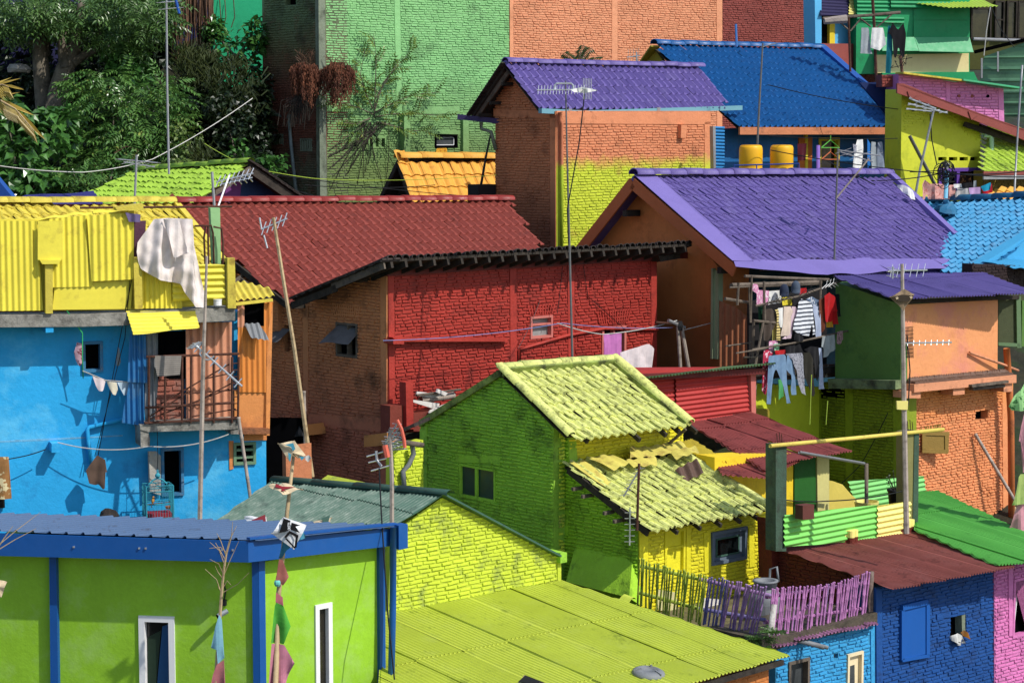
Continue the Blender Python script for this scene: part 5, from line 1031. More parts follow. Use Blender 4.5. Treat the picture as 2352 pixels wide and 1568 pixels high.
# debris heap between the red wall and the green roof
M_ash = paint('pale_bark', (170, 160, 150), var=.2, bump=.2)
pole('thick pale bamboo log lying on the ledge by the red post', [P(1560, 930, 41.6), P(1555, 926, 41.6)], .01, M_ash) if False else None
pb_ = rw.off(.35)
L_ = 'logs and boards stacked on the ledge'
pole('thick pale bamboo log stacked on the ledge behind the red post', [pb_.hit(968, 918), pb_.hit(1040, 908)], .075, M_greybam, 'log', 'log', L_, bamboo=True)
pole('thin brown stick lying above the pale bamboo log', [pb_.hit(945, 906) + pb_.n * .15, pb_.hit(1050, 893) + pb_.n * .1], .025, M_wood, 'stick', 'stick', L_)
for i, (pp, lb) in enumerate((([(952, 898), (1012, 904), (1000, 913), (950, 908)], 'white board on top of the pile by the red post'), ([(938, 916), (1000, 925), (996, 940), (940, 922)], 'pale grey board under the bamboo log'), ([(975, 940), (1018, 922), (1018, 938), (972, 946)], 'short white plank at the bottom of the pile'), ([(985, 898), (988, 890), (1012, 900), (1006, 906)], 'small pale board sticking up behind the pile'))):
    solo('board', MB().strip(pb_, pp, .05 + .05 * i, .08 + .05 * i), paint('white_board', (215, 208, 200), var=.12, dirt=(130, 115, 100), amt=.3), lb, 'board', L_)
rp_ = rw.off(.55)
solo('post', MB().strip(rp_, [(932, 878), (949, 877), (950, 985), (934, 985)], -.2, 0), M_redbrick, 'short square red post standing at the ledge left of the green gable', 'post')
solo('parapet', MB().strip(rp_.off(-.1), [(896, 932), (932, 930), (932, 1000), (896, 1000)], -.3, 0).strip(rp_.off(-.1), [(950, 950), (1030, 935), (1000, 990), (950, 990)], -.3, 0), paint('brown_red_plaster', (135, 52, 38), var=.2, bump=.3, dirt=(80, 36, 28), amt=.3), 'low brown red parapet below the stacked boards', 'parapet')
# ================================================================== right terrace: posts, screens, roofs
ts = VP(1800, 1215, 38.5, 42); M_dpost = paint('dark_green_post', (62, 92, 72), var=.25, bump=.3, dirt=(50, 45, 38), amt=.4, ds=3)
M_lgs = paint('light_green_sheet', (112, 208, 80), var=.08, bump=.04, rough=.5); M_pys = paint('pale_yellow_screen', (240, 224, 110), var=.07, bump=.05, rough=.5)
t = T('sheet_screen', 'light green corrugated screen with a pale yellow end panel on the terrace', 'screen', ts.hit(1900, 1250))
add('green_sheet', sheet(MB(), ts, ts.uvs([(1801, 1182), (2016, 1158), (2016, 1238), (1801, 1256)]), per=.105, amp=.019, ribs='u', sw=9), M_lgs, t); add('yellow_sheet', sheet(MB(), ts.off(.03), ts.uvs([(2013, 1159), (2090, 1150), (2084, 1224), (2012, 1232)]), per=.105, amp=.019, ribs='u', sw=9), M_pys, t)
tq = ts.off(-.05)
for i, (pp, lb, hh_) in enumerate((([(1780, 1020), (1805, 1020), (1804, 1265), (1780, 1265)], 'dark concrete post at the left end of the light green screen', 0), ([(2080, 992), (2106, 988), (2103, 1225), (2080, 1230)], 'olive and dark green concrete post at the right end of the screen', 1))):
    t = T('concrete_post', lb, 'post', tq.hit(pp[3][0], pp[3][1])); add('shaft', MB().strip(tq, pp, -.22, .02), M_dpost if i == 0 else paint('olive_post', (132, 126, 66), var=.15, bump=.2), t)
    if i: add('side_face', MB().strip(tq.off(-.01), [(2096, 988), (2107, 988), (2104, 1225), (2092, 1225)], -.2, .045), M_dpost, t)
    x = pp[0][0] + 12; add('rebar', MB().tube([tq.hit(x - 6, pp[0][1]), tq.hit(x - 8, pp[0][1] - 26)], .008, 4).tube([tq.hit(x, pp[0][1]), tq.hit(x - 2, pp[0][1] - 28)], .008, 4).tube([tq.hit(x + 5, pp[0][1]), tq.hit(x + 3, pp[0][1] - 24)], .008, 4), M_rust, t)
pole('long yellow and rusty bar laid across the two concrete posts', [tq.hit(1764, 1023) + tq.n * .05, tq.hit(1950, 1006) + tq.n * .05, tq.hit(2162, 985) + tq.n * .05], .038, paint('yellow_bar', (220, 195, 70), var=.12, dirt=(110, 85, 60), amt=.3, ds=1.5), 'bar', 'bar')
gp = ts.off(-1.2)
pole('thin grey pipe slanting down to the small post on the terrace', [gp.hit(1836, 1038), gp.hit(1985, 1064)], .03, M_galv, 'pipe', 'pipe'); pole('small dark wooden post under the end of the grey pipe', [gp.hit(1990, 1160), gp.hit(1990, 1064)], .038, M_wood, 'post', 'post')
cp = ts.off(-2.2); M_cyp = paint('mustard_parapet', (212, 188, 66), var=.1, bump=.1)
solo('curved_parapet', MB().slab(cp, cp.uvs([(1880, 1112), (1888, 1103), (1912, 1104), (1935, 1112), (1955, 1135), (1975, 1152), (2010, 1162), (2040, 1165), (2040, 1215), (1880, 1215)]), (), -.15, 0), M_cyp, 'mustard yellow parapet sweeping down in a curve', 'parapet')
garment('t_shirt', 'dark t-shirt with yellow trim over the mustard parapet end', [[(1883, 1102), (1905, 1100), (1902, 1142), (1892, 1128), (1880, 1132)]], M_c_black, cp.off(.12))
gs = ts.off(-2.6)
t = T('green_screen_fence', 'mint green corrugated fence behind the mustard parapet', 'fence', gs.hit(2030, 1200)); add('sheet', sheet(MB(), gs, gs.uvs([(1948, 1105), (2122, 1092), (2128, 1135), (2128, 1200), (1975, 1200)]), per=.1, amp=.017, ribs='u', sw=9), paint('mint_sheet', (115, 200, 100), var=.08, bump=.04), t)
po = gp.hit(2057, 1160); t = T('potted_plant', 'small bare plant in a black pot on the terrace', 'potted plant', po)
add('pot', MB().lathe(po, [(.11, 0), (.13, .02), (.16, .28), (.175, .28), (.175, .32), (.15, .32), (.14, .3)], 18), M_wire, t, True)
st, lf = MB(), MB()
for i in range(6):
    tp = po + Vector((R8.uniform(-.16, .16), R8.uniform(-.1, .1), .3 + R8.uniform(.12, .42))); st.tube([po + Z * .28, po.lerp(tp, .5) + Z * .1, tp], [.014, .01, .006], 5)
    for k in range(6): leaf(lf, tp - Z * .03 * k, Vector((R8.uniform(-1, 1), R8.uniform(-1, 1), .4)).normalized(), Vector((0, -.5, .8)).normalized(), .06, .03)
add('stem', st, M_dwood, t); add('leaves', lf, M_leafdk, t)
po = gp.hit(1990, 1166); solo('basin', MB().lathe(po, [(.2, 0), (.22, .02), (.24, .13), (.22, .13), (.2, .05)], 18), M_pys, 'low pale yellow basin on the terrace behind the screen', 'basin')
bt_ = ts.off(.08); solo('hanging_box', MB().strip(bt_, [(1826, 1158), (1852, 1155), (1852, 1188), (1826, 1190)], 0, .18), paint('brown_box', (108, 54, 44), var=.2, bump=.1), 'small brown box hung over the light green screen', 'box')
# dark red sheet roof
dr_ = RP(2050, 1356, 36.75, 42, 4.8); drq = dr_.uvs([(1796, 1266), (1801, 1257), (2085, 1226), (2100, 1222), (2333, 1304), (2050, 1357)])
H = T('navy_brick_house', 'navy blue brick house under a dark red corrugated roof', 'house', dr_.hit(2050, 1560))
add('roof', sheet(MB(), dr_, drq, per=.073, amp=.0105, sw=.66, seed=19, lift=.022, dent=.012), paint('dark_red_sheet', (152, 76, 66), var=.12, bump=.05, rough=.6, dirt=(70, 32, 30), amt=.25, ds=3, fade=.08), H)
nb = VPo(dr_.hit(2050, 1357) + Vector((-.669, .743, 0)) * .42 - Z * .06, 42)
M_navy = paint('navy_brick_paint', (14, 76, 158), var=.16, bump=.28, bs=22, dirt=(20, 38, 84), amt=.25, ds=2, second=(120, 130, 130), s2=(.7, .74, 3))
wn1 = RU(nb, 2183, 1416, 2216, 1462)
wallpart(H, nb, [(2008, 1350), (2300, 1290), (2300, 1680), (2010, 1680)], M_navy, [wn1], depth=.6, brick=dict(ch=.066, bl=.24, joint=.02, relief=.019, jit=.009, seed=101), extra=[[(2010, 1352), (2024, 1350), (2026, 1680), (2012, 1680)], [(2150, 1410), (2182, 1404), (2182, 1416), (2150, 1420)]])
opening(H, nb, wn1, M_dark, name='window', dep=.18); add('window_post', MB().strip(nb, [(2209, 1412), (2219, 1410), (2219, 1455), (2210, 1457)], -.15, 0), M_greycol, H)
M_navyp = paint('navy_shutter', (6, 84, 178), var=.06, bump=.03)
so = add('shutter', MB().strip(nb, [(2071, 1398), (2122, 1385), (2122, 1500), (2071, 1510)], 0, .05), M_navyp, H)
add('shutter_frame', MB().strip(nb, [(2066, 1388), (2124, 1374), (2124, 1386), (2066, 1400)], 0, .08).strip(nb, [(2064, 1400), (2071, 1398), (2071, 1512), (2064, 1514)], 0, .07).strip(nb, [(2121, 1385), (2129, 1383), (2129, 1502), (2121, 1503)], 0, .07).strip(nb, [(2066, 1510), (2128, 1500), (2128, 1507), (2066, 1518)], 0, .07), M_navyp, so)
mw = VPo(dr_.hit(1800, 1268) + Vector((-.05, .3, -.05)), -48); M_mbr = paint('maroon_brick', (120, 40, 24), var=.22, bump=.3, dirt=(50, 20, 16), amt=.4, ds=2)
wallpart(H, mw, [(1770, 1240), (1810, 1262), (2040, 1352), (2040, 1480), (1770, 1440)], M_mbr, depth=.3, brick=dict(ch=.066, seed=102)); add('corner_pillar', MB().strip(VPo(mw.o, 42), [(1768, 1190), (1800, 1200), (1800, 1330), (1772, 1330)], -.3, .02), M_mbr, H)
garment('jacket', 'white and grey garment hanging out of the small navy house window', [[(2184, 1460), (2196, 1452), (2212, 1458), (2218, 1476), (2205, 1482), (2196, 1480), (2186, 1470)]], cloth('dirty_white', (205, 205, 200), (90, 90, 92), 'spots', 8), nb.off(.06), amp=.06)
garment('cloth', 'brown rag on the sill of the small navy house window', [[(2206, 1452), (2214, 1446), (2224, 1452), (2227, 1468), (2216, 1460)]], cloth('brown_rag', (150, 90, 20)), nb.off(.08), amp=.03, cat='cloth')
for i, (x, y) in enumerate(((1948, 1246), (2078, 1222))):
    o_ = dr_.hit(x, y) + dr_.n * .01; t = T('flower_pot_block', ['clover shaped yellow and maroon block on the dark red roof by the green sheet', 'clover shaped yellow and maroon block at the foot of the right post'][i], 'block', o_, 'clover shaped blocks on the dark red roof')
    for nm, z0, z1, m in (('base', 0, .11, M_mbr), ('top', .112, .24, M_pys)):
        mb = MB(); mb.lathe(o_ + Z * z0, [(.13, 0), (.13, z1 - z0), (0, z1 - z0)], 16)
        for k in range(5): f = 1.257 * k; mb.lathe(o_ + Vector((math.cos(f), math.sin(f), 0)) * .11 + Z * z0, [(.07, 0), (.07, z1 - z0 - .004), (0, z1 - z0 - .004)], 12)
        add(nm, mb, m, t)
# green sheet roof and pink house
gr = RP(2300, 1290, 39, 42, 7); H = T('pink_house', 'pink brick house under a bright green corrugated roof at the lower right', 'house', gr.hit(2340, 1560))
add('roof', sheet(MB(), gr, gr.uvs([(2104, 1132), (2150, 1128), (2420, 1258), (2420, 1290), (2290, 1305), (2104, 1222)]), per=.076, amp=.011, sw=.7, seed=23, joints=[gr.uv(2190, 1170)[1]], step=.02, lift=.02), paint('leaf_green_sheet', (88, 184, 66), var=.09, bump=.05, rough=.55, dirt=(50, 120, 40), amt=.15, ds=3), H)
pk = VPo(nb.hit(2284, 1400) + nb.n * .03, 42); wp = RU(pk, 2327, 1330, 2420, 1440)
M_pink2 = paint('rose_brick_paint', (222, 112, 182), var=.12, bump=.28, bs=22, dirt=(150, 70, 120), amt=.18, ds=2)
wallpart(H, pk, [(2282, 1310), (2420, 1270), (2420, 1680), (2284, 1680)], M_pink2, [wp], depth=.6, brick=dict(ch=.066, bl=.24, joint=.02, relief=.02, jit=.009, seed=103), extra=[[(2314, 1300), (2325, 1300), (2326, 1460), (2316, 1460)]])
window(H, pk, wp, M_pink2, M_dark, fw=.05, rec=.12, proud=.03); add('curtain_rod', MB().tube([pk.hit(2343, 1340) - pk.n * .05, pk.hit(2334, 1430) - pk.n * .05], .02, 6), M_white, H)
# sky blue brick wall with pink awning under the bamboo fence
lb = VPo(P(1785, 1480, 35.5), 42); M_lb = paint('sky_blue_brick', (40, 158, 222), var=.15, bump=.28, bs=22, dirt=(30, 75, 110), amt=.25, ds=2)
H = T('sky_blue_house', 'sky blue brick house with cream door under a pink corrugated awning', 'house', lb.hit(1900, 1580))
d1 = RU(lb, 1944, 1502, 1977, 1680); w2 = RU(lb, 1810, 1520, 1856, 1640); o3 = RU(lb, 1915, 1501, 1925, 1510)
wallpart(H, lb, [(1780, 1480), (2014, 1430), (2014, 1680), (1780, 1680)], M_lb, [d1, w2, o3], depth=.4, brick=dict(ch=.066, bl=.24, joint=.022, relief=.02, jit=.01, seed=104), extra=[[(1998, 1440), (2014, 1436), (2014, 1680), (2000, 1680)]])
M_creamd = paint('cream_door', (230, 208, 160), var=.08, bump=.08, dirt=(180, 150, 110), amt=.2)
dd = window(H, lb, d1, M_creamd, M_creamd, fw=.05, rec=.04, proud=.04, name='door'); add('glass_strip', MB().strip(lb, [(1953, 1530), (1965, 1526), (1966, 1640), (1953, 1640)], -.04, -.02), M_glassgrey, dd)
window(H, lb, w2, M_wood, M_glassgrey, fw=.05, rec=.1, proud=.03); opening(H, lb, o3, M_dark)
aw = RPo(lb.hit(1785, 1485) + lb.n * .32, 42, 14); M_pka = paint('dusty_pink_sheet', (170, 110, 150), var=.25, bump=.15, dirt=(70, 48, 62), amt=.45, ds=4)
add('awning', sheet(MB(), aw, aw.uvs([(1772, 1490), (2018, 1434), (2000, 1424), (1840, 1456), (1760, 1478)]), per=.09, amp=.014, sw=.6, dent=.03, lift=.03), M_pka, H)
lt = lb.off(.05); add('ledge', MB().strip(lt, [(1745, 1468), (1830, 1455), (2010, 1405), (2010, 1432), (1840, 1470), (1745, 1500)], -1.2, .05), paint('mossy_ledge', (92, 82, 66), var=.3, bump=.5, dirt=(36, 34, 26), amt=.5, ds=4), H)
for i in range(2): pole(['left of two short grey plastic pipes sticking out under the pink awning', 'right of two short grey plastic pipes sticking out under the pink awning'][i], [lb.hit(1832 + 8 * i, 1470) - lb.n * .1, lb.hit(1838 + 9 * i, 1474) + lb.n * .5], .035, M_greypl, 'pipe', 'pipe', 'grey pipes under the pink awning')
# the terrace floor behind the bamboo fence
tf = MB(); a, b, c_, d = P(1470, 1410, 37.8), P(1770, 1455, 35.6), P(2010, 1410, 37.2), P(1762, 1345, 39.8)
zt_ = min(a.z, b.z) ; pts = [Vector((p.x, p.y, zt_)) for p in (a, b, c_, d)]; tf.hexa([p - Z * 1.5 for p in pts] + pts)
solo('terrace', tf, paint('terrace_earth', (120, 110, 70), var=.3, bump=.4, dirt=(60, 55, 40), amt=.5, ds=3), 'raised earth terrace enclosed by the bamboo fence', 'terrace')
# ================================================================== blue plastered house on the left with its yellow terrace
pb = VP(300, 950, 37.5, 20); M_bp = paint('azure_plaster', (14, 166, 240), var=.09, bump=.16, bs=16, dirt=(10, 110, 180), amt=.18, ds=1.4, second=(96, 205, 245), s2=(.52, .75, .5))
H = T('azure_house', 'azure blue plastered house with small dark windows and a yellow sheet terrace on top', 'house', pb.hit(300, 1250))
q1 = RU(pb, *Q(2, 0, 733, 12), *Q(2, 0, 922, 282)); q2 = RU(pb, *Q(2, 0, 1440, 968), *Q(2, 0, 1648, 1385)); q3 = RU(pb, *Q(2, 0, 2088, 918), *Q(2, 0, 2292, 1108))
wallpart(H, pb, [(-70, 735), (612, 715), (612, 1215), (-70, 1230)], M_bp, [q1, q2, q3], depth=.6)
M_bfr = paint('blue_grey_frame', (44, 120, 170), var=.2, bump=.15, dirt=(120, 120, 115), amt=.3, ds=4); M_mint = paint('mint_frame', (100, 140, 105), var=.15, bump=.1)
window(H, pb, q1, M_bfr, M_dark, fw=.05, rec=.15, proud=.05); window(H, pb, q2, M_bfr, M_dark, fw=.05, rec=.15, proud=.04); window(H, pb, q3, M_mint, M_dark, fw=.05, rec=.12, proud=.04, mh=(.33, .66))
add('orange_patch', MB().strip(pb, QS(2, 0, (2050, 900), (2090, 900), (2090, 1150), (2055, 1160)), 0, .02).strip(pb, [(560, 985), (612, 985), (612, 1010), (560, 1012)], 0, .02), paint('orange_plaster_patch', (225, 130, 60), var=.15, bump=.15, dirt=(150, 90, 60), amt=.3), H)
lf_ = VPo(pb.hit(*Q(2, 0, 1442, 1180)) + pb.n * .03, 55)
so = add('shutter', MB().strip(lf_, QS(2, 0, (1335, 995), (1400, 995), (1442, 1035), (1442, 1390), (1345, 1360)), -.03, 0), paint('peeling_shutter', (165, 160, 150), var=.2, bump=.3, second=(60, 140, 180), s2=(.5, .6, 2.5), dirt=(90, 75, 65), amt=.35, ds=4), H)
lg = pb.off(.5)
add('ledge', MB().slab(lg, lg.uvs([(-70, 724), (200, 722), (540, 706), (540, 736), (430, 742), (200, 750), (-70, 752)]), (), -.55, 0), M_concrete, H)
add('beam_end', MB().strip(lg.off(-.02), [(105, 742), (123, 741), (123, 763), (105, 764)], -.4, 0), M_bp, H); add('beam_end', MB().strip(pb, QS(2, 0, (440, 905), (516, 905), (514, 984), (440, 985)), 0, .3), M_bp, H)
add('crack_band', MB().strip(pb, QS(2, 0, (-60, 903), (380, 880), (700, 868), (1100, 848), (1100, 860), (700, 882), (400, 900), (-60, 918)), -.01, .003), paint('pale_crack', (90, 178, 228), var=.15, bump=.2, dirt=(90, 120, 140), amt=.4, ds=3), H)
pq = pb.off(.07); t = T('water_pipe', 'blue water pipe bending down the azure wall', 'pipe', pq.hit(*Q(2, 0, 815, 1110)))
add('pipe', MB().tube([pq.hit(*Q(2, 0, 1098, 712)), pq.hit(*Q(2, 0, 800, 780)), pq.hit(*Q(2, 0, 783, 800)), pq.hit(*Q(2, 0, 790, 900)), pq.hit(*Q(2, 0, 815, 1110))], .038, 8), M_bp, t, True)
# terrace screens
py = pb.off(.44); M_ys = paint('yellow_sheet', (232, 214, 44), var=.08, bump=.05, rough=.55, dirt=(175, 150, 40), amt=.2, ds=2.5, streak=.1)
H = T('sheet_terrace', 'terrace screen patched together from yellow corrugated sheets and posts', 'terrace screen', py.hit(250, 712))
add('backing', MB().slab(py.off(-.12), py.off(-.12).uvs([(-60, 505), (190, 500), (308, 480), (308, 705), (520, 700), (520, 690), (398, 640), (310, 620), (310, 712), (-60, 714)]), (), -.03, 0), M_ys, H)
def ysheet(pts, off, ribs='v', per=.085, amp=.013, **k): return add('sheet', sheet(MB(), py.off(off), py.off(off).uvs(QS(1, 0, *pts)), per=per, amp=amp, ribs=ribs, sw=9, **k), M_ys, H)
ysheet([(-120, 455), (330, 458), (387, 1258), (-120, 1265)], 0, per=.1, seed=2); ysheet([(440, 440), (830, 398), (832, 1045), (472, 1052)], .01, per=.1, seed=3, dent=.012); ysheet([(778, 412), (1110, 388), (1200, 440), (1195, 980), (820, 998)], .06, per=.115, amp=.016, seed=4, dent=.015)
add('patch', sheet(MB(), py.off(.1), py.uvs(QS(1, 0, (328, 455), (555, 452), (558, 800), (330, 802))), per=3, amp=.004, sw=9, dent=.02, seed=5), M_ys, H)
add('patch', sheet(MB(), py.off(-.02), py.uvs(QS(1, 0, (470, 1030), (1195, 985), (1195, 1245), (470, 1252))), per=3, amp=.004, sw=9, dent=.025, seed=6), M_ys, H)
ysheet([(1262, 850), (1640, 850), (1635, 1240), (1268, 1240)], 0, per=.085, seed=7); ysheet([(1545, 845), (2012, 843), (2020, 1150), (1548, 1178)], .04, ribs='u', per=.11, amp=.018, seed=8)
for pts in (((400, 835), (468, 838), (468, 1282), (404, 1282)), ((1190, 788), (1262, 788), (1272, 1242), (1202, 1242)), ((2030, 788), (2096, 786), (2108, 1236), (2034, 1236))): add('post', MB().strip(py.off(.04), QS(1, 0, *pts), -.1, .07), M_yeltile, H)
add('post_cap', MB().strip(py.off(.05), QS(1, 0, (350, 806), (540, 800), (515, 838), (372, 840)), -.1, .12), M_ys, H)
ay = RPo(py.hit(*Q(1, 0, 1140, 1262)) + py.n * .02, 20, 42)
add('awning', sheet(MB(), ay, ay.uvs(QS(1, 0, (1130, 1262), (1745, 1250), (1788, 1415), (1195, 1478))), per=.085, amp=.014, ribs='u', sw=9, dent=.02), M_ys, H)
tr_ = RPo(py.hit(*Q(1, 0, 200, 448)), 20, 22)
add('roof_sheet', sheet(MB(), tr_, tr_.uvs(QS(1, 0, (200, 445), (1120, 380), (1260, 350), (1100, 352), (600, 395))), per=.4, amp=.015, sw=1.2, dent=.03, lift=.03), M_ys, H)
add('roof_sheet', MB().strip(py.off(.15), QS(1, 0, (1035, 335), (1278, 300), (1290, 365), (1050, 365)), -.3, 0), M_yeltile, H)
vp_ = py.off(.12); solo('metal_sheet', sheet(MB(), vp_, vp_.uvs(QS(1, 0, (1120, 380), (1262, 400), (1262, 468), (1155, 465))), per=.16, amp=.02, sw=9, dent=.03), paint('violet_zinc', (98, 84, 132), var=.2, bump=.1, dirt=(150, 130, 60), amt=.3), 'small violet metal sheet above the hanging white cloth', 'metal sheet')
solo('switch_board', MB().strip(py.off(-.05), QS(1, 0, (1205, 455), (1308, 455), (1300, 640), (1262, 780), (1205, 780)), -.06, 0), paint('violet_brown_wood', (92, 48, 72), var=.25, bump=.2), 'violet brown board with a switch left of the hanging white cloth', 'board')
pole('dark rod lying along the yellow ridge above the sheets', [py.hit(*Q(1, 0, 742, 345)) - py.n * .3, py.hit(*Q(1, 0, 2115, 333)) - py.n * .3], .02, M_rust, 'rod', 'rod')
# the big white cloth
c_w = cloth('off_white_cloth', (232, 218, 212), None); gw_ = py.off(.22)
mb = MB(); drape(mb, gw_, [QS(1, 0, (1385, 440), (1510, 430), (1725, 440), (1728, 640), (1780, 850), (1835, 1110), (1830, 1232), (1740, 1226), (1650, 1080), (1615, 1020), (1430, 985), (1270, 890), (1222, 740), (1232, 650))], .085, 13, n=60, m=30, seed=4)
drape(mb, gw_.off(.13), [QS(1, 0, (1470, 440), (1600, 440), (1690, 745), (1560, 790), (1530, 700))], .05, 16, n=16, m=12, seed=5)
solo('hanging_cloth', mb, c_w, 'large off white cloth draped over the terrace rail between yellow posts', 'cloth', smooth=True)
t = T('green_post', 'pale green post with bent rusty rods behind the white cloth', 'post', py.hit(494, 606)); gpz = py.off(-.1)
add('shaft', MB().strip(gpz, QS(1, 0, (1885, 340), (1972, 340), (1980, 842), (1912, 842)), -.18, 0), paint('pale_green_post', (138, 190, 120), var=.1, bump=.1), t)
for pts in (((1730, 500), (1880, 495), (1895, 560), (1905, 840)), ((1830, 500), (1815, 600), (1825, 840)), ((1900, 505), (1970, 520), (1985, 640), (1985, 840)), ((1850, 500), (1855, 840))): add('rod', MB().tube([gpz.hit(*Q(1, 0, *p)) + gpz.n * .12 for p in pts], .018, 5), M_rust, t)
solo('paint_can', MB().lathe(py.hit(*Q(1, 0, 1945, 1215)) + py.n * .05, [(.06, 0), (.07, .01), (.07, .1), (.075, .1), (.075, .115), (0, .115)], 16), M_white, 'small white pot on the ledge below the ribbed yellow sheet', 'pot')
# balcony
bq = pb.off(.62); H = T('balcony', 'concrete balcony with rusty railing and patched sheet walls on the azure house', 'balcony', bq.hit(450, 985))
add('floor', MB().slab(bq, bq.uvs(QS(2, 0, (1255, 760), (2140, 712), (2140, 790), (2060, 800), (1330, 822), (1255, 800))), (), -.6, 0), M_concrete, H)
add('bracket', MB().strip(bq.off(-.02), QS(2, 0, (1258, 800), (1325, 800), (1345, 885), (1340, 955), (1262, 955)), -.5, 0), M_concrete, H); add('bracket', MB().strip(bq.off(-.02), QS(2, 0, (2065, 755), (2138, 752), (2138, 840), (2068, 842)), -.5, 0), M_concrete, H)
M_bsh = paint('blue_zinc_sheet', (36, 118, 188), var=.15, bump=.05, rough=.4, dirt=(90, 130, 160), amt=.3, ds=2, metal=.2); M_gsh = paint('grey_sheet', (128, 132, 136), var=.15, bump=.06, dirt=(90, 84, 80), amt=.3, metal=.2)
sb = pb.off(.5); add('blue_sheet', sheet(MB(), sb, sb.uvs(QS(2, 0, (1165, -60), (1310, -60), (1320, 385), (1140, 375))), per=.09, amp=.016, sw=9), M_bsh, H); add('blue_sheet', sheet(MB(), sb.off(-.04), sb.uvs(QS(2, 0, (1160, 375), (1325, 385), (1290, 770), (1090, 740))), per=.09, amp=.016, sw=9), M_bsh, H)
add('grey_sheet', sheet(MB(), sb.off(-.02), sb.uvs(QS(2, 0, (1310, -60), (1415, -60), (1408, 150), (1420, 380), (1395, 720), (1300, 760))), per=.09, amp=.014, sw=9), M_gsh, H)
wbk = pb.off(.08); add('opening', MB().strip(wbk, QS(2, 0, (1400, -80), (1660, -80), (1660, 345), (1400, 345)), 0, .02), M_dark, H)
ob = wbk.uvs(QS(2, 0, (1395, 340), (1650, 340), (1650, 720), (1380, 720))); add('brick_panel', bricks(MB().slab(wbk, ob, (), -.02, .0), wbk, ob, ch=.1, bl=.3, joint=.03, relief=.02, seed=5), paint('bare_brick', (170, 92, 72), var=.2, bump=.3, dirt=(130, 115, 105), amt=.3, ds=3), H)
M_pks = paint('faded_peach_sheet', (214, 138, 100), var=.15, bump=.06, rough=.6, dirt=(120, 90, 88), amt=.32, ds=2, streak=.25); M_ors = paint('orange_sheet', (226, 128, 40), var=.1, bump=.06, rough=.6, dirt=(140, 90, 60), amt=.2, ds=2, streak=.2)
add('peach_sheet', sheet(MB(), pb.off(.16), pb.uvs(QS(2, 0, (1645, -160), (2060, -170), (2050, 715), (1650, 725))), per=.13, amp=.02, sw=.9), M_pks, H)
zo_ = VPo(pb.hit(560, 800) + pb.n * .2, 24)
add('orange_sheet', sheet(MB(), zo_, zo_.uvs([(548, 700), (572, 695), (574, 752), (606, 752), (612, 700), (619, 700), (617, 901), (546, 900)]) if False else zo_.uvs([(546, 752), (617, 748), (613, 901), (546, 900)]), per=.1, amp=.014, sw=9), M_ors, H)
add('orange_sheet', sheet(MB(), zo_, zo_.uvs([(546, 690), (562, 690), (562, 752), (546, 752)]), per=.1, amp=.014, sw=9), M_pks, H); add('orange_sheet', sheet(MB(), zo_, zo_.uvs([(606, 694), (628, 694), (617, 752), (606, 752)]), per=.1, amp=.014, sw=9), M_ors, H)
add('window_dark_panel', MB().strip(zo_.off(-.12), [(556, 690), (612, 690), (612, 755), (556, 755)], -.02, 0), M_dark, H); zz = RPo(zo_.hit(562, 743) + zo_.n * .02, 24, 48); add('window_flap', sheet(MB(), zz, zz.uvs(Z6((115, 290), (205, 285), (265, 390), (152, 372))), per=.1, amp=.015, sw=9), M_gsh, H)
add('annex_wall', MB().slab(zo_.off(-.03), zo_.uvs([(540, 898), (612, 898), (610, 986), (540, 982)]), (), -.3, 0).slab(VPo(zo_.hit(616, 800) - zo_.n * .02, 60), VPo(zo_.hit(616, 800), 60).uvs([(614, 690), (628, 690), (620, 1000), (612, 1000)]), (), -.05, 0), paint('orange_annex_plaster', (222, 132, 58), var=.15, bump=.15, dirt=(140, 80, 45), amt=.3), H)
add('annex_ledge', MB().strip(zo_, [(538, 980), (614, 982), (614, 994), (538, 994)], -.3, .15), paint('burnt_ledge', (160, 92, 50), var=.3, bump=.4, dirt=(70, 45, 35), amt=.5, ds=4), H)
za = RPo(zo_.hit(560, 690) + zo_.n * .2, 20, 18); add('annex_roof', sheet(MB(), za, za.uvs([(530, 692), (632, 678), (620, 660), (560, 645), (530, 650)]), per=.12, amp=.02, sw=9, dent=.03), M_yeltile, H); add('roof_edge', MB().beam(za.hit(520, 694) - Z * .05, za.hit(625, 682) - Z * .05, .06, .05), M_yeltile, H)
rl_ = bq.off(.02); rails = [((1310, 150), (2140, 122)), ((1302, 605), (2095, 560)), ((1295, 742), (2130, 700))]
for a, b in rails: add('rail', MB().tube([rl_.hit(*Q(2, 0, *a)), rl_.hit(*Q(2, 0, *b))], .022, 6), M_rust, H)
for x, x2 in ((1335, 1332), (1482, 1476), (1632, 1630), (1714, 1708), (1916, 1914), (2080, 2078), (2140, 2132)): add('baluster', MB().tube([rl_.hit(*Q(2, 0, x, 150)), rl_.hit(*Q(2, 0, x2, 740))], .022, 6), M_rust, H)
for a, b in (((1320, 720), (2060, 440)), ((1420, 590), (2060, 220)), ((1330, 700), (1690, 470)), ((1720, 480), (2110, 450)), ((1720, 580), (2120, 370)), ((1720, 690), (2120, 620)), ((1840, 350), (2120, 290))): add('tie_rod', MB().tube([rl_.hit(*Q(2, 0, *a)) - pb.n * .06, rl_.hit(*Q(2, 0, *b)) - pb.n * .06], .013, 5), M_rust, H)
for k in range(9): add('tie_rod', MB().tube([rl_.hit(*Q(2, 0, 2085, 210 + 60 * k)), rl_.hit(*Q(2, 0, 2140, 205 + 60 * k))], .01, 5), M_rust, H)
garment('towel', 'grey towel folded over the rusty balcony rail', [QS(2, 0, (1388, 140), (1628, 138), (1622, 310), (1480, 320), (1392, 322))], cloth('grey_towel', (150, 142, 134), (110, 104, 98), 'stripe', 9), bq.off(.06), amp=.012, cat='towel')
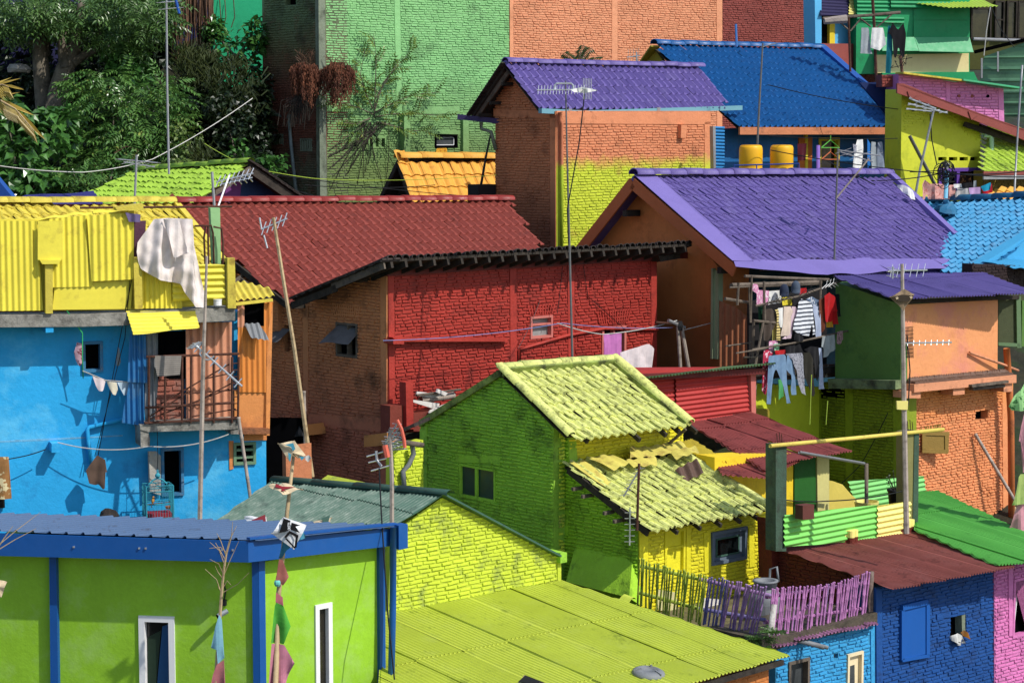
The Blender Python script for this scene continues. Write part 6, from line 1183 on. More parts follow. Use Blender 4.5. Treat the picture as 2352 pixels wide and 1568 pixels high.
# washing and small things on the azure wall
wq_ = pb.off(.42); UW = 'underwear pegged on the line at the azure wall'
M_uw = [cloth('pinkish_white', (226, 205, 205)), cloth('cream_white', (218, 208, 180)), cloth('pale_blue_white', (176, 200, 215))]
for i, (pp, lb_) in enumerate((([(825, 315), (950, 358), (930, 430), (920, 455), (885, 455), (865, 420)], 'pinkish white underwear, leftmost on the line'), ([(955, 368), (1050, 378), (1055, 440), (1035, 492), (1010, 485), (985, 440)], 'cream underwear in the middle of the line'), ([(1050, 378), (1168, 375), (1168, 440), (1140, 490), (1112, 496), (1085, 450)], 'pale blue underwear, rightmost on the line'))):
    garment('underwear', lb_, [QS(2, 0, *pp)], M_uw[i], wq_, UW, amp=.02, freq=20, seed=i)
solo('washing_line', MB().tube([wq_.hit(*Q(2, 0, 740, 275)), wq_.hit(*Q(2, 0, 950, 360)), wq_.hit(*Q(2, 0, 1170, 376))], .008, 4), M_cord, 'short washing line with underwear on the azure wall', 'line')
garment('cloth', 'pink patterned cloth hanging on a green cord at the upper azure window', [QS(2, 0, (690, 20), (735, 30), (742, 190), (710, 235), (682, 190), (665, 110))], cloth('pink_flower', (196, 150, 165), (130, 60, 70), 'spots', 18), pb.off(.25), cat='cloth')
pole('bright green cord hanging from the terrace to the upper window', [pb.off(.45).hit(*Q(1, 0, 600, 1262)), pb.off(.45).hit(*Q(1, 0, 738, 1460)), pb.off(.35).hit(*Q(2, 0, 738, 150)), pb.off(.3).hit(*Q(2, 0, 745, 340))], .01, plain('green_cord', (40, 190, 100)), 'cord', 'cord')
garment('sock', 'single grey sock hanging on a cord over the azure wall', [QS(2, 0, (1055, 55), (1072, 80), (1085, 200), (1072, 232), (1042, 232), (1045, 130))], M_c_grey, pb.off(.3))
for i, (a, m, b) in enumerate((((1165, 985, 1), (1120, 1500, 1), (850, 1040, 2)), ((1180, 985, 1), (1060, 60, 2), (880, 1030, 2)))):
    pole(['left of the two long thin cords holding the brown shirt', 'right of the two long thin cords, passing the grey sock'][i], [pb.off(.48).hit(*Q(a[2], 0, a[0], a[1])), pb.off(.36).hit(*Q(m[2], 0, m[0], m[1])), pb.off(.28).hit(*Q(b[2], 0, b[0], b[1]))], .007, M_wire, 'cord', 'cord')
garment('shirt', 'brown shirt hung by its hem on two cords, shadow on the azure wall', [QS(2, 0, (870, 1030), (945, 1072), (958, 1178), (924, 1190), (945, 1310), (918, 1335), (885, 1290), (858, 1302), (800, 1285), (770, 1170), (800, 1120))], cloth('brown_wool', (98, 74, 60)), pb.off(.4), amp=.035, freq=12)
garment('towel', 'brown and cream patterned towel hanging at the left edge', [QS(2, 0, (-160, 1050), (88, 1042), (105, 1420), (-160, 1430))], cloth('brown_cream_pattern', (165, 110, 55), (215, 195, 140), 'spots', 7), pb.off(.5), amp=.02, cat='towel')
pole('dark peg board on the wall below the patterned towel', [pb.off(.05).hit(*Q(2, 0, 15, 1420)), pb.off(.05).hit(*Q(2, 0, 18, 1500))], .05, M_dwood, 'board', 'board')
def wire(label, pts, r=.008, m=None, sag=0., group=None):
    ln = []
    for a, b in zip(pts, pts[1:]): ln += sagline(a, b, sag * (b - a).length)
    return solo('wire', MB().tube(ln, r, 4), m or M_wire, label, 'wire', group)
wire('pale washing wire sagging across the azure wall below the balcony', [pq.hit(*Q(2, 0, 500, 900)) + pb.n * .2, bq.hit(*Q(2, 0, 1330, 950)), bq.hit(*Q(2, 0, 2050, 842))], .009, M_cord, .06)
wire('knotted wire from the concrete stub to the left edge', [pq.hit(*Q(2, 0, 400, 960)) + pb.n * .2, pq.hit(*Q(2, 0, 120, 1030)) + pb.n * .3, pq.hit(*Q(2, 0, -80, 1040)) + pb.n * .4], .009, M_wire, .03)
# bird cage
M_cage = plain('turquoise_cage', (40, 150, 170), .5); cgp = pb.off(.75)
u0, b0 = cgp.uv(*Q(2, 0, 1315, 1562)); u1, b1 = cgp.uv(*Q(2, 0, 1552, 1300)); b0 -= .1; t = T('bird_cage', 'turquoise square bird cage with red tray hanging before the lower azure window', 'bird cage', cgp.W((u0 + u1) / 2, b0)); dpt = .36
cs = [(u0, 0), (u1, 0), (u1, -dpt), (u0, -dpt)]
mb = MB()
for k in range(4):
    (a, c_), (a2, c2_) = cs[k], cs[(k + 1) % 4]; mb.tube([cgp.W(a, b0, c_), cgp.W(a, b1, c_)], .013, 5)
    for bb in (b0 + .02, b0 + (b1 - b0) * .45, b1 - .1, b1): mb.tube([cgp.W(a, bb, c_), cgp.W(a2, bb, c2_)], .009, 4)
    for j in range(1, 10): f = j / 10; mb.tube([cgp.W(a + (a2 - a) * f, b0, c_ + (c2_ - c_) * f), cgp.W(a + (a2 - a) * f, b1, c_ + (c2_ - c_) * f)], .0035, 4)
add('cage_frame', mb, M_cage, t); mid = cgp.W((u0 + u1) / 2, b1, -dpt / 2)
add('tray', MB().box(cgp, u0 + .02, u1 - .02, b0 + .01, b0 + .1, -dpt + .02, -.02), paint('red_tray', (160, 30, 48), var=.1), t)
add('dome', MB().tube([mid - cgp.u * .16, mid - cgp.u * .08 + Z * .08, mid + Z * .11, mid + cgp.u * .08 + Z * .08, mid + cgp.u * .16], .014, 6).lathe(mid + Z * .11, [(.02, 0), (.045, .03), (.045, .06), (.015, .09), (.015, .14), (0, .15)], 12), M_cage, t)
add('hook', MB().tube([mid + Z * .25, mid + Z * .5 + cgp.u * .01, mid + Z * 1.5], .006, 4), M_wire, t); add('perch', MB().tube([cgp.W(u0 + .03, b0 + .24, -.18), cgp.W(u1 - .03, b0 + .26, -.18)], .01, 5), M_wood, t)
add('feeder', MB().lathe(cgp.W(u1 - .08, b0 + .16, -.1), [(.04, 0), (.05, .05), (.045, .05)], 10), M_eave, t)
bird = MB(); bo = cgp.W(u0 + .14, b0 + .3, -.18); bird.lathe(bo, [(.004, -.05), (.022, -.03), (.03, 0), (.024, .03), (.018, .045), (.02, .06), (.014, .075), (0, .08)], 10, Vector((.2, 0, 1)).normalized()); bird.beam(bo - Z * .03, bo + Vector((-.03, 0, -.12)), .02, .008); bird.tube([bo + Vector((.025, -.01, .06)), bo + Vector((.05, -.01, .058))], [.008, .001], 5)
solo('bird', bird, paint('orange_bird', (215, 140, 40)), 'small orange bird perched inside the turquoise cage', 'bird', smooth=True)
rk = MB().lathe(P(250, 1184, 37), [(.13, -.06), (.16, 0), (.12, .08), (.05, .12), (0, .12)], 9); rk.v = [v + Vector((.05 * noise.noise(v * 6), 0, .04 * noise.noise(v * 9))) for v in rk.v]; solo('rubble_lump', rk, M_oldtile, 'dark lump of rubble behind the blue roof edge', 'rubble')
# ================================================================== lime tiled roof at the left, before the trees
ps_ = RP(440, 467, 50, -48, 25); M_ltile = paint('vivid_lime_tile', (152, 196, 40), var=.12, bump=.15, dirt=(80, 110, 20), amt=.28, ds=3)
H = T('vivid_lime_roof_house', 'small house with vivid lime tiles sloping left and a dark violet gable', 'house', ps_.hit(450, 470) - Z * 2)
sq = ps_.uvs([(318, 393), (574, 376), (440, 472), (140, 472)])
rf = add('roof', tiles(MB(), ps_, sq, w=.2, l=.27, amp=.045, step=.035, jit=2, seed=111, prof=WAVE), M_ltile, H)
add('ridge_cap', caps(MB(), ps_.hit(316, 393) + Z * .04, ps_.hit(574, 376) + Z * .06, .12, .45, 2), M_ltile, rf, True)
A = ps_.hit(574, 377); sg = VPo(A + Vector((-.3, .33, 0)), 42)
wallpart(H, sg, [(430, 470), (560, 384), (548, 480), (430, 480)], paint('violet_plaster', (112, 48, 118), var=.12, bump=.1), depth=.4); wallpart(H, sg.off(-.02), [(547, 384), (575, 382), (720, 480), (547, 480)], paint('dark_blue_plaster', (14, 50, 96), var=.15, bump=.1), depth=.4)
vg = VPo(A, 42); Ez = vg.hit(702, 466); Ew = vg.hit(436, 472); bkz = ps_.hit(330, 392) - A
add('roof', MB().hexa([A - Z * .05, Ez - Z * .05, Ez + bkz - Z * .05, A + bkz - Z * .05, A + Z * .04, Ez + Z * .04, Ez + bkz + Z * .04, A + bkz + Z * .04]), M_oldtile, H)
add('verge_board', MB().beam(A - Z * .12 + vg.n * .03, Ez - Z * .12 + vg.n * .03, .05, .2), M_dwood, H); add('verge_board', MB().beam(A - Z * .1 + vg.n * .03, Ew - Z * .1 + vg.n * .03, .05, .12), M_wood, H)
for k in range(9): p = A.lerp(Ez, (k + .5) / 9); d_ = (Ez - A).normalized(); add('verge_tile', MB().beam(p - d_ * .2 + Z * .05, p + d_ * .2 + Z * .08, .25, .04), M_oldtile, H)
tpz = RP(180, 466, 52, 0, 15); solo('tarpaulin', sheet(MB(), tpz, tpz.uvs([(26, 455), (60, 447), (215, 440), (240, 470), (20, 472)]), per=.3, amp=.02, ribs='u', sw=9, dent=.05), paint('ink_blue_tarpaulin', (46, 44, 120), var=.15, bump=.3, bs=12, rough=.3, spec=.6), 'shiny ink blue tarpaulin behind the yellow ridge', 'tarpaulin')
solo('roof_beam', MB().beam(P(-30, 400, 47), P(26, 468, 47), .25, .3), M_dblue, 'bright blue slanting beam at the left edge above the yellow ridge', 'beam')
# ================================================================== washing rack in front of the purple roofed house
ck = VP(1720, 800, 44.15, 42); ckb = ck.off(-.5)
t = T('washing_rack', 'weathered wooden balcony rack carrying rows of washing', 'washing rack', ck.hit(1745, 850))
def kb(pts, r, pl=ck, name='bar'): add(name, MB().tube([pl.hit(*p) for p in K(*pts)], r * .68, 6), M_wood, t)
kb([(125, 38), (340, 48), (652, 60)], .045, ckb); kb([(40, 98), (360, 88), (600, 78)], .085, ckb); kb([(190, 225), (460, 165), (730, 70)], .032); kb([(170, 500), (420, 460), (780, 380)], .03, ck.off(.1)); kb([(68, 522), (265, 490)], .025, ck.off(.15)); kb([(5, 478), (165, 455)], .025, ckb); kb([(180, 318), (355, 335)], .04); kb([(120, 548), (205, 545)], .025)
for pts, r in (([(168, 35), (162, 330)], .03), ([(245, 72), (250, 330)], .04), ([(602, 62), (598, 190)], .04), ([(180, 310), (172, 600)], .045), ([(85, 80), (78, 220)], .04), ([(30, 110), (150, 105), (158, 330)], .03), ([(0, 180), (150, 205)], .05), ([(240, 330), (190, 600)], .04)): kb(pts, r, ckb if r > .04 else ck, 'upright')
add('lower_post', MB().strip(ckb, K((168, 640), (200, 640), (198, 790), (170, 790)), -.2, 0), M_concrete, t)
add('board', MB().strip(ckb, K((380, 610), (690, 590), (700, 672), (390, 690)), -.05, 0), paint('rusty_board', (96, 66, 52), var=.35, bump=.2, second=(170, 160, 150), s2=(.58, .62, 5)), t)
add('floor', MB().strip(ckb, K((170, 640), (700, 600), (700, 640), (170, 690)), -1., .1), M_dwood, t)
add('shade_backing', MB().strip(ckb.off(-.7), K((150, 200), (640, 100), (640, 660), (150, 680)), -.05, 0), plain('painted_shade_dark', (26, 24, 26), .9), t)  # near-black sheet puts the shade behind the washing into colour
RG = 'washing on the wooden rack'
M_stripe = cloth('navy_stripe_shirt', (222, 226, 235), (50, 60, 80), 'stripe', 3.6); M_ystr = cloth('yellow_stripe', (222, 196, 110), (70, 60, 40), 'stripe', 5.5); M_denim = cloth('light_denim', (104, 140, 178)); M_red = cloth('scarlet_cloth', (200, 16, 22)); M_beige = cloth('beige_cloth', (212, 190, 172)); M_mauve = cloth('mauve_cloth', (208, 178, 192)); M_olv = cloth('olive_black', (44, 42, 34)); M_hound = cloth('dotted_trousers', (150, 152, 165), (70, 72, 88), 'spots', 34); M_rust_c = cloth('rust_brown', (112, 50, 28)); M_plaid = cloth('blue_plaid', (84, 106, 138), (200, 205, 215), 'spots', 20); M_lblue = cloth('pale_blue_cloth', (168, 182, 214)); M_flor = cloth('red_floral', (196, 34, 70), (232, 190, 205), 'spots', 14); M_yel_c = cloth('yellow_shirt', (225, 205, 30)); M_brn_c = cloth('dark_brown_cloth', (74, 62, 54)); M_khaki = cloth('khaki', (196, 182, 80)); M_floral2 = cloth('pink_check', (214, 130, 175), (235, 205, 220), 'spots', 20)
items = [
 ('towel', 'pink checked cloth at the upper left of the rack', [[(175, 85), (205, 90), (212, 125), (275, 130), (270, 215), (200, 220), (195, 150), (172, 125)]], M_floral2, -.25),
 ('towel', 'plain white cloth hanging high behind the shirts', [[(275, 132), (352, 126), (356, 205), (270, 218)]], M_c_white, -.3),
 ('shirt', 'yellow shirt behind the black cap', [[(356, 172), (422, 166), (424, 222), (358, 222)]], M_yel_c, -.2),
 ('red_bag', 'red bag hanging high beside the caps', [[(470, 115), (510, 112), (512, 150), (472, 155)]], M_red, -.2),
 ('shirt', 'dark brown shirt first on the slanting bar', [[(240, 250), (290, 240), (322, 275), (315, 345), (270, 445), (245, 440)]], M_brn_c, .0),
 ('shirt', 'khaki yellow shirt behind the dark brown one', [[(300, 320), (325, 310), (322, 445), (296, 445)]], M_khaki, -.05),
 ('shirt', 'yellow striped narrow shirt', [[(312, 250), (335, 245), (348, 330), (345, 440), (322, 440), (325, 320)]], M_ystr, .02),
 ('shirt', 'white shirt hanging between the striped and beige shirts', [[(335, 240), (362, 235), (382, 265), (382, 362), (345, 360), (335, 300)]], M_c_white, .03),
 ('t_shirt', 'beige t-shirt on the slanting bar', [[(368, 230), (410, 228), (432, 262), (430, 288), (415, 285), (415, 375), (395, 412), (350, 415), (370, 320)]], M_beige, .06),
 ('t_shirt', 'pale mauve t-shirt half hidden by the beige one', [[(415, 228), (445, 230), (466, 270), (455, 295), (432, 300), (425, 430), (358, 432), (415, 380)]], M_mauve, .03),
 ('shirt', 'white shirt with dark stripes on the slanting bar', [[(462, 205), (478, 180), (545, 205), (558, 330), (568, 400), (550, 408), (540, 300), (535, 415), (470, 405), (430, 375), (432, 320), (450, 290)]], M_stripe, .09),
 ('shirt', 'blue plaid shirt right of the dark striped one', [[(510, 182), (545, 165), (592, 190), (596, 285), (575, 285), (570, 240)]], M_plaid, .04),
 ('shirt', 'pale blue shirt below the plaid shirt', [[(552, 215), (598, 235), (600, 300), (606, 420), (580, 425), (568, 330)]], M_lblue, .06),
 ('dress', 'rust brown dress left of the scarlet shirt', [[(590, 190), (625, 172), (646, 215), (628, 232), (625, 370), (600, 415), (598, 300)]], M_rust_c, .08),
 ('shirt', 'scarlet long shirt at the right end of the bar', [[(622, 165), (655, 140), (690, 165), (705, 255), (672, 265), (672, 325), (630, 328)]], M_red, .12),
 ('shirt', 'second scarlet shirt behind the front one', [[(676, 160), (695, 165), (712, 340), (682, 340), (678, 260)]], M_red, .06),
 ('vest', 'black vest at the far right end of the bar', [[(694, 150), (720, 150), (726, 290), (708, 295)]], M_c_black, .05),
 ('cloth', 'mustard cloth peeping out below the scarlet shirt', [[(634, 326), (680, 312), (682, 360), (635, 360)]], cloth('mustard', (210, 150, 20)), .04),
 ('shirt', 'grey t-shirt with black lettering on the lower bar', [[(612, 418), (690, 405), (697, 498), (655, 520), (645, 545), (625, 552), (622, 490), (608, 480)]], M_c_grey, .15),
 ('towel', 'folded pink grey plaid cloth at the end of the lower bar', [[(702, 388), (742, 380), (746, 440), (720, 468), (700, 462)]], cloth('pink_plaid', (170, 130, 136), (120, 84, 92), 'spots', 20), .16),
 ('dress', 'red floral dress on the lower left of the rack', [[(240, 505), (272, 500), (300, 520), (272, 620), (276, 740), (258, 785), (228, 760)]], M_flor, .12),
 ('jeans', 'light blue denim trousers hanging low at the front', [[(268, 540), (372, 528), (388, 552), (374, 640), (412, 835), (392, 840), (338, 640), (318, 620), (290, 700), (284, 842), (262, 840), (280, 640)]], M_denim, .22),
 ('jeans', 'second denim pair hanging behind the front one', [[(388, 535), (420, 535), (440, 640), (450, 782), (425, 785), (412, 660), (380, 620)]], M_denim, .16),
 ('trousers', 'grey dotted trousers beside the jeans', [[(380, 525), (490, 520), (498, 640), (502, 785), (480, 770), (446, 640), (420, 560)]], M_hound, .18),
 ('trousers', 'olive black trousers with wide legs on the lower bar', [[(495, 520), (530, 515), (558, 570), (545, 580), (568, 780), (560, 795), (535, 780), (500, 640)]], M_olv, .2),
 ('hooded_top', 'black hooded top on the lower bar', [[(500, 500), (540, 478), (590, 485), (598, 590), (590, 705), (572, 690), (555, 600), (530, 520)]], M_c_black, .14),
 ('trousers', 'pale blue narrow trousers behind the black top', [[(588, 490), (612, 488), (620, 745), (596, 750)]], M_lblue, .12),
 ('cloth', 'green cloth at the bottom behind the jeans', [[(330, 690), (365, 680), (368, 790), (345, 820), (338, 780)]], cloth('green_cloth', (70, 170, 90)), .05),
 ('cloth', 'bright pink cloth wedged behind the lower bar', [[(275, 448), (330, 440), (335, 505), (300, 512), (272, 500)]], M_floral2, .0),
 ('cloth', 'mint green cloth bundled at the lower bar', [[(300, 465), (345, 462), (342, 510), (306, 520)]], cloth('mint_cloth', (120, 190, 140)), .05),
 ('cloth', 'black underwear hanging under the striped shirt', [[(440, 398), (480, 392), (500, 440), (468, 452), (436, 440)]], M_c_black, .12),
 ('shirt', 'dark green shirt left of the dark brown one', [[(212, 230), (242, 225), (248, 330), (240, 410), (215, 405)]], cloth('bottle_cloth', (24, 70, 44)), -.1),
 ('shirt', 'black shirt between the striped and plaid shirts, hanging behind', [[(425, 190), (470, 182), (485, 260), (460, 300), (430, 250)]], M_c_black, .0),
 ('cloth', 'grey cloth low at the left end of the lower bar', [[(190, 560), (232, 545), (236, 640), (200, 650)]], M_brn_c, .0),
 ('skirt', 'black skirt hanging between the jeans and the floral dress', [[(378, 480), (470, 462), (492, 520), (440, 540), (385, 525)]], M_c_black, .08),
 ('shirt', 'crimson cloth bundled on the lower bar above the jeans', [[(315, 505), (382, 500), (386, 528), (318, 532)]], M_red, .1),
]
for i, (nm, lb_, pp, m, o_) in enumerate(items): garment(nm, lb_, [K(*p) for p in pp], m, ck.off(o_), RG, amp=.022, freq=16, seed=200 + i, n=18, m=12)
# lettering on the grey shirt
tx = bpy.data.curves.new('lettering', 'FONT')
# caps
for i, (a, lb_) in enumerate((((372, 118), 'dark blue cap hanging left on the top bar'), ((445, 98), 'grey blue cap hanging right on the top bar'))):
    o_ = ck.off(-.1).hit(*K(a)[0]); tt = T('cap', lb_, 'cap', o_, 'caps on the rack'); m_ = cloth('navy_cap', (44, 54, 78)) if i == 0 else cloth('slate_cap', (70, 84, 104))
    add('crown', MB().lathe(o_, [(.095, -.14), (.1, -.05), (.085, .04), (.05, .09), (0, .105)], 14), m_, tt, True); add('brim', MB().lathe(o_ + Vector((.01, -.06, -.16)), [(.0, 0), (.085, .0), (.09, .012), (0, .016)], 14), m_, tt)
for i, x in enumerate((275, 300, 322, 345, 385, 410, 505, 540, 640, 662, 682, 700)):
    y = 205 - (x - 190) * .29 + 20; c_ = ck.off(.05).hit(*K((x, y))[0]); solo('coat_hanger', MB().tube([c_ + ck.u * -.16 - Z * .07, c_ + Z * .02, c_ + ck.u * .16 - Z * .07], .007, 4).tube([c_ + Z * .02, c_ + Z * .07, c_ + ck.u * .025 + Z * .1, c_ + ck.u * .04 + Z * .07], .005, 4), M_white if x in (640, 662, 682) else M_wire, 'white plastic hanger at the scarlet shirts on the rack' if x in (640, 662, 682) else 'black wire hanger on the slanting bar of the rack', 'hanger', 'white hangers' if x in (640, 662, 682) else 'black hangers')
bpy.data.curves.remove(tx)
def text(name, s, pl, a, b, size, m, parent, ang=0., c=.01):
    cu = bpy.data.curves.new(name, 'FONT'); cu.body = s; cu.size = size; cu.extrude = .002; cu.align_x = 'CENTER'; cu.align_y = 'CENTER'
    o = bpy.data.objects.new(name, cu); ob_ = o
    dg = bpy.context.evaluated_depsgraph_get(); COL.objects.link(o); dg.update(); me = bpy.data.meshes.new_from_object(o.evaluated_get(bpy.context.evaluated_depsgraph_get())); COL.objects.unlink(o); bpy.data.objects.remove(o)
    ca, sa = math.cos(ang), math.sin(ang); base = org(parent)
    for v in me.vertices: x, y = v.co.x * ca - v.co.y * sa, v.co.x * sa + v.co.y * ca; v.co = pl.W(a + x, b + y, c + v.co.z) - base
    me.materials.clear(); me.materials.append(m); n = bpy.data.objects.new(name, me); COL.objects.link(n); n.parent = parent; return n
# washing under the blue roof
bw = VP(1990, 360, 57.2, 30); BG = 'washing under the blue roof eave'
for nm, lb_, pp, m in (('shirt', 'grey patterned shirt hung left under the blue roof eave', [(760, 1290), (800, 1300), (795, 1370), (765, 1370)], M_hound), ('shirt', 'white shirt with blue top under the blue roof eave', [(800, 1250), (850, 1245), (855, 1330), (852, 1490), (820, 1515), (760, 1500), (770, 1350)], M_c_white), ('jacket', 'royal blue jacket beside the white shirt', [(885, 1240), (920, 1290), (915, 1480), (892, 1510), (885, 1400)], cloth('royal_cloth', (20, 110, 200))), ('trousers', 'grey trousers left of the two grey pairs by the blue wall', [(925, 1270), (968, 1275), (972, 1400), (978, 1555), (925, 1555), (922, 1400)], M_c_grey), ('trousers', 'grey blue trousers right of the two grey pairs by the blue wall', [(980, 1275), (1025, 1270), (1035, 1420), (1050, 1555), (985, 1560), (975, 1400)], cloth('slate_cloth', (120, 132, 150))), ('towel', 'dark wine red towel beside the orange door', [(262, 1290), (348, 1285), (345, 1435), (262, 1440)], cloth('wine_cloth', (82, 14, 30)))):
    garment(nm, lb_, [QS(0, 3, *pp)], m, bw, BG, amp=.02)
for i, (x, y, c_) in enumerate(((560, 1255, (90, 190, 60)), (560, 1360, (225, 110, 60)))):
    p = bw.hit(*Q(0, 3, x, y)); solo('coat_hanger', MB().tube([p + bw.u * -.3 - Z * .2, p, p + bw.u * .3 - Z * .2, p + bw.u * -.3 - Z * .2], .014, 4).tube([p, p + Z * .12], .012, 4), plain(f'hanger_{i}', c_), ['green plastic hanger in front of the yellow framed window', 'orange plastic hanger below the green one'][i], 'hanger')
wire('washing wire under the blue roof eave', [bw.hit(1765, 312), bw.hit(2062, 318)], .01, M_wire, .01)
# washing before the red wall
rwf = rw.off(.75)
garment('towel', 'tall pink towel hanging before the red brick window', [[(1386, 768), (1428, 765), (1427, 905), (1386, 905)]], cloth('orchid_towel', (204, 110, 190)), rwf, amp=.03, freq=20, cat='towel')
garment('bed_sheet', 'white sheet hanging slanted right of the pink towel', [[(1424, 809), (1490, 789), (1502, 800), (1500, 872), (1424, 872)]], cloth('white_sheet', (228, 214, 216)), rwf, amp=.035, cat='sheet')
for nm, lb_, pp, m in (('cloth', 'black cloth on the line just above the green ridge', [(1272, 838), (1306, 834), (1312, 850), (1275, 850)], M_c_black), ('cloth', 'orange cloth on the line just above the green ridge', [(1306, 832), (1332, 832), (1334, 850), (1308, 850)], cloth('orange_cloth', (235, 120, 20))), ('cloth', 'white and blue cloth on the line just above the green ridge', [(1332, 832), (1378, 824), (1380, 848), (1334, 848)], M_plaid)):
    garment(nm, lb_, [pp], m, rwf, None, amp=.02, cat='cloth')
pa = rw.off(.8); stub = [pa.hit(1575, 850), pa.hit(1555, 745)]
t = T('washing_post', 'pair of old bamboo posts with pipes tied on top beside the red wall', 'washing post', pa.hit(1570, 850))
add('post', MB().tube([pa.hit(1563, 850), pa.hit(1556, 740)], .04, 7), M_greybam, t); add('post', MB().tube([pa.hit(1582, 848), pa.hit(1564, 745)], .045, 7), M_greybam, t); add('bar', MB().tube([pa.hit(1506, 740), pa.hit(1556, 744)], .025, 6), M_rust, t); add('bar', MB().tube([pa.hit(1535, 736), pa.hit(1572, 752)], .04, 7), M_galv, t)
add('lashing', MB().lathe(pa.hit(1560, 748) - Z * .1, [(.07, 0), (.085, .1), (.07, .2)], 8), M_wire, t)
wire('upper blue washing cord before the red wall', [rwf.hit(880, 782), rwf.hit(1290, 742), rwf.hit(1545, 752)], .008, plain('blue_cord', (120, 130, 190)), .015); wire('white washing cord dipping to the pink towel', [rwf.hit(1280, 742), rwf.hit(1384, 768), rwf.hit(1555, 736)], .011, M_cord, .02); wire('loose white cord running right from the bamboo posts', [pa.hit(1570, 758), pa.hit(1648, 738)], .009, M_cord, .0)
wire('dark wire hanging on the red wall beside the tall mast', [rw.off(.05).hit(1340, 610), rw.off(.05).hit(1350, 680), rw.off(.1).hit(1440, 760)], .008, M_wire, .0)
# brown curtain of vines etc. on the red wall
for k, (a, b) in enumerate((((1292, 612), (1280, 720)), ((1240, 690), (1190, 800)))): wire('thin cable drooping over the red bricks left of the mast' if k == 0 else 'thin cable crossing the small red window', [rw.off(.04).hit(*a), rw.off(.3).hit(*b)], .007, M_wire, .05)
# ================================================================== bamboo fence, tank
fA = VPo(P(1470, 1390, 37.7), -48); fA = fA.off(.15)
M_bl = paint('lime_bamboo', (150, 170, 40), var=.15, bump=.1, dirt=(100, 90, 30), amt=.25, ds=4); M_bv = paint('violet_bamboo', (150, 108, 168), var=.15, bump=.1, dirt=(90, 84, 120), amt=.25, ds=4); M_bb = paint('blue_violet_bamboo', (104, 98, 156), var=.15, bump=.1); M_bp2 = paint('pink_bamboo', (184, 112, 176), var=.14, bump=.1, dirt=(105, 80, 100), amt=.3, ds=4)
R9 = random.Random(21)
def fence(label, pl, n, top, bot, mats, rails, r=.0165):
    p0 = pl.hit(*bot(0)); t = T('bamboo_fence', label, 'fence', p0)
    for i in range(n):
        f = i / (n - 1); a, b = top(f), bot(f); j = R9.uniform(-.03, .03); pa_ = pl.hit(a[0] + R9.uniform(-1, 1), a[1] + R9.uniform(-3, 3)) + pl.n * j; pb2 = pl.hit(b[0] + R9.gauss(0, 2.6), b[1] + R9.uniform(-9, 6)) + pl.n * j; L = pa_ - pb2; pts, rr = [], []
        for k in range(5):
            c_ = pb2 + L * (k / 4); rk_ = r * R9.uniform(.85, 1.15)
            for dd, ff in ((-.012, 1), (0, 1.25), (.012, 1)): pts.append(c_ + L.normalized() * dd); rr.append(rk_ * ff)
        add('stake', MB().tube(pts, rr, 7), mats(f, i), t, True)
    for g, pts in rails: add('rail', MB().tube([pl.hit(*q_) - pl.n * .06 for q_ in pts], .032, 7), g, t, True)
    return t
tA = lambda f: (1467 + 292 * f, interp(f, [(0, 1284), (.3, 1307), (.6, 1327), (1, 1350)])); bA = lambda f: (1464 + 285 * f - 14 * f, interp(f, [(0, 1392), (.3, 1418), (.55, 1436), (.8, 1450), (1, 1452)]))
fence('bamboo stake fence painted lime then violet beside the yellow lean-to', fA, 44, tA, bA, lambda f, i: M_bl if f < .52 + .05 * (i % 2) else (M_bb if f < .7 else M_bv), [(M_bl, [(1466, 1300), (1600, 1330)]), (M_bv, [(1600, 1330), (1764, 1368)]), (M_bl, [(1464, 1362), (1600, 1398)]), (M_bb, [(1600, 1398), (1752, 1424)])])
fB = VPo(fA.hit(1760, 1445), 42)
tB = lambda f: (1772 + 225 * f, interp(f, [(0, 1352), (.5, 1346), (.8, 1331), (1, 1312)])); bB = lambda f: (1762 + 225 * f, interp(f, [(0, 1460), (.5, 1438), (1, 1416)]))
fence('pink bamboo stake fence leaning along the mossy ledge', fB, 50, tB, bB, lambda f, i: M_bv if i in (13, 29) else M_bp2, [(M_bp2, [(1766, 1372), (1996, 1338)]), (M_bp2, [(1762, 1430), (1990, 1398)]), (M_bp2, [(1830, 1420), (1890, 1370)])], .0155)
pole('rusty and grey post at the right end of the pink bamboo fence', [fB.hit(1999, 1410), fB.hit(2001, 1312)], .05, paint('rusty_pipe_post', (112, 92, 80), var=.3, bump=.3, dirt=(60, 45, 38), amt=.4, ds=4), 'post', 'post')
tkp = P(1757, 1432, 37.4); r_ = 40 / F * 37.4
t = T('water_tank', 'round grey plastic water tank behind the bamboo fences', 'water tank', tkp)
add('body', MB().lathe(tkp, [(r_, 0), (r_ * 1.02, .1), (r_, .2), (r_ * 1.02, .3), (r_, .42), (r_ * .94, .52), (r_ * .62, .6), (r_ * .6, .64)], 28), M_greypl, t, True); add('rim', MB().lathe(tkp + Z * .64, [(r_ * .56, 0), (r_ * .66, .01), (r_ * .68, .09), (r_ * .74, .1), (r_ * .74, .125), (r_ * .5, .125), (r_ * .5, .05), (0, .03)], 28), M_greypl, t, True)
add('label_sticker', MB().lathe(tkp + Z * .2, [(r_ * 1.03, 0), (r_ * 1.035, .18)], 28), M_greypl, t)
pole('grey pvc pipe bent over beside the water tank', [P(1767, 1345, 37.6), P(1769, 1306, 37.6), P(1784, 1301, 37.6), P(1788, 1335, 37.6)], .022, M_greypl, 'pipe', 'pipe')
pole('rough white post with a cross piece at the fence corner', [fB.hit(1759, 1455) + fB.n * .1, fB.hit(1767, 1385) + fB.n * .1], .05, paint('white_wash_post', (180, 176, 170), var=.2, bump=.3, dirt=(110, 85, 80), amt=.3, ds=4), 'post', 'post')
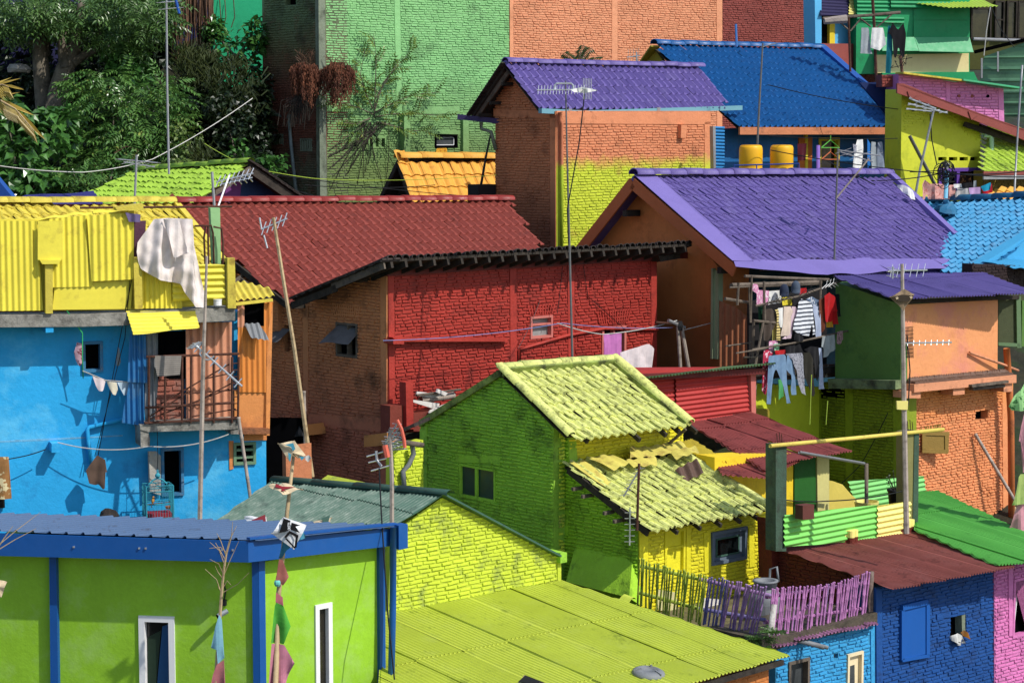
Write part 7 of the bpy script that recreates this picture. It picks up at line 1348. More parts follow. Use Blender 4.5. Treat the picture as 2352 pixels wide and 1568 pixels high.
pole('tall orange brown plank standing right of the grey window', [yw.hit(1761, 1300) + yw.n * .1, yw.hit(1761, 1205) + yw.n * .1], .05, M_eave, 'plank', 'plank'); pole('white broom stick leaning on the yellow wall by the tank', [yw.hit(1756, 1310) + yw.n * .5, yw.hit(1741, 1262) + yw.n * .1], .014, M_white, 'stick', 'stick')
solo('plywood_sheet', MB().strip(yw.off(.35), [(1508, 1352), (1552, 1360), (1560, 1408), (1512, 1400)], -.02, 0), paint('pale_panel', (205, 196, 130), var=.15, bump=.1), 'pale panel leaning behind the lime bamboo stakes', 'panel')
solo('plywood_sheet', MB().strip(yw.off(.6), [(1612, 1372), (1652, 1376), (1650, 1420), (1610, 1412)], -.02, 0), paint('white_panel', (205, 200, 190), var=.15, bump=.1), 'dirty white panel behind the blue violet bamboo stakes', 'panel')
M_fern = leafmat('fern_leaf', (50, 95, 22), (80, 130, 34))
for i, (x, y, d_, n_, sc_) in enumerate(((1745, 1468, 35.2, 26, .26), (1778, 1452, 35.1, 22, .24), (1722, 1478, 35.4, 14, .2), (1752, 1488, 35.0, 12, .16))):
    o_ = P(x, y, d_); mb = MB()
    for k in range(n_):
        an = R9.uniform(0, 6.28); dr = Vector((math.cos(an), math.sin(an), R9.uniform(.1, .8))).normalized(); nr = (Z - dr * dr.z).normalized(); frond(mb, o_, dr, nr, sc_ * R9.uniform(.6, 1.1), 7, .018, sc_ * .28, R9)
    solo('fern', mb, M_fern, ['fern at the foot of the fence corner, left of two', 'fern at the left end of the pink fence', 'small low weed on the dark soil before the violet stakes', 'small weed at the edge of the lime roof'][i], 'fern')
# ================================================================== masts and antennas
XR = Vector((1, 0, 0)); DEP = Vector((0, 1, 0))
def comb(a, b, n, h, ed): return (a, b, n, h, ed)
M_dgal = plain('dark_galvanised', (104, 104, 104), .5, .4); d_ = 41.5; t0, t1 = P(1299, 186, d_), P(1315, 842, d_)
antenna('very tall grey mast before the red wall carrying a long comb antenna', [t1, P(1309, 600, d_), P(1302, 330, d_), t0], [comb(P(1233, 207, d_), P(1345, 206, d_), 16, .09, Vector((.1, .3, 1))), comb(P(1338, 204, d_ - .2), P(1360, 205, d_ + .3), 6, .2, Z)], M_alu, mr=[.024, .022, .018, .014], mmat=M_dgal,
        extra=[('bracket', MB().tube([P(1274, 206, d_), P(1274, 196, d_), P(1278, 192, d_), P(1312, 192, d_), P(1317, 197, d_), P(1317, 206, d_)], .02, 6), M_alu), ('rag', drape(MB(), VP(1350, 205, d_ - .1, 0), [[(1310, 206), (1338, 200), (1374, 208), (1345, 214), (1318, 212)]], .03, 20), M_c_white)])
wire('black cable hanging beside the tall mast', [P(1343, 215, 41.5), P(1330, 330, 41.4), P(1303, 480, 41.4), P(1306, 560, 41.4)], .012, M_wire)
d_ = 42.2
antenna('long leaning bamboo mast with a small aluminium antenna before the burnt orange wall', [P(717, 1095, d_), P(676, 800, d_), P(628, 500, d_)], [(P(600, 527, d_), P(660, 502, d_), 5, .14, Vector((.3, .2, .9))), (P(596, 500, d_), P(601, 527, d_), 1, .05, Z), (P(606, 540, d_), P(614, 570, d_), 1, .02, XR)], M_alu, mr=[.05, .042, .034], mmat=M_bamboo, r=.018, er=.012)
pole('short bamboo stick standing beside the foot of the long bamboo mast', [P(704, 1150, 42.4), P(698, 900, 42.4)], .035, M_greybam, 'bamboo_pole', 'pole', bamboo=True)
d_ = 36.3; AA, AB = P(446, 790, d_), P(556, 887, d_)
antenna('thick pale bamboo mast with a slanting aluminium antenna before the azure wall', [P(459, 1196, d_), P(466, 860, d_), P(475, 588, d_)], [(AA, AB, 6, .1, Vector((.6, .2, .7))), (P(440, 800, d_), P(458, 785, d_), 4, .1, Vector((1, .1, .15)))], M_alu, mr=[.045, .04, .022], mmat=M_greybam, r=.018, er=.012, extra=[('bracket', MB().tube([P(461, 803, d_), P(459, 812, d_), P(468, 825, d_), P(480, 826, d_), P(492, 818, d_)], .016, 6), M_alu)])
pole('thin bamboo pole leaning from the teal roof up to the balcony corner', [P(575, 1143, 37), P(548, 960, 36.9)], .03, M_greybam, 'bamboo_pole', 'pole', bamboo=True)
d_ = 31.9; M_orpl = paint('orange_plastic', (225, 92, 66), var=.1, rough=.5)
tp_ = P(913, 965, d_); o_ = P(893, 1030, d_)
bms = []
for k in range(6): f = k / 5; a_ = P(915 + 14 * f, 968 + 62 * f, d_ - .1); b_ = P(884 + 6 * f, 1018 + 16 * f, d_ + .3); bms.append((a_, b_, 5, .07, Vector((1, .1, -.08))))
bms += [(P(842, 1048, d_), P(884, 1036, d_), 2, .06, Vector((.8, 0, .3))), (P(846, 1062, d_), P(888, 1052, d_), 2, .06, Vector((.8, 0, .3))), (P(852, 1081, d_), P(897, 1068, d_), 2, .05, Vector((.8, 0, .3)))]
antenna('antenna with orange plastic spine and silver fins on a grey bamboo mast', [P(900, 1212, d_), P(900, 1100, d_), P(896, 985, d_)], bms, M_alu, mr=[.036, .034, .026], mmat=M_greybam, r=.011, er=.006, extra=[('spine', MB().tube([P(912, 964, d_ - .1), P(922, 985, d_ - .1), P(928, 1010, d_ - .1), P(930, 1028, d_ - .1)], .028, 7), M_orpl), ('clamp', MB().tube([P(884, 1022, d_ - .05), P(890, 1050, d_ - .05)], .045, 7), M_orpl), ('reflector', MB().tube([P(864, 1035, d_), P(866, 1056, d_), P(876, 1070, d_)], .022, 6), M_alu)])
wire('black cable running down from the orange antenna over the teal roof', [P(871, 1075, 31.5), P(876, 1180, 31.3), P(890, 1400, 30.7), P(906, 1560, 30.5)], .011, M_wire)
M_orblock = paint('orange_block', (222, 136, 60), var=.15, bump=.2, dirt=(70, 60, 55), amt=.2)
solo('concrete_block', MB().strip(ow.off(.35), [(836, 1000), (889, 993), (889, 1022), (836, 1026)], -.3, 0), M_orblock, 'short orange beam end sticking out of the brown brick wall behind the orange antenna', 'beam end')
antenna('pole behind the yellow ridge with a mesh antenna in front of the bushes', [P(309, 472, 49), P(314, 356, 49)], [(P(272, 366, 49), P(362, 374, 49), 5, .16, Vector((1, .2, -.1))), (P(284, 372, 49), P(356, 384, 49), 4, .14, Vector((1, .2, .25)))], M_alu, mr=.03, mmat=M_galv, extra=[('reflector', MB().tube([P(262, 352, 49.3), P(290, 336, 49.4), P(318, 345, 49.4), P(300, 372, 49.3)], .012, 4), M_rust)])
d_ = 50.5
antenna('very tall thin grey mast rising from the lime roof through the trees', [P(388, 400, d_), P(384, 200, d_), P(382, -30, d_)], [(P(372, 6, d_), P(405, 4, d_), 5, .16, Vector((1, .3, .1))), (P(374, 22, d_), P(412, 18, d_), 3, .17, Vector((1, .3, .08)))], M_alu, mr=[.03, .027, .024], mmat=M_galv, extra=[('reflector', MB().beam(P(404, 0, d_), P(412, 32, d_), .08, .03), M_dblue)])
d_ = 43.6
antenna('aluminium antenna with a ladder of fins above the violet gable', [P(494, 500, d_), P(487, 395, d_)], [(P(496, 418, d_), P(582, 398, d_), 8, .13, Vector((.35, .3, .8))), (P(505, 424, d_), P(580, 408, d_), 6, .1, Vector((.35, .3, -.5)))], M_alu, mr=.03, mmat=M_galv, r=.016, er=.012)
pole('bright white stay rod leaning at the green post', [P(493, 497, 43.2), P(527, 402, 43.2)], .018, M_white, 'rod', 'rod')
d_ = 57.3
antenna('grey mast before the blue tile roof with a small bent antenna on top', [P(1737, 385, d_), P(1744, 240, d_), P(1752, 100, d_)], [(P(1752, 108, d_), P(1782, 100, d_), 3, .12, Vector((1, 0, .3)))], M_galv, mr=[.032, .028, .022], mmat=M_dgal)
d_ = 49.0
antenna('grey mast with a stay standing before the big purple roof', [P(1915, 646, d_), P(1919, 500, d_), P(1925, 340, d_)], [(P(1925, 345, d_), P(2022, 358, d_), 4, .2, Vector((.9, .2, .3))), (P(1932, 350, d_), P(2005, 372, d_), 3, .18, Vector((.9, .1, .3)))], M_galv, mr=[.025, .022, .02], mmat=M_dgal, extra=[('stay', MB().tube([P(1921, 455, d_), P(1975, 390, d_), P(1996, 364, d_)], .02, 6), M_greybam)])
d_ = 56.8
antenna('white antenna with long parallel fins before the lime brick gable', [P(2100, 462, d_), P(2113, 390, d_), P(2146, 248, d_)], [(P(2088, 226, d_), P(2150, 250, d_), 3, .14, Vector((.5, .2, -.4))), (P(2086, 238, d_), P(2176, 260, d_), 5, .12, Vector((1, .2, .15))), (P(2082, 250, d_), P(2140, 256, d_), 3, .12, Vector((1, .2, .05)))], M_alu, mr=[.035, .032, .028], mmat=M_galv, r=.022, er=.012)
d_ = 62
antenna('antenna with blue clips between the purple roof and orange wall', [P(1464, 155, d_), P(1462, 120, d_)], [(P(1440, 132, d_), P(1470, 128, d_), 5, .22, Z), (P(1478, 140, d_), P(1498, 138, d_), 3, .2, Z), (P(1508, 134, d_), P(1540, 136, d_), 3, .16, Vector((1, 0, 0)))], M_alu, mr=.02)
d_ = 37.9
mp = [P(2082, 1225, d_), P(2076, 900, d_), P(2072, 606, d_)]
t = antenna('tall bamboo mast on the terrace with two antennas and a flat lamp', mp, [(P(2040, 622, d_), P(2130, 620, d_), 6, .12, Vector((.25, .3, 1))), (P(2052, 612, d_), P(2050, 640, d_), 3, .12, Vector((1, .2, -.2))), (P(2078, 788, d_), P(2186, 786, d_), 8, .05, Vector((.2, .6, 1)))], M_alu, mr=[.05, .045, .03], mmat=M_greybam, r=.015, extra=[('lamp', MB().strip(VP(2074, 930, d_ - .08, 10), [(2060, 921), (2086, 921), (2085, 941), (2061, 940)], -.05, 0), M_pys), ('cable', MB().tube([P(2083, 770, d_), P(2090, 850, d_), P(2086, 930, d_)], .012, 5), M_wire)])
mz = MB(); gp_ = VP(2095, 780, d_ + .1, 10)
for k in range(7): mz.tube([gp_.hit(2078 + 3 * k, 752), gp_.hit(2082 + 2.6 * k, 822)], .006, 4)
for k in range(9): mz.tube([gp_.hit(2078, 752 + 8.5 * k), gp_.hit(2098, 750 + 8.5 * k)], .006, 4)
add('reflector_grid', mz, M_wire, t)
antenna('short rusty mast with a bent antenna on the mossy lean-to roof', [P(1463, 1218, 37.3), P(1468, 1064, 37.3)], [(P(1432, 1140, 37.3), P(1472, 1072, 37.3), 8, .09, Vector((1, .3, .1)))], M_galv, mr=.024, mmat=M_rust, r=.014, er=.005)
antenna('white ladder shaped antenna before the green lean-to wall', [P(1446, 1252, 37.4), P(1447, 1164, 37.4)], [(P(1446, 1250, 37.4), P(1447, 1170, 37.4), 6, .09, Vector((1, 0, .02)))], M_alu, mr=.012, er=.007)
# ================================================================== kites, flags, twig poles in the foreground
M_kite = cloth('kite_paper', (214, 190, 150)); M_kblue = cloth('kite_blue', (60, 160, 190)); M_kred = cloth('kite_red', (150, 30, 44)); M_kwhite = cloth('kite_white', (225, 228, 232)); M_kblack = cloth('kite_black', (26, 26, 28))
fd = 28.6; pole('long bamboo pole in the foreground strung with kites and flags', [P(632, 1600, fd), P(640, 1361, fd), P(660, 1170, fd), P(677, 1022, fd)], (.036, .034, .028, .02), M_bamboo, 'bamboo_pole', 'pole', bamboo=False)
def kite(label, pl, px, m, marks=(), dz=.05, spar=True):
    uv = pl.uvs(px); t = T('kite', label, 'kite', pl.hit(*px[0])); c = (sum(p[0] for p in uv) / len(uv), sum(p[1] for p in uv) / len(uv)); mb = MB(); n = len(uv)
    vs = [pl.W(*p) for p in uv]; k = 6
    for i in range(n):
        a, b = uv[i], uv[(i + 1) % n]
        for j in range(k):
            p, q = (a[0] + (b[0] - a[0]) * j / k, a[1] + (b[1] - a[1]) * j / k), (a[0] + (b[0] - a[0]) * (j + 1) / k, a[1] + (b[1] - a[1]) * (j + 1) / k); mb.add([pl.W(c[0], c[1], dz), pl.W(p[0], p[1], .02 * math.sin(j)), pl.W(q[0], q[1], .02 * math.sin(j + 1))], [(0, 1, 2)])
    add('sail', mb, m, t)
    if spar:
        for i in range(min(2, n // 2)): add('spar', MB().tube([pl.W(*uv[i], -.01), pl.W(*uv[(i + n // 2) % n], -.01)], .007, 4), M_bamboo, t)
    for nm, pp, mm in marks: add(nm, MB().slab(pl, pl.uvs(pp), (), dz + .004, dz + .01), mm, t)
    return t
k1 = VP(660, 1045, fd - .1, 10)
kite('torn paper kite with blue zigzag at the top of the foreground pole', k1, QS(2, 1, (195, 925), (345, 900), (445, 1030), (385, 1060), (320, 1010), (300, 1090)), M_kite, [('blue_zigzag', QS(2, 1, (255, 930), (330, 915), (350, 970), (325, 985), (310, 950)), M_kblue), ('blue_patch', QS(2, 1, (285, 1000), (312, 1015), (305, 1085), (290, 1060)), M_kblue), ('blue_patch', QS(2, 1, (385, 1035), (440, 1040), (405, 1070)), M_kblue)])
garment('rag', 'white rag fluttering right of the torn paper kite', [QS(2, 1, (440, 1040), (475, 1030), (500, 1058), (470, 1098), (445, 1075))], M_c_white, k1.off(.05), amp=.03, cat='rag')
k2 = RP(655, 1120, fd - .1, 10, 30)
kite('tan paper kite with dark red cross lying over the teal ridge', k2, QS(2, 1, (110, 1300), (235, 1278), (425, 1335), (240, 1380)), M_kite, [('red_cross', QS(2, 1, (180, 1300), (235, 1325), (350, 1330), (240, 1350), (270, 1365), (225, 1365), (232, 1345), (170, 1330)), M_kred)], dz=.02)
k3 = VP(666, 1222, fd - .2, 18)
t = kite('white diamond kite with black arrow pattern hung on the foreground pole', k3, QS(3, 1, (245, 78), (452, 152), (342, 372), (140, 228)), M_kwhite, [('black_bar', QS(3, 1, (240, 85), (300, 105), (290, 190), (255, 205), (200, 215)), M_kblack), ('black_bar', QS(3, 1, (310, 122), (390, 148), (345, 158), (385, 215), (300, 185)), M_kblack), ('black_arrow', QS(3, 1, (245, 250), (290, 195), (372, 235), (355, 345), (335, 350), (348, 250), (295, 222), (262, 262)), M_kblack), ('black_arrow', QS(3, 1, (250, 265), (268, 262), (345, 345), (340, 360)), M_kblack)])
for ch, x, y in (('E', 284, 142), ('R', 288, 172)): a_, b_ = k3.uv(*Q(3, 1, x, y)); text('letter', ch, k3, a_, b_, .075, M_kwhite, t, -.1, .064)
M_teal_s = cloth('tail_teal', (50, 130, 160), None, None, 20, .5); garment('kite_tail', 'teal satin tail behind the white diamond kite', [QS(3, 1, (275, 85), (330, 110), (440, 230), (450, 270), (385, 280), (270, 380), (235, 460), (205, 455), (240, 320))], M_teal_s, k3.off(-.12), amp=.04, cat='kite tail')
FG = 'flags on the foreground bamboo pole'
fl_ = VP(655, 1420, fd - .05, 12)
garment('flag', 'short rust pink flag tied to the pole under the white kite', [QS(3, 1, (205, 455), (240, 465), (292, 610), (238, 692), (205, 660), (175, 640), (190, 560))], cloth('rust_pink_satin', (165, 90, 78), None, None, 20, .45), fl_, FG, amp=.03, cat='flag')
garment('flag', 'tiny pink flag below the cord knot on the pole', [QS(3, 1, (178, 752), (242, 800), (228, 828), (245, 872), (175, 840))], cloth('rose_satin', (195, 100, 112), None, None, 20, .45), fl_, FG, amp=.02, cat='flag')
garment('flag', 'green satin flag on the foreground pole', [QS(3, 1, (172, 845), (243, 870), (310, 1055), (278, 1130), (250, 1218), (135, 1212), (155, 1000))], cloth('green_satin', (75, 180, 50), None, None, 20, .45), fl_, FG, amp=.045, cat='flag')
garment('flag', 'large pink satin flag lowest on the foreground pole', [QS(3, 1, (135, 1214), (252, 1222), (340, 1378), (290, 1500), (240, 1640), (112, 1640), (125, 1400))], cloth('pink_satin', (205, 120, 145), None, None, 20, .45), fl_, FG, amp=.05, cat='flag')
solo('knot', MB().lathe(fl_.hit(*Q(3, 1, 192, 672)) - Z * .04, [(.03, 0), (.045, .03), (.045, .06), (.03, .08)], 8), plain('turquoise_cord', (90, 190, 180)), 'turquoise cord knot on the foreground pole', 'knot')
tw = 28.9; t = T('twig_pole', 'dry bamboo shoot with bare twigs standing before the green front house', 'pole', P(492, 1620, tw))
add('stem', MB().tube([P(490, 1640, tw)] + [P(*Q(3, 0, *p), tw) for p in ((1965, 1060), (1985, 770), (2005, 560), (2030, 400), (2060, 280), (2120, 160))], [.03, .026, .022, .018, .013, .008, .003], 6), M_bamboo, t)
for a, b, c_ in (((1985, 770), (1940, 640), (1836, 545)), ((1990, 760), (2130, 680), (2232, 578)), ((1985, 760), (1960, 710), (1880, 690) if False else (1955, 700)), ((2005, 600), (1960, 500), (1880, 458)), ((2010, 590), (2060, 470), (2140, 295)), ((2015, 520), (1965, 380), (1880, 305)), ((2020, 470), (1960, 360), (1930, 310)), ((2025, 430), (1980, 300), (1942, 225)), ((2030, 420), (2075, 250), (2085, 120)), ((2000, 640), (1950, 570), (1928, 518)), ((2030, 400), (1975, 350), (1875, 360)), ((1995, 720), (2035, 650), (2072, 690))): add('twig', MB().tube([P(*Q(3, 0, *a), tw), P(*Q(3, 0, *b), tw - .02), P(*Q(3, 0, *c_), tw - .05)], [.007, .0055, .003], 4), M_bamboo, t)
f2 = VP(498, 1450, tw - .1, 8)
garment('flag', 'pale blue flag folded on the twig pole', [QS(3, 0, (1965, 945), (1988, 1000), (2010, 1340), (1945, 1405), (1950, 1270), (1890, 1255), (1930, 1060))], cloth('pale_blue_satin', (120, 182, 205), None, None, 20, .5), f2, 'flags on the twig pole', amp=.03, cat='flag')
garment('flag', 'dusty rose flag below the pale blue one on the twig pole', [QS(3, 0, (1942, 1400), (2008, 1358), (2022, 1640), (1880, 1640), (1905, 1500))], cloth('dusty_rose_satin', (190, 105, 110), None, None, 20, .5), f2, 'flags on the twig pole', amp=.04, cat='flag')
t = T('dry_twigs', 'three bare dry twigs reaching in at the left edge', 'twigs', P(-20, 1300, 28.5))
for a, b in (((-60, 370), (365, 35)), ((-60, 400), (325, 182)), ((-60, 420), (115, 162))): add('twig', MB().tube([P(*Q(3, 0, *a), 28.5), P(*Q(3, 0, (a[0] + b[0]) / 2, (a[1] + b[1]) / 2 - 8), 28.5), P(*Q(3, 0, *b), 28.5)], [.009, .007, .003], 4), M_bamboo, t)
kite('corner of a tan paper kite at the left edge before the green wall', VP(5, 1340, 28.6, 0), QS(3, 0, (-120, 700), (-40, 630), (62, 662), (10, 800)), M_kite)
kr = RP(1020, 1195, 32.6, -40, 30)
t = kite('white paper kite with red lettering lying on the teal roof', RPo(pm.hit(585, 1188) + pm.n * .08, -48, 22), [(560, 1186), (612, 1186), (614, 1206), (568, 1212)], M_kwhite, [('red_panel', [(580, 1200), (611, 1187), (613, 1204), (590, 1210)], M_kred)], dz=.04)
kite('tan kite with grey green edge lying on the teal roof', RPo(pm.hit(740, 1195) + pm.n * .08, -48, 24), [(712, 1202), (762, 1187), (755, 1212), (714, 1214)], M_kite, [('edge_mark', [(740, 1196), (760, 1189), (755, 1210), (748, 1210)], M_teal)], dz=.04)
k5 = RPo(pn.hit(1190, 1560) + pn.n * .15, 20, 15); kite('grey brown kite tip with dark print on the lime roof at the bottom', k5, [(1170, 1590), (1203, 1549), (1225, 1566), (1270, 1576), (1220, 1600)], cloth('kite_khaki', (165, 150, 105)), [('dark_print', [(1190, 1572), (1206, 1558), (1250, 1575), (1210, 1576)], M_kblack)])
k6 = VP(2072, 690, 37.7, 14)
t = kite('brown diamond kite with stars hung on the bamboo mast', k6, [(2044, 682), (2078, 664), (2100, 676), (2076, 714)], cloth('kite_brown', (142, 118, 88)), [('dark_band', [(2048, 682), (2068, 676), (2096, 678), (2084, 692), (2062, 692)], cloth('kite_dark', (66, 56, 44)))])
def star(x, y, r): return [(x + r * (1 if k % 2 == 0 else .42) * math.sin(k * math.pi / 5), y - r * (1 if k % 2 == 0 else .42) * math.cos(k * math.pi / 5)) for k in range(10)]
for x, y in ((2057, 684), (2089, 682)): add('star', MB().slab(k6, k6.uvs(star(x, y, 4.5)), (), .062, .066), M_kite, t)
# ================================================================== cables across the scene
wire('pale twisted cable sagging from the tall building past the bushes to the left edge', [P(580, 226, 60), P(350, 366, 56), P(190, 396, 53), P(-60, 372, 50)], .013, M_cord, .015)
wire('lime painted cable running from the lime roof to the ochre roof', [P(470, 330, 56), P(575, 385, 53), P(720, 410, 54), P(890, 414, 55), P(1140, 402, 55)], .009, M_limes, .01)
for i, (a, b, s_) in enumerate((((590, 395, 52), (1140, 455, 55), .01), ((700, 425, 53), (1000, 425, 55), .02), ((590, 405, 52), (760, 462, 54), .01))): wire(['thin black cable low before the pale green bricks', 'thin black cable crossing the ochre roof', 'thin black cable beside the dark verge'][i], [P(*a), P(*b)], .01, M_wire, s_)
for i, (a, b, s_) in enumerate((((1764, 195, 60), (2100, 255, 60), .02), ((1770, 345, 55.5), (2172, 400, 54.3), .015), ((1980, 415, 54), (2172, 396, 54.3), .03), ((2172, 396, 54.3), (2420, 405, 55), .02), ((2172, 398, 54.3), (2420, 380, 56), .03), ((1900, 370, 55), (2010, 425, 53), .0), ((2090, 395, 55.5), (2172, 390, 54.3), .01))): wire(['black cable across the blue tile roof', 'black cable from the blue wall to the cable post', 'black cable low over the purple ridge', 'black cable from the cable post to the right edge, lower one', 'black cable from the cable post to the right edge, upper one', 'black cable dropping behind the purple ridge', 'short black cable from the lime wall to the cable post'][i], [P(*a), P(*b)], .014, M_wire, s_)
wire('twisted black cable hanging on the acid lime wall', [P(2136, 262, 57), P(2140, 320, 58), P(2152, 380, 58)], .016, M_wire, .0)
wire('thin black wire between the two concrete posts', [tq.hit(1792, 1146), tq.hit(1900, 1150), tq.hit(2095, 1122)], .011, M_wire, .02)
wire('thin black wire slanting over the shaded lime bricks', [jl2.hit(2060, 945) + jl2.n * .3, jl2.hit(2000, 1060) + jl2.n * .3, jl2.hit(1960, 1110) + jl2.n * .5], .011, M_wire, .02)
for k, x in enumerate((1860, 1897)): wire(['lime cord hanging below the rack beside the trousers', 'lime cord hanging before the shaded lime bricks'][k], [P(x + 4, 860 + 60 * k, 44), P(x, 975, 44)], .008, M_limes)
wire('hanging loop of white wire at the green sheet house', [P(2275, 16, 63), P(2266, 70, 63), P(2260, 128, 63)], .014, M_cord)
wire('black wire looping down from the lime roof tip', [P(2278, 20, 63), P(2300, 70, 63), P(2330, 110, 63)], .012, M_wire)
# ================================================================== trees and bushes
M_l1 = leafmat('dark_glossy_leaf', (60, 108, 40), (104, 156, 58), (170, 176, 72), .3); M_l2 = leafmat('canopy_leaf', (58, 98, 38), (100, 142, 56), None, .34); M_l3 = leafmat('broad_leaf', (44, 92, 30), (84, 146, 50), None, .28); M_l4 = leafmat('creeper_leaf', (68, 98, 28), (108, 134, 44), (120, 105, 40)); M_l5 = leafmat('undergrowth_leaf', (20, 40, 16), (44, 68, 28))
M_bark = paint('pale_bark_trunk', (112, 102, 86), var=.3, bump=.5, bs=14, dirt=(52, 48, 38), amt=.45, ds=3, rough=.9)
def branch(pts, r, d): return MB().tube([P(*Q(0, 0, x, y), dd) for (x, y), dd in zip(pts, d)], r, 10)
def tree(label, trunk, limbs, crown, n, seed, m, pin=True):
    t = T('tree', label, 'tree', trunk.v[0].copy()); add('trunk', trunk, M_bark, t, True)
    for l in limbs: add('limb', l, M_bark, t, True)
    mb = MB()
    if pin: fronds(mb, crown, n, .55, 5, .065, .2, seed, .3)
    else: leaves(mb, crown, n, .2, .1, seed)
    add('crown', mb, m, t); return t
D = 62.5
tree('left tree with a straight pale trunk and dark crown at the top left', branch([(400, 980), (380, 760), (365, 560), (350, 440), (390, 250), (395, 50)], [.27, .25, .24, .2, .16, .1], [D] * 6), [branch([(365, 470), (300, 390), (265, 370)], [.14, .1, .08], [D] * 3), branch([(400, 500), (420, 350), (430, 100)], [.16, .12, .08], [D + .2] * 3)], [(90, 40, 62.5, 110, 50, 2.2), (40, 20, 62, 90, 60, 2), (150, 55, 61.8, 60, 32, 1.5)], 620, 3, M_l2)
tree('right tree with a forked pale trunk and hanging side branch', branch([(500, 1010), (530, 800), (580, 620), (650, 500), (690, 330), (720, 120), (740, -40)], [.33, .3, .27, .22, .18, .13, .1], [D - .3] * 7), [branch([(590, 610), (565, 480), (555, 370), (600, 200)], [.2, .16, .12, .08], [D - .4] * 4), branch([(660, 560), (760, 490), (850, 465), (900, 360), (880, 200)], [.14, .11, .1, .08, .05], [D - .4] * 5)], [(180, 20, 62, 90, 40, 2), (270, 30, 62, 110, 50, 2.2), (330, 20, 61.5, 80, 70, 1.8), (280, 90, 62.5, 60, 40, 1.5)], 760, 4, M_l2)
def bush(label, crown, m, kind, n, seed, base, name='bush', **k):
    mb = MB()
    if kind == 'pin': fronds(mb, crown, n, k.get('L', .5), 5, k.get('lw', .075), k.get('ll', .19), seed, .45)
    else: leaves(mb, crown, n, k.get('L', .26), k.get('wd', .15), seed, k.get('shell', .3), k.get('gap', -.15))
    t = T(name, label, 'bush', base); add('foliage', mb, m, t); st = MB()
    for i in range(5): c_ = crown[i % len(crown)]; st.tube([base + Vector((.15 * i - .3, 0, 0)), P(c_[0] + 12 * i - 24, c_[1] + c_[3] * .1, c_[2])], [.05, .015], 5)
    add('stem', st, M_bark, t)
bush('large rounded bush with feathery glossy leaves left of the tall mast', [(285, 250, 60, 145, 95, 1.5), (250, 315, 59.6, 120, 75, 1.3), (355, 255, 59.8, 75, 105, 1.2), (250, 200, 60.3, 95, 45, 1.2), (330, 330, 59.4, 90, 60, 1.2)], M_l1, 'pin', 900, 6, P(280, 420, 60))
bush('low bush with feathery leaves behind the mesh antenna', [(235, 385, 57, 80, 42, .9), (180, 395, 57, 45, 40, .8)], M_l1, 'pin', 260, 7, P(220, 440, 57))
bush('bush with big broad glossy leaves at the lower left by the cable', [(45, 340, 57, 95, 85, 1.2), (70, 420, 56.5, 80, 45, 1), (20, 280, 57.5, 60, 60, 1), (120, 300, 58, 55, 60, 1)], M_l3, 'leaf', 1500, 8, P(50, 460, 57), L=.42, wd=.24)
bush('tall leafy shrub with upright stems between the trunks and mast', [(270, 130, 62.5, 35, 50, .8), (300, 160, 62, 50, 45, .8)], M_l3, 'leaf', 500, 9, P(275, 200, 62.5), L=.34, wd=.2)
bush('light green creeper tumbling down right of the tall mast', [(425, 330, 59, 40, 70, .9), (440, 375, 58, 40, 40, .8), (410, 390, 57.5, 40, 30, .8)], M_l4, 'leaf', 1500, 10, P(430, 420, 58.5), L=.15, wd=.11)
bush('dark creeper covering the bank beside the shaded brick wall', [(560, 330, 61.5, 60, 80, 1), (580, 400, 60.5, 60, 50, .9), (520, 260, 62, 60, 60, 1)], M_l5, 'leaf', 1500, 11, P(560, 440, 61), L=.2, wd=.15)
bush('bright heart leaved creeper low at the foot of the shaded brick wall', [(550, 360, 59.5, 30, 50, .5), (630, 375, 60.5, 30, 25, .4), (600, 390, 60, 30, 30, .4)], M_l3, 'leaf', 420, 12, P(590, 430, 60), L=.2, wd=.16)
M_grass = leafmat('dry_grass', (44, 62, 20), (84, 94, 40))
def grasses(label, spots, n, L, m, seed):
    R = random.Random(seed); mb = MB()
    for i in range(n):
        x, y, dd, rx, ry = spots[i % len(spots)]; p = P(x + R.uniform(-rx, rx), y + R.uniform(-ry, ry), dd + R.uniform(-.4, .4)); d_ = Vector((R.uniform(-1, 1), R.uniform(-1, .2), R.uniform(.4, 1.3))).normalized(); l_ = L * R.uniform(.5, 1.2); s_ = d_.cross(DEP).normalized() * .016; q = p + d_ * l_ * .6; e = q + (d_ - Z * 1.3).normalized() * l_ * .5
        mb.add([p - s_, p + s_, q + s_, q - s_, e], [(0, 1, 2, 3), (3, 2, 4)])
    return mb
o = struct('bank_grass', grasses('', [(460, 140, 63, 40, 30), (500, 180, 62.5, 70, 40), (440, 160, 63, 40, 40), (455, 385, 58.5, 30, 40), (540, 230, 62.5, 60, 60)], 900, .55, M_grass, 5), M_grass, 'stuff')
st = MB(); leaves(st, [(300, 300, 64, 330, 180, 1.2), (520, 260, 63.5, 140, 130, 1.), (100, 200, 65, 200, 220, 1.2) , (300, 60, 66.5, 110, 90, 1.), (120, 420, 60.5, 220, 60, 1.)], 16000, .3, .19, 15, .0, -.3); struct('undergrowth', st, M_l5, 'stuff')
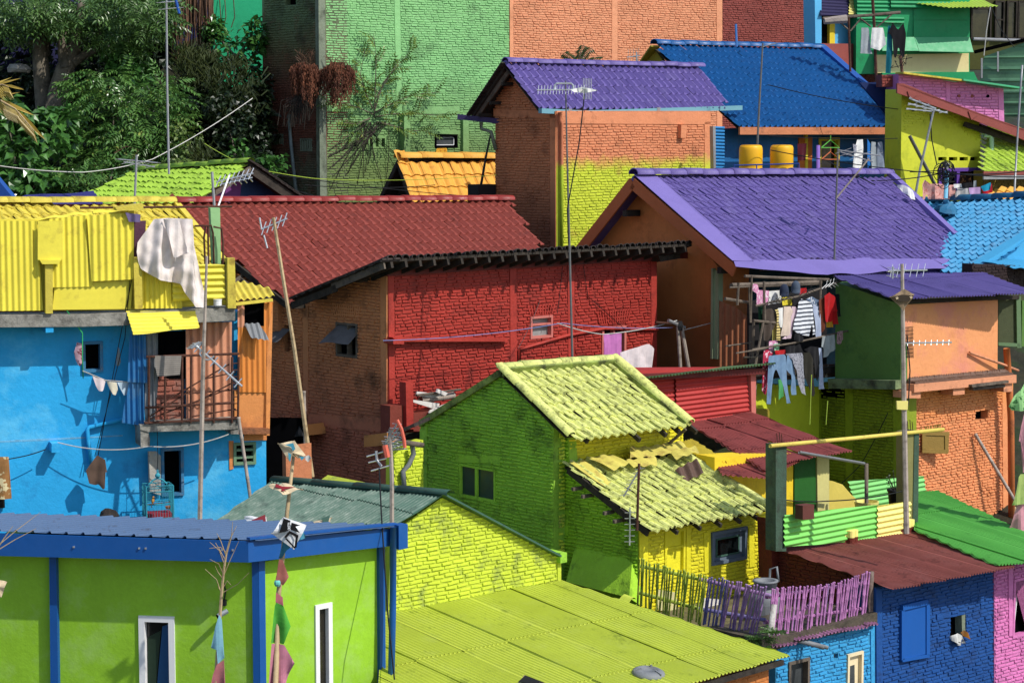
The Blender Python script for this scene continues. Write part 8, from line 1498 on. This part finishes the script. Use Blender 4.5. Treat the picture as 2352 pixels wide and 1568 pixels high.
# palm frond at the left edge
t = T('palm', 'yellowing palm frond reaching in at the left edge', 'palm', P(-60, 330, 50)); M_palm = leafmat('palm_yellow', (170, 140, 40), (205, 175, 60), (120, 110, 30))
for k, (pts, nn) in enumerate((([(-80, 235), (-10, 225), (35, 250), (78, 300)], 30), ([(-80, 225), (-20, 200), (5, 194), (20, 200)], 14))):
    ln = [P(x, y, 50 - .1 * i) for i, (x, y) in enumerate(pts)]; add('rib', MB().tube(ln, [.03, .025, .016, .006], 6), M_bamboo, t); mb = MB()
    for i in range(nn):
        f = .25 + .75 * i / nn; j = min(2, int(f * 3)); p = ln[j].lerp(ln[j + 1], f * 3 - j); dd = (ln[j + 1] - ln[j]).normalized()
        for sg in (-1, 1): leaf(mb, p, (dd * .75 + Z * (-.75 if sg < 0 else .12) + DEP * .3 * sg).normalized(), Vector((0, -.9, .4)), .62 * (1.1 - .5 * f), .045)
    add('leaflets', mb, M_palm, t)
# walls behind the trees
gw2 = VP(560, 50, 66, 20); H = T('emerald_wall', 'emerald green wall behind the hanging roots left of the tall building', 'wall', gw2.hit(550, 130))
wallpart(H, gw2, [(488, -60), (640, -60), (640, 200), (490, 200)], paint('emerald_plaster', (6, 165, 105), var=.08, bump=.1, dirt=(5, 120, 80), amt=.2), depth=.5)
bw2 = VP(400, 50, 67.5, 20); H = T('indigo_wall', 'dark indigo wall behind the trees', 'wall', bw2.hit(400, 130)); wallpart(H, bw2, [(-80, -60), (500, -60), (500, 170), (-80, 170)], paint('indigo_plaster', (28, 30, 84), var=.2, bump=.2, dirt=(18, 18, 40), amt=.4), depth=.5)
M_root = paint('dry_root', (110, 76, 52), var=.3, bump=.3, dirt=(48, 34, 26), amt=.4, ds=4); R3 = random.Random(8); t = T('hanging_roots', 'curtain of dry brown roots hanging at the emerald wall', 'roots', P(450, 150, 64.5)); mb = MB()
for k in range(70):
    x = 392 + 95 * R3.random(); y1 = R3.uniform(50, 160); dd = 64.5 + R3.uniform(-.4, .4); mb.tube([P(x, -30, dd), P(x + R3.uniform(-6, 6), y1 * .5, dd), P(x + R3.uniform(-10, 10), y1, dd)], [.03, .022, .008], 4)
add('root_strands', mb, M_root, t)
for k, x in enumerate((503, 515, 535)): wire(['left of three thin vines hanging on the emerald wall', 'middle of three thin vines hanging on the emerald wall', 'right of three thin vines hanging on the emerald wall'][k], [P(x, -20, 65.5), P(x + 4, 40, 65.4), P(x - 4, 80 - 8 * k, 65.4)], .014, M_root)
bush('dark leafy plant in front of the emerald wall', [(545, 105, 64, 55, 45, .8), (590, 80, 63.6, 20, 40, .5), (490, 70, 64.5, 22, 25, .4)], M_l3, 'leaf', 620, 16, P(550, 140, 64), L=.3, wd=.15)
rk = MB().lathe(P(42, 158, 61.5), [(.3, -.1), (.36, 0), (.26, .12), (0, .17)], 9); rk.v = [v + Vector((.1 * noise.noise(v * 3), 0, .06 * noise.noise(v * 5))) for v in rk.v]; solo('rock', rk, M_concrete, 'flat grey rock on the dark bank left of the trunks', 'rock')
# dead creeper on the corner of the tall green building
M_dead = leafmat('dead_creeper', (96, 48, 30), (150, 82, 48), (54, 36, 28), .9); t = T('dead_creeper', 'rust brown dead creeper drooping from the corner of the tall green building', 'plant', P(735, 240, 61.2)); mb, sb2 = MB(), MB()
for k in range(150):
    f = R3.random(); x0 = 664 + 152 * f; lobe = abs(math.sin(f * math.pi * 2.05)) ** .5; top = 166 - 20 * lobe + R3.uniform(-5, 8); ln_ = (28 + 58 * lobe) * R3.uniform(.35, 1.15); dd = 61.5 - .45 * lobe + R3.uniform(-.25, .25); p0_, p1_, p2_ = P(735 + (x0 - 735) * .75, top + 6, 61.7), P(x0, top, dd), P(x0 + R3.gauss(0, 5), top + ln_, dd + .15); sb2.tube([p0_, p1_, p2_], .008, 3); nl = int(ln_ / 5) + 2
    for q_ in range(nl):
        q = p1_.lerp(p2_, q_ / nl)
        for _ in range(2): leaf(mb, q + Vector((R3.gauss(0, .02), R3.gauss(0, .03), 0)), Vector((R3.uniform(-.6, .6), R3.uniform(-.7, .2), -1)).normalized(), Vector((R3.uniform(-.5, .5), -1, R3.uniform(0, .6))).normalized(), .1, .035)
for x, y, n_ in ((700, 125, 26), (768, 138, 30), (800, 150, 24)):
    for k in range(n_):
        a_ = P(x + R3.uniform(-14, 14), y + 30, 61.8); b_ = P(x + R3.uniform(-26, 26), y + R3.uniform(-14, 16), 61.7); sb2.tube([a_, a_.lerp(b_, .6) + Vector((R3.uniform(-.06, .06), 0, .03)), b_], .008, 3)
add('dry_leaves', mb, M_dead, t); add('stem', sb2, M_root, t)
mb = MB()
for k in range(70): x0 = R3.gauss(684, 16); mb.tube([P(690, 215, 61.5), P(x0, 232 + 14 * R3.random(), 61.2), P(x0 + R3.gauss(-4, 7), 245 + 55 * R3.random(), 61.3)], .012, 3)
add('dark_strands', mb, M_dwood, t)
# shrub growing out of the wall
M_ol = leafmat('wall_shrub_leaf', (74, 108, 28), (120, 146, 40), (170, 150, 40)); wsb = tr.hit(860, 272) + tr.n * .1
q = T('wall_shrub', 'wild shrub with drooping leafy branches growing out of the green brick wall', 'plant', wsb); st, lf = MB(), MB()
for pts, nb_ in (([(860, 272), (862, 200), (864, 130), (858, 78)], 7), ([(862, 250), (880, 190), (915, 150), (958, 104)], 7), ([(862, 258), (905, 235), (950, 218), (1012, 212)], 8), ([(864, 268), (900, 262), (960, 262), (1025, 268)], 9), ([(866, 280), (905, 290), (945, 300), (985, 302)], 6), ([(856, 262), (825, 248), (790, 238), (738, 228)], 7), ([(856, 250), (838, 210), (828, 170), (838, 118)], 6), ([(864, 225), (885, 190), (900, 165), (925, 128)], 5), ([(850, 272), (820, 285), (790, 282)], 4)):
    o_ = R3.uniform(.12, .45); ln = [tr.off(.06 + o_ * i / 3).hit(*p) for i, p in enumerate(pts)]; st.tube(ln, [.022, .016, .011, .006][:len(ln)], 5)
    for k in range(nb_):
        f = .3 + .72 * k / nb_; kk = min(len(ln) - 2, int(f * (len(ln) - 1))); p = ln[kk].lerp(ln[kk + 1], min(1.05, f * (len(ln) - 1) - kk)); d0 = (ln[kk + 1] - ln[kk]).normalized(); dd = (d0 * .5 + Vector((R3.uniform(-.9, .9), R3.uniform(-.7, .1), R3.uniform(-.1, .5)))).normalized(); nr = Vector((R3.uniform(-.3, .3), -.55, .8)); nr = (nr - dd * nr.dot(dd)).normalized(); frond(lf, p, dd, nr, R3.uniform(.3, .5), 6, .055, .15, R3); st.tube([p, p + dd * .3], .005, 3)
add('stem', st, M_wood, q); add('foliage', lf, M_ol, q)
mb = MB(); leaves(mb, [(850, 265, 62.8, 95, 26, .25), (875, 235, 63, 40, 35, .2), (835, 210, 62.8, 20, 40, .2), (810, 300, 62.7, 45, 35, .15)], 620, .13, .06, 18, .0, -.2); q = T('creeper', 'thin green creeper spreading over the bricks below the wild shrub', 'plant', tr.hit(850, 330)); add('foliage', mb, M_ol, q); mb = MB()
for k in range(26): a_ = (858 + R3.uniform(-30, 40), 280); b_ = (780 + R3.uniform(-30, 160), R3.uniform(330, 440)); mb.tube([tr.off(.05).hit(*a_), tr.off(.12).hit((a_[0] + b_[0]) / 2 + R3.uniform(-10, 10), (a_[1] + b_[1]) / 2), tr.off(.03).hit(*b_)], .012, 3)
add('stem', mb, M_dwood, q)
# alley clutter
a0 = ow.off(.5); solo('rubble_shelf', MB().strip(a0, [(612, 985), (700, 975), (705, 1000), (640, 1010), (612, 1000)], -.5, 0), M_orblock, 'small orange ledge with black plastic in the dark alley', 'ledge'); mb = MB()
drape(mb, a0.off(.1), [[(612, 985), (640, 968), (690, 978), (700, 1000), (640, 1008)]], .1, 9, n=18, m=10); solo('plastic_sheet', mb, M_wire, 'crumpled black plastic sheet on the orange ledge in the alley', 'plastic sheet')
solo('door_leaf', MB().strip(VP(655, 1060, 41, -48), [(648, 1024), (656, 1024), (658, 1140), (650, 1140)], -.6, 0), M_eave, 'narrow orange board standing in the dark alley above the teal roof', 'board')
solo('alley_dark_panel', MB().strip(VP(640, 1060, 44.5, 10), [(600, 960), (705, 960), (705, 1150), (600, 1150)], -.1, 0), M_dark, 'black panel painting the dark end of the alley beside the orange wall', 'gap')  # near-black panel added for the darkness deep in the alley
# dark lime strip between the red house and the green gable
sw_ = VP(940, 1080, 40.5, 42); solo('low_wall', bricks(MB().strip(sw_, [(902, 1020), (972, 1010), (972, 1150), (902, 1150)], -.2, 0), sw_, sw_.uvs([(902, 1020), (972, 1010), (972, 1150), (902, 1150)]), relief=.02, seed=3), M_yelbrick, 'low yellow brick wall in the gap left of the green gable', 'wall')
pole('grey bent drainpipe before the low yellow wall in the gap', [sw_.hit(935, 1020) + sw_.n * .15, sw_.hit(938, 1040) + sw_.n * .15, sw_.hit(930, 1065) + sw_.n * .12, sw_.hit(918, 1080) + sw_.n * .1, sw_.hit(922, 1130) + sw_.n * .1], .05, M_greypl, 'drainpipe', 'pipe')
solo('lean_roof', MB().beam(P(930, 985, 40.3), P(970, 968, 40.2), 1., .06), M_oldtile, 'scrap of dark old roof left of the green gable eave', 'roof'); pole('weathered stick across the gap left of the green gable', [P(930, 1016, 40), P(972, 1022, 39.8)], .05, M_wood, 'stick', 'stick')
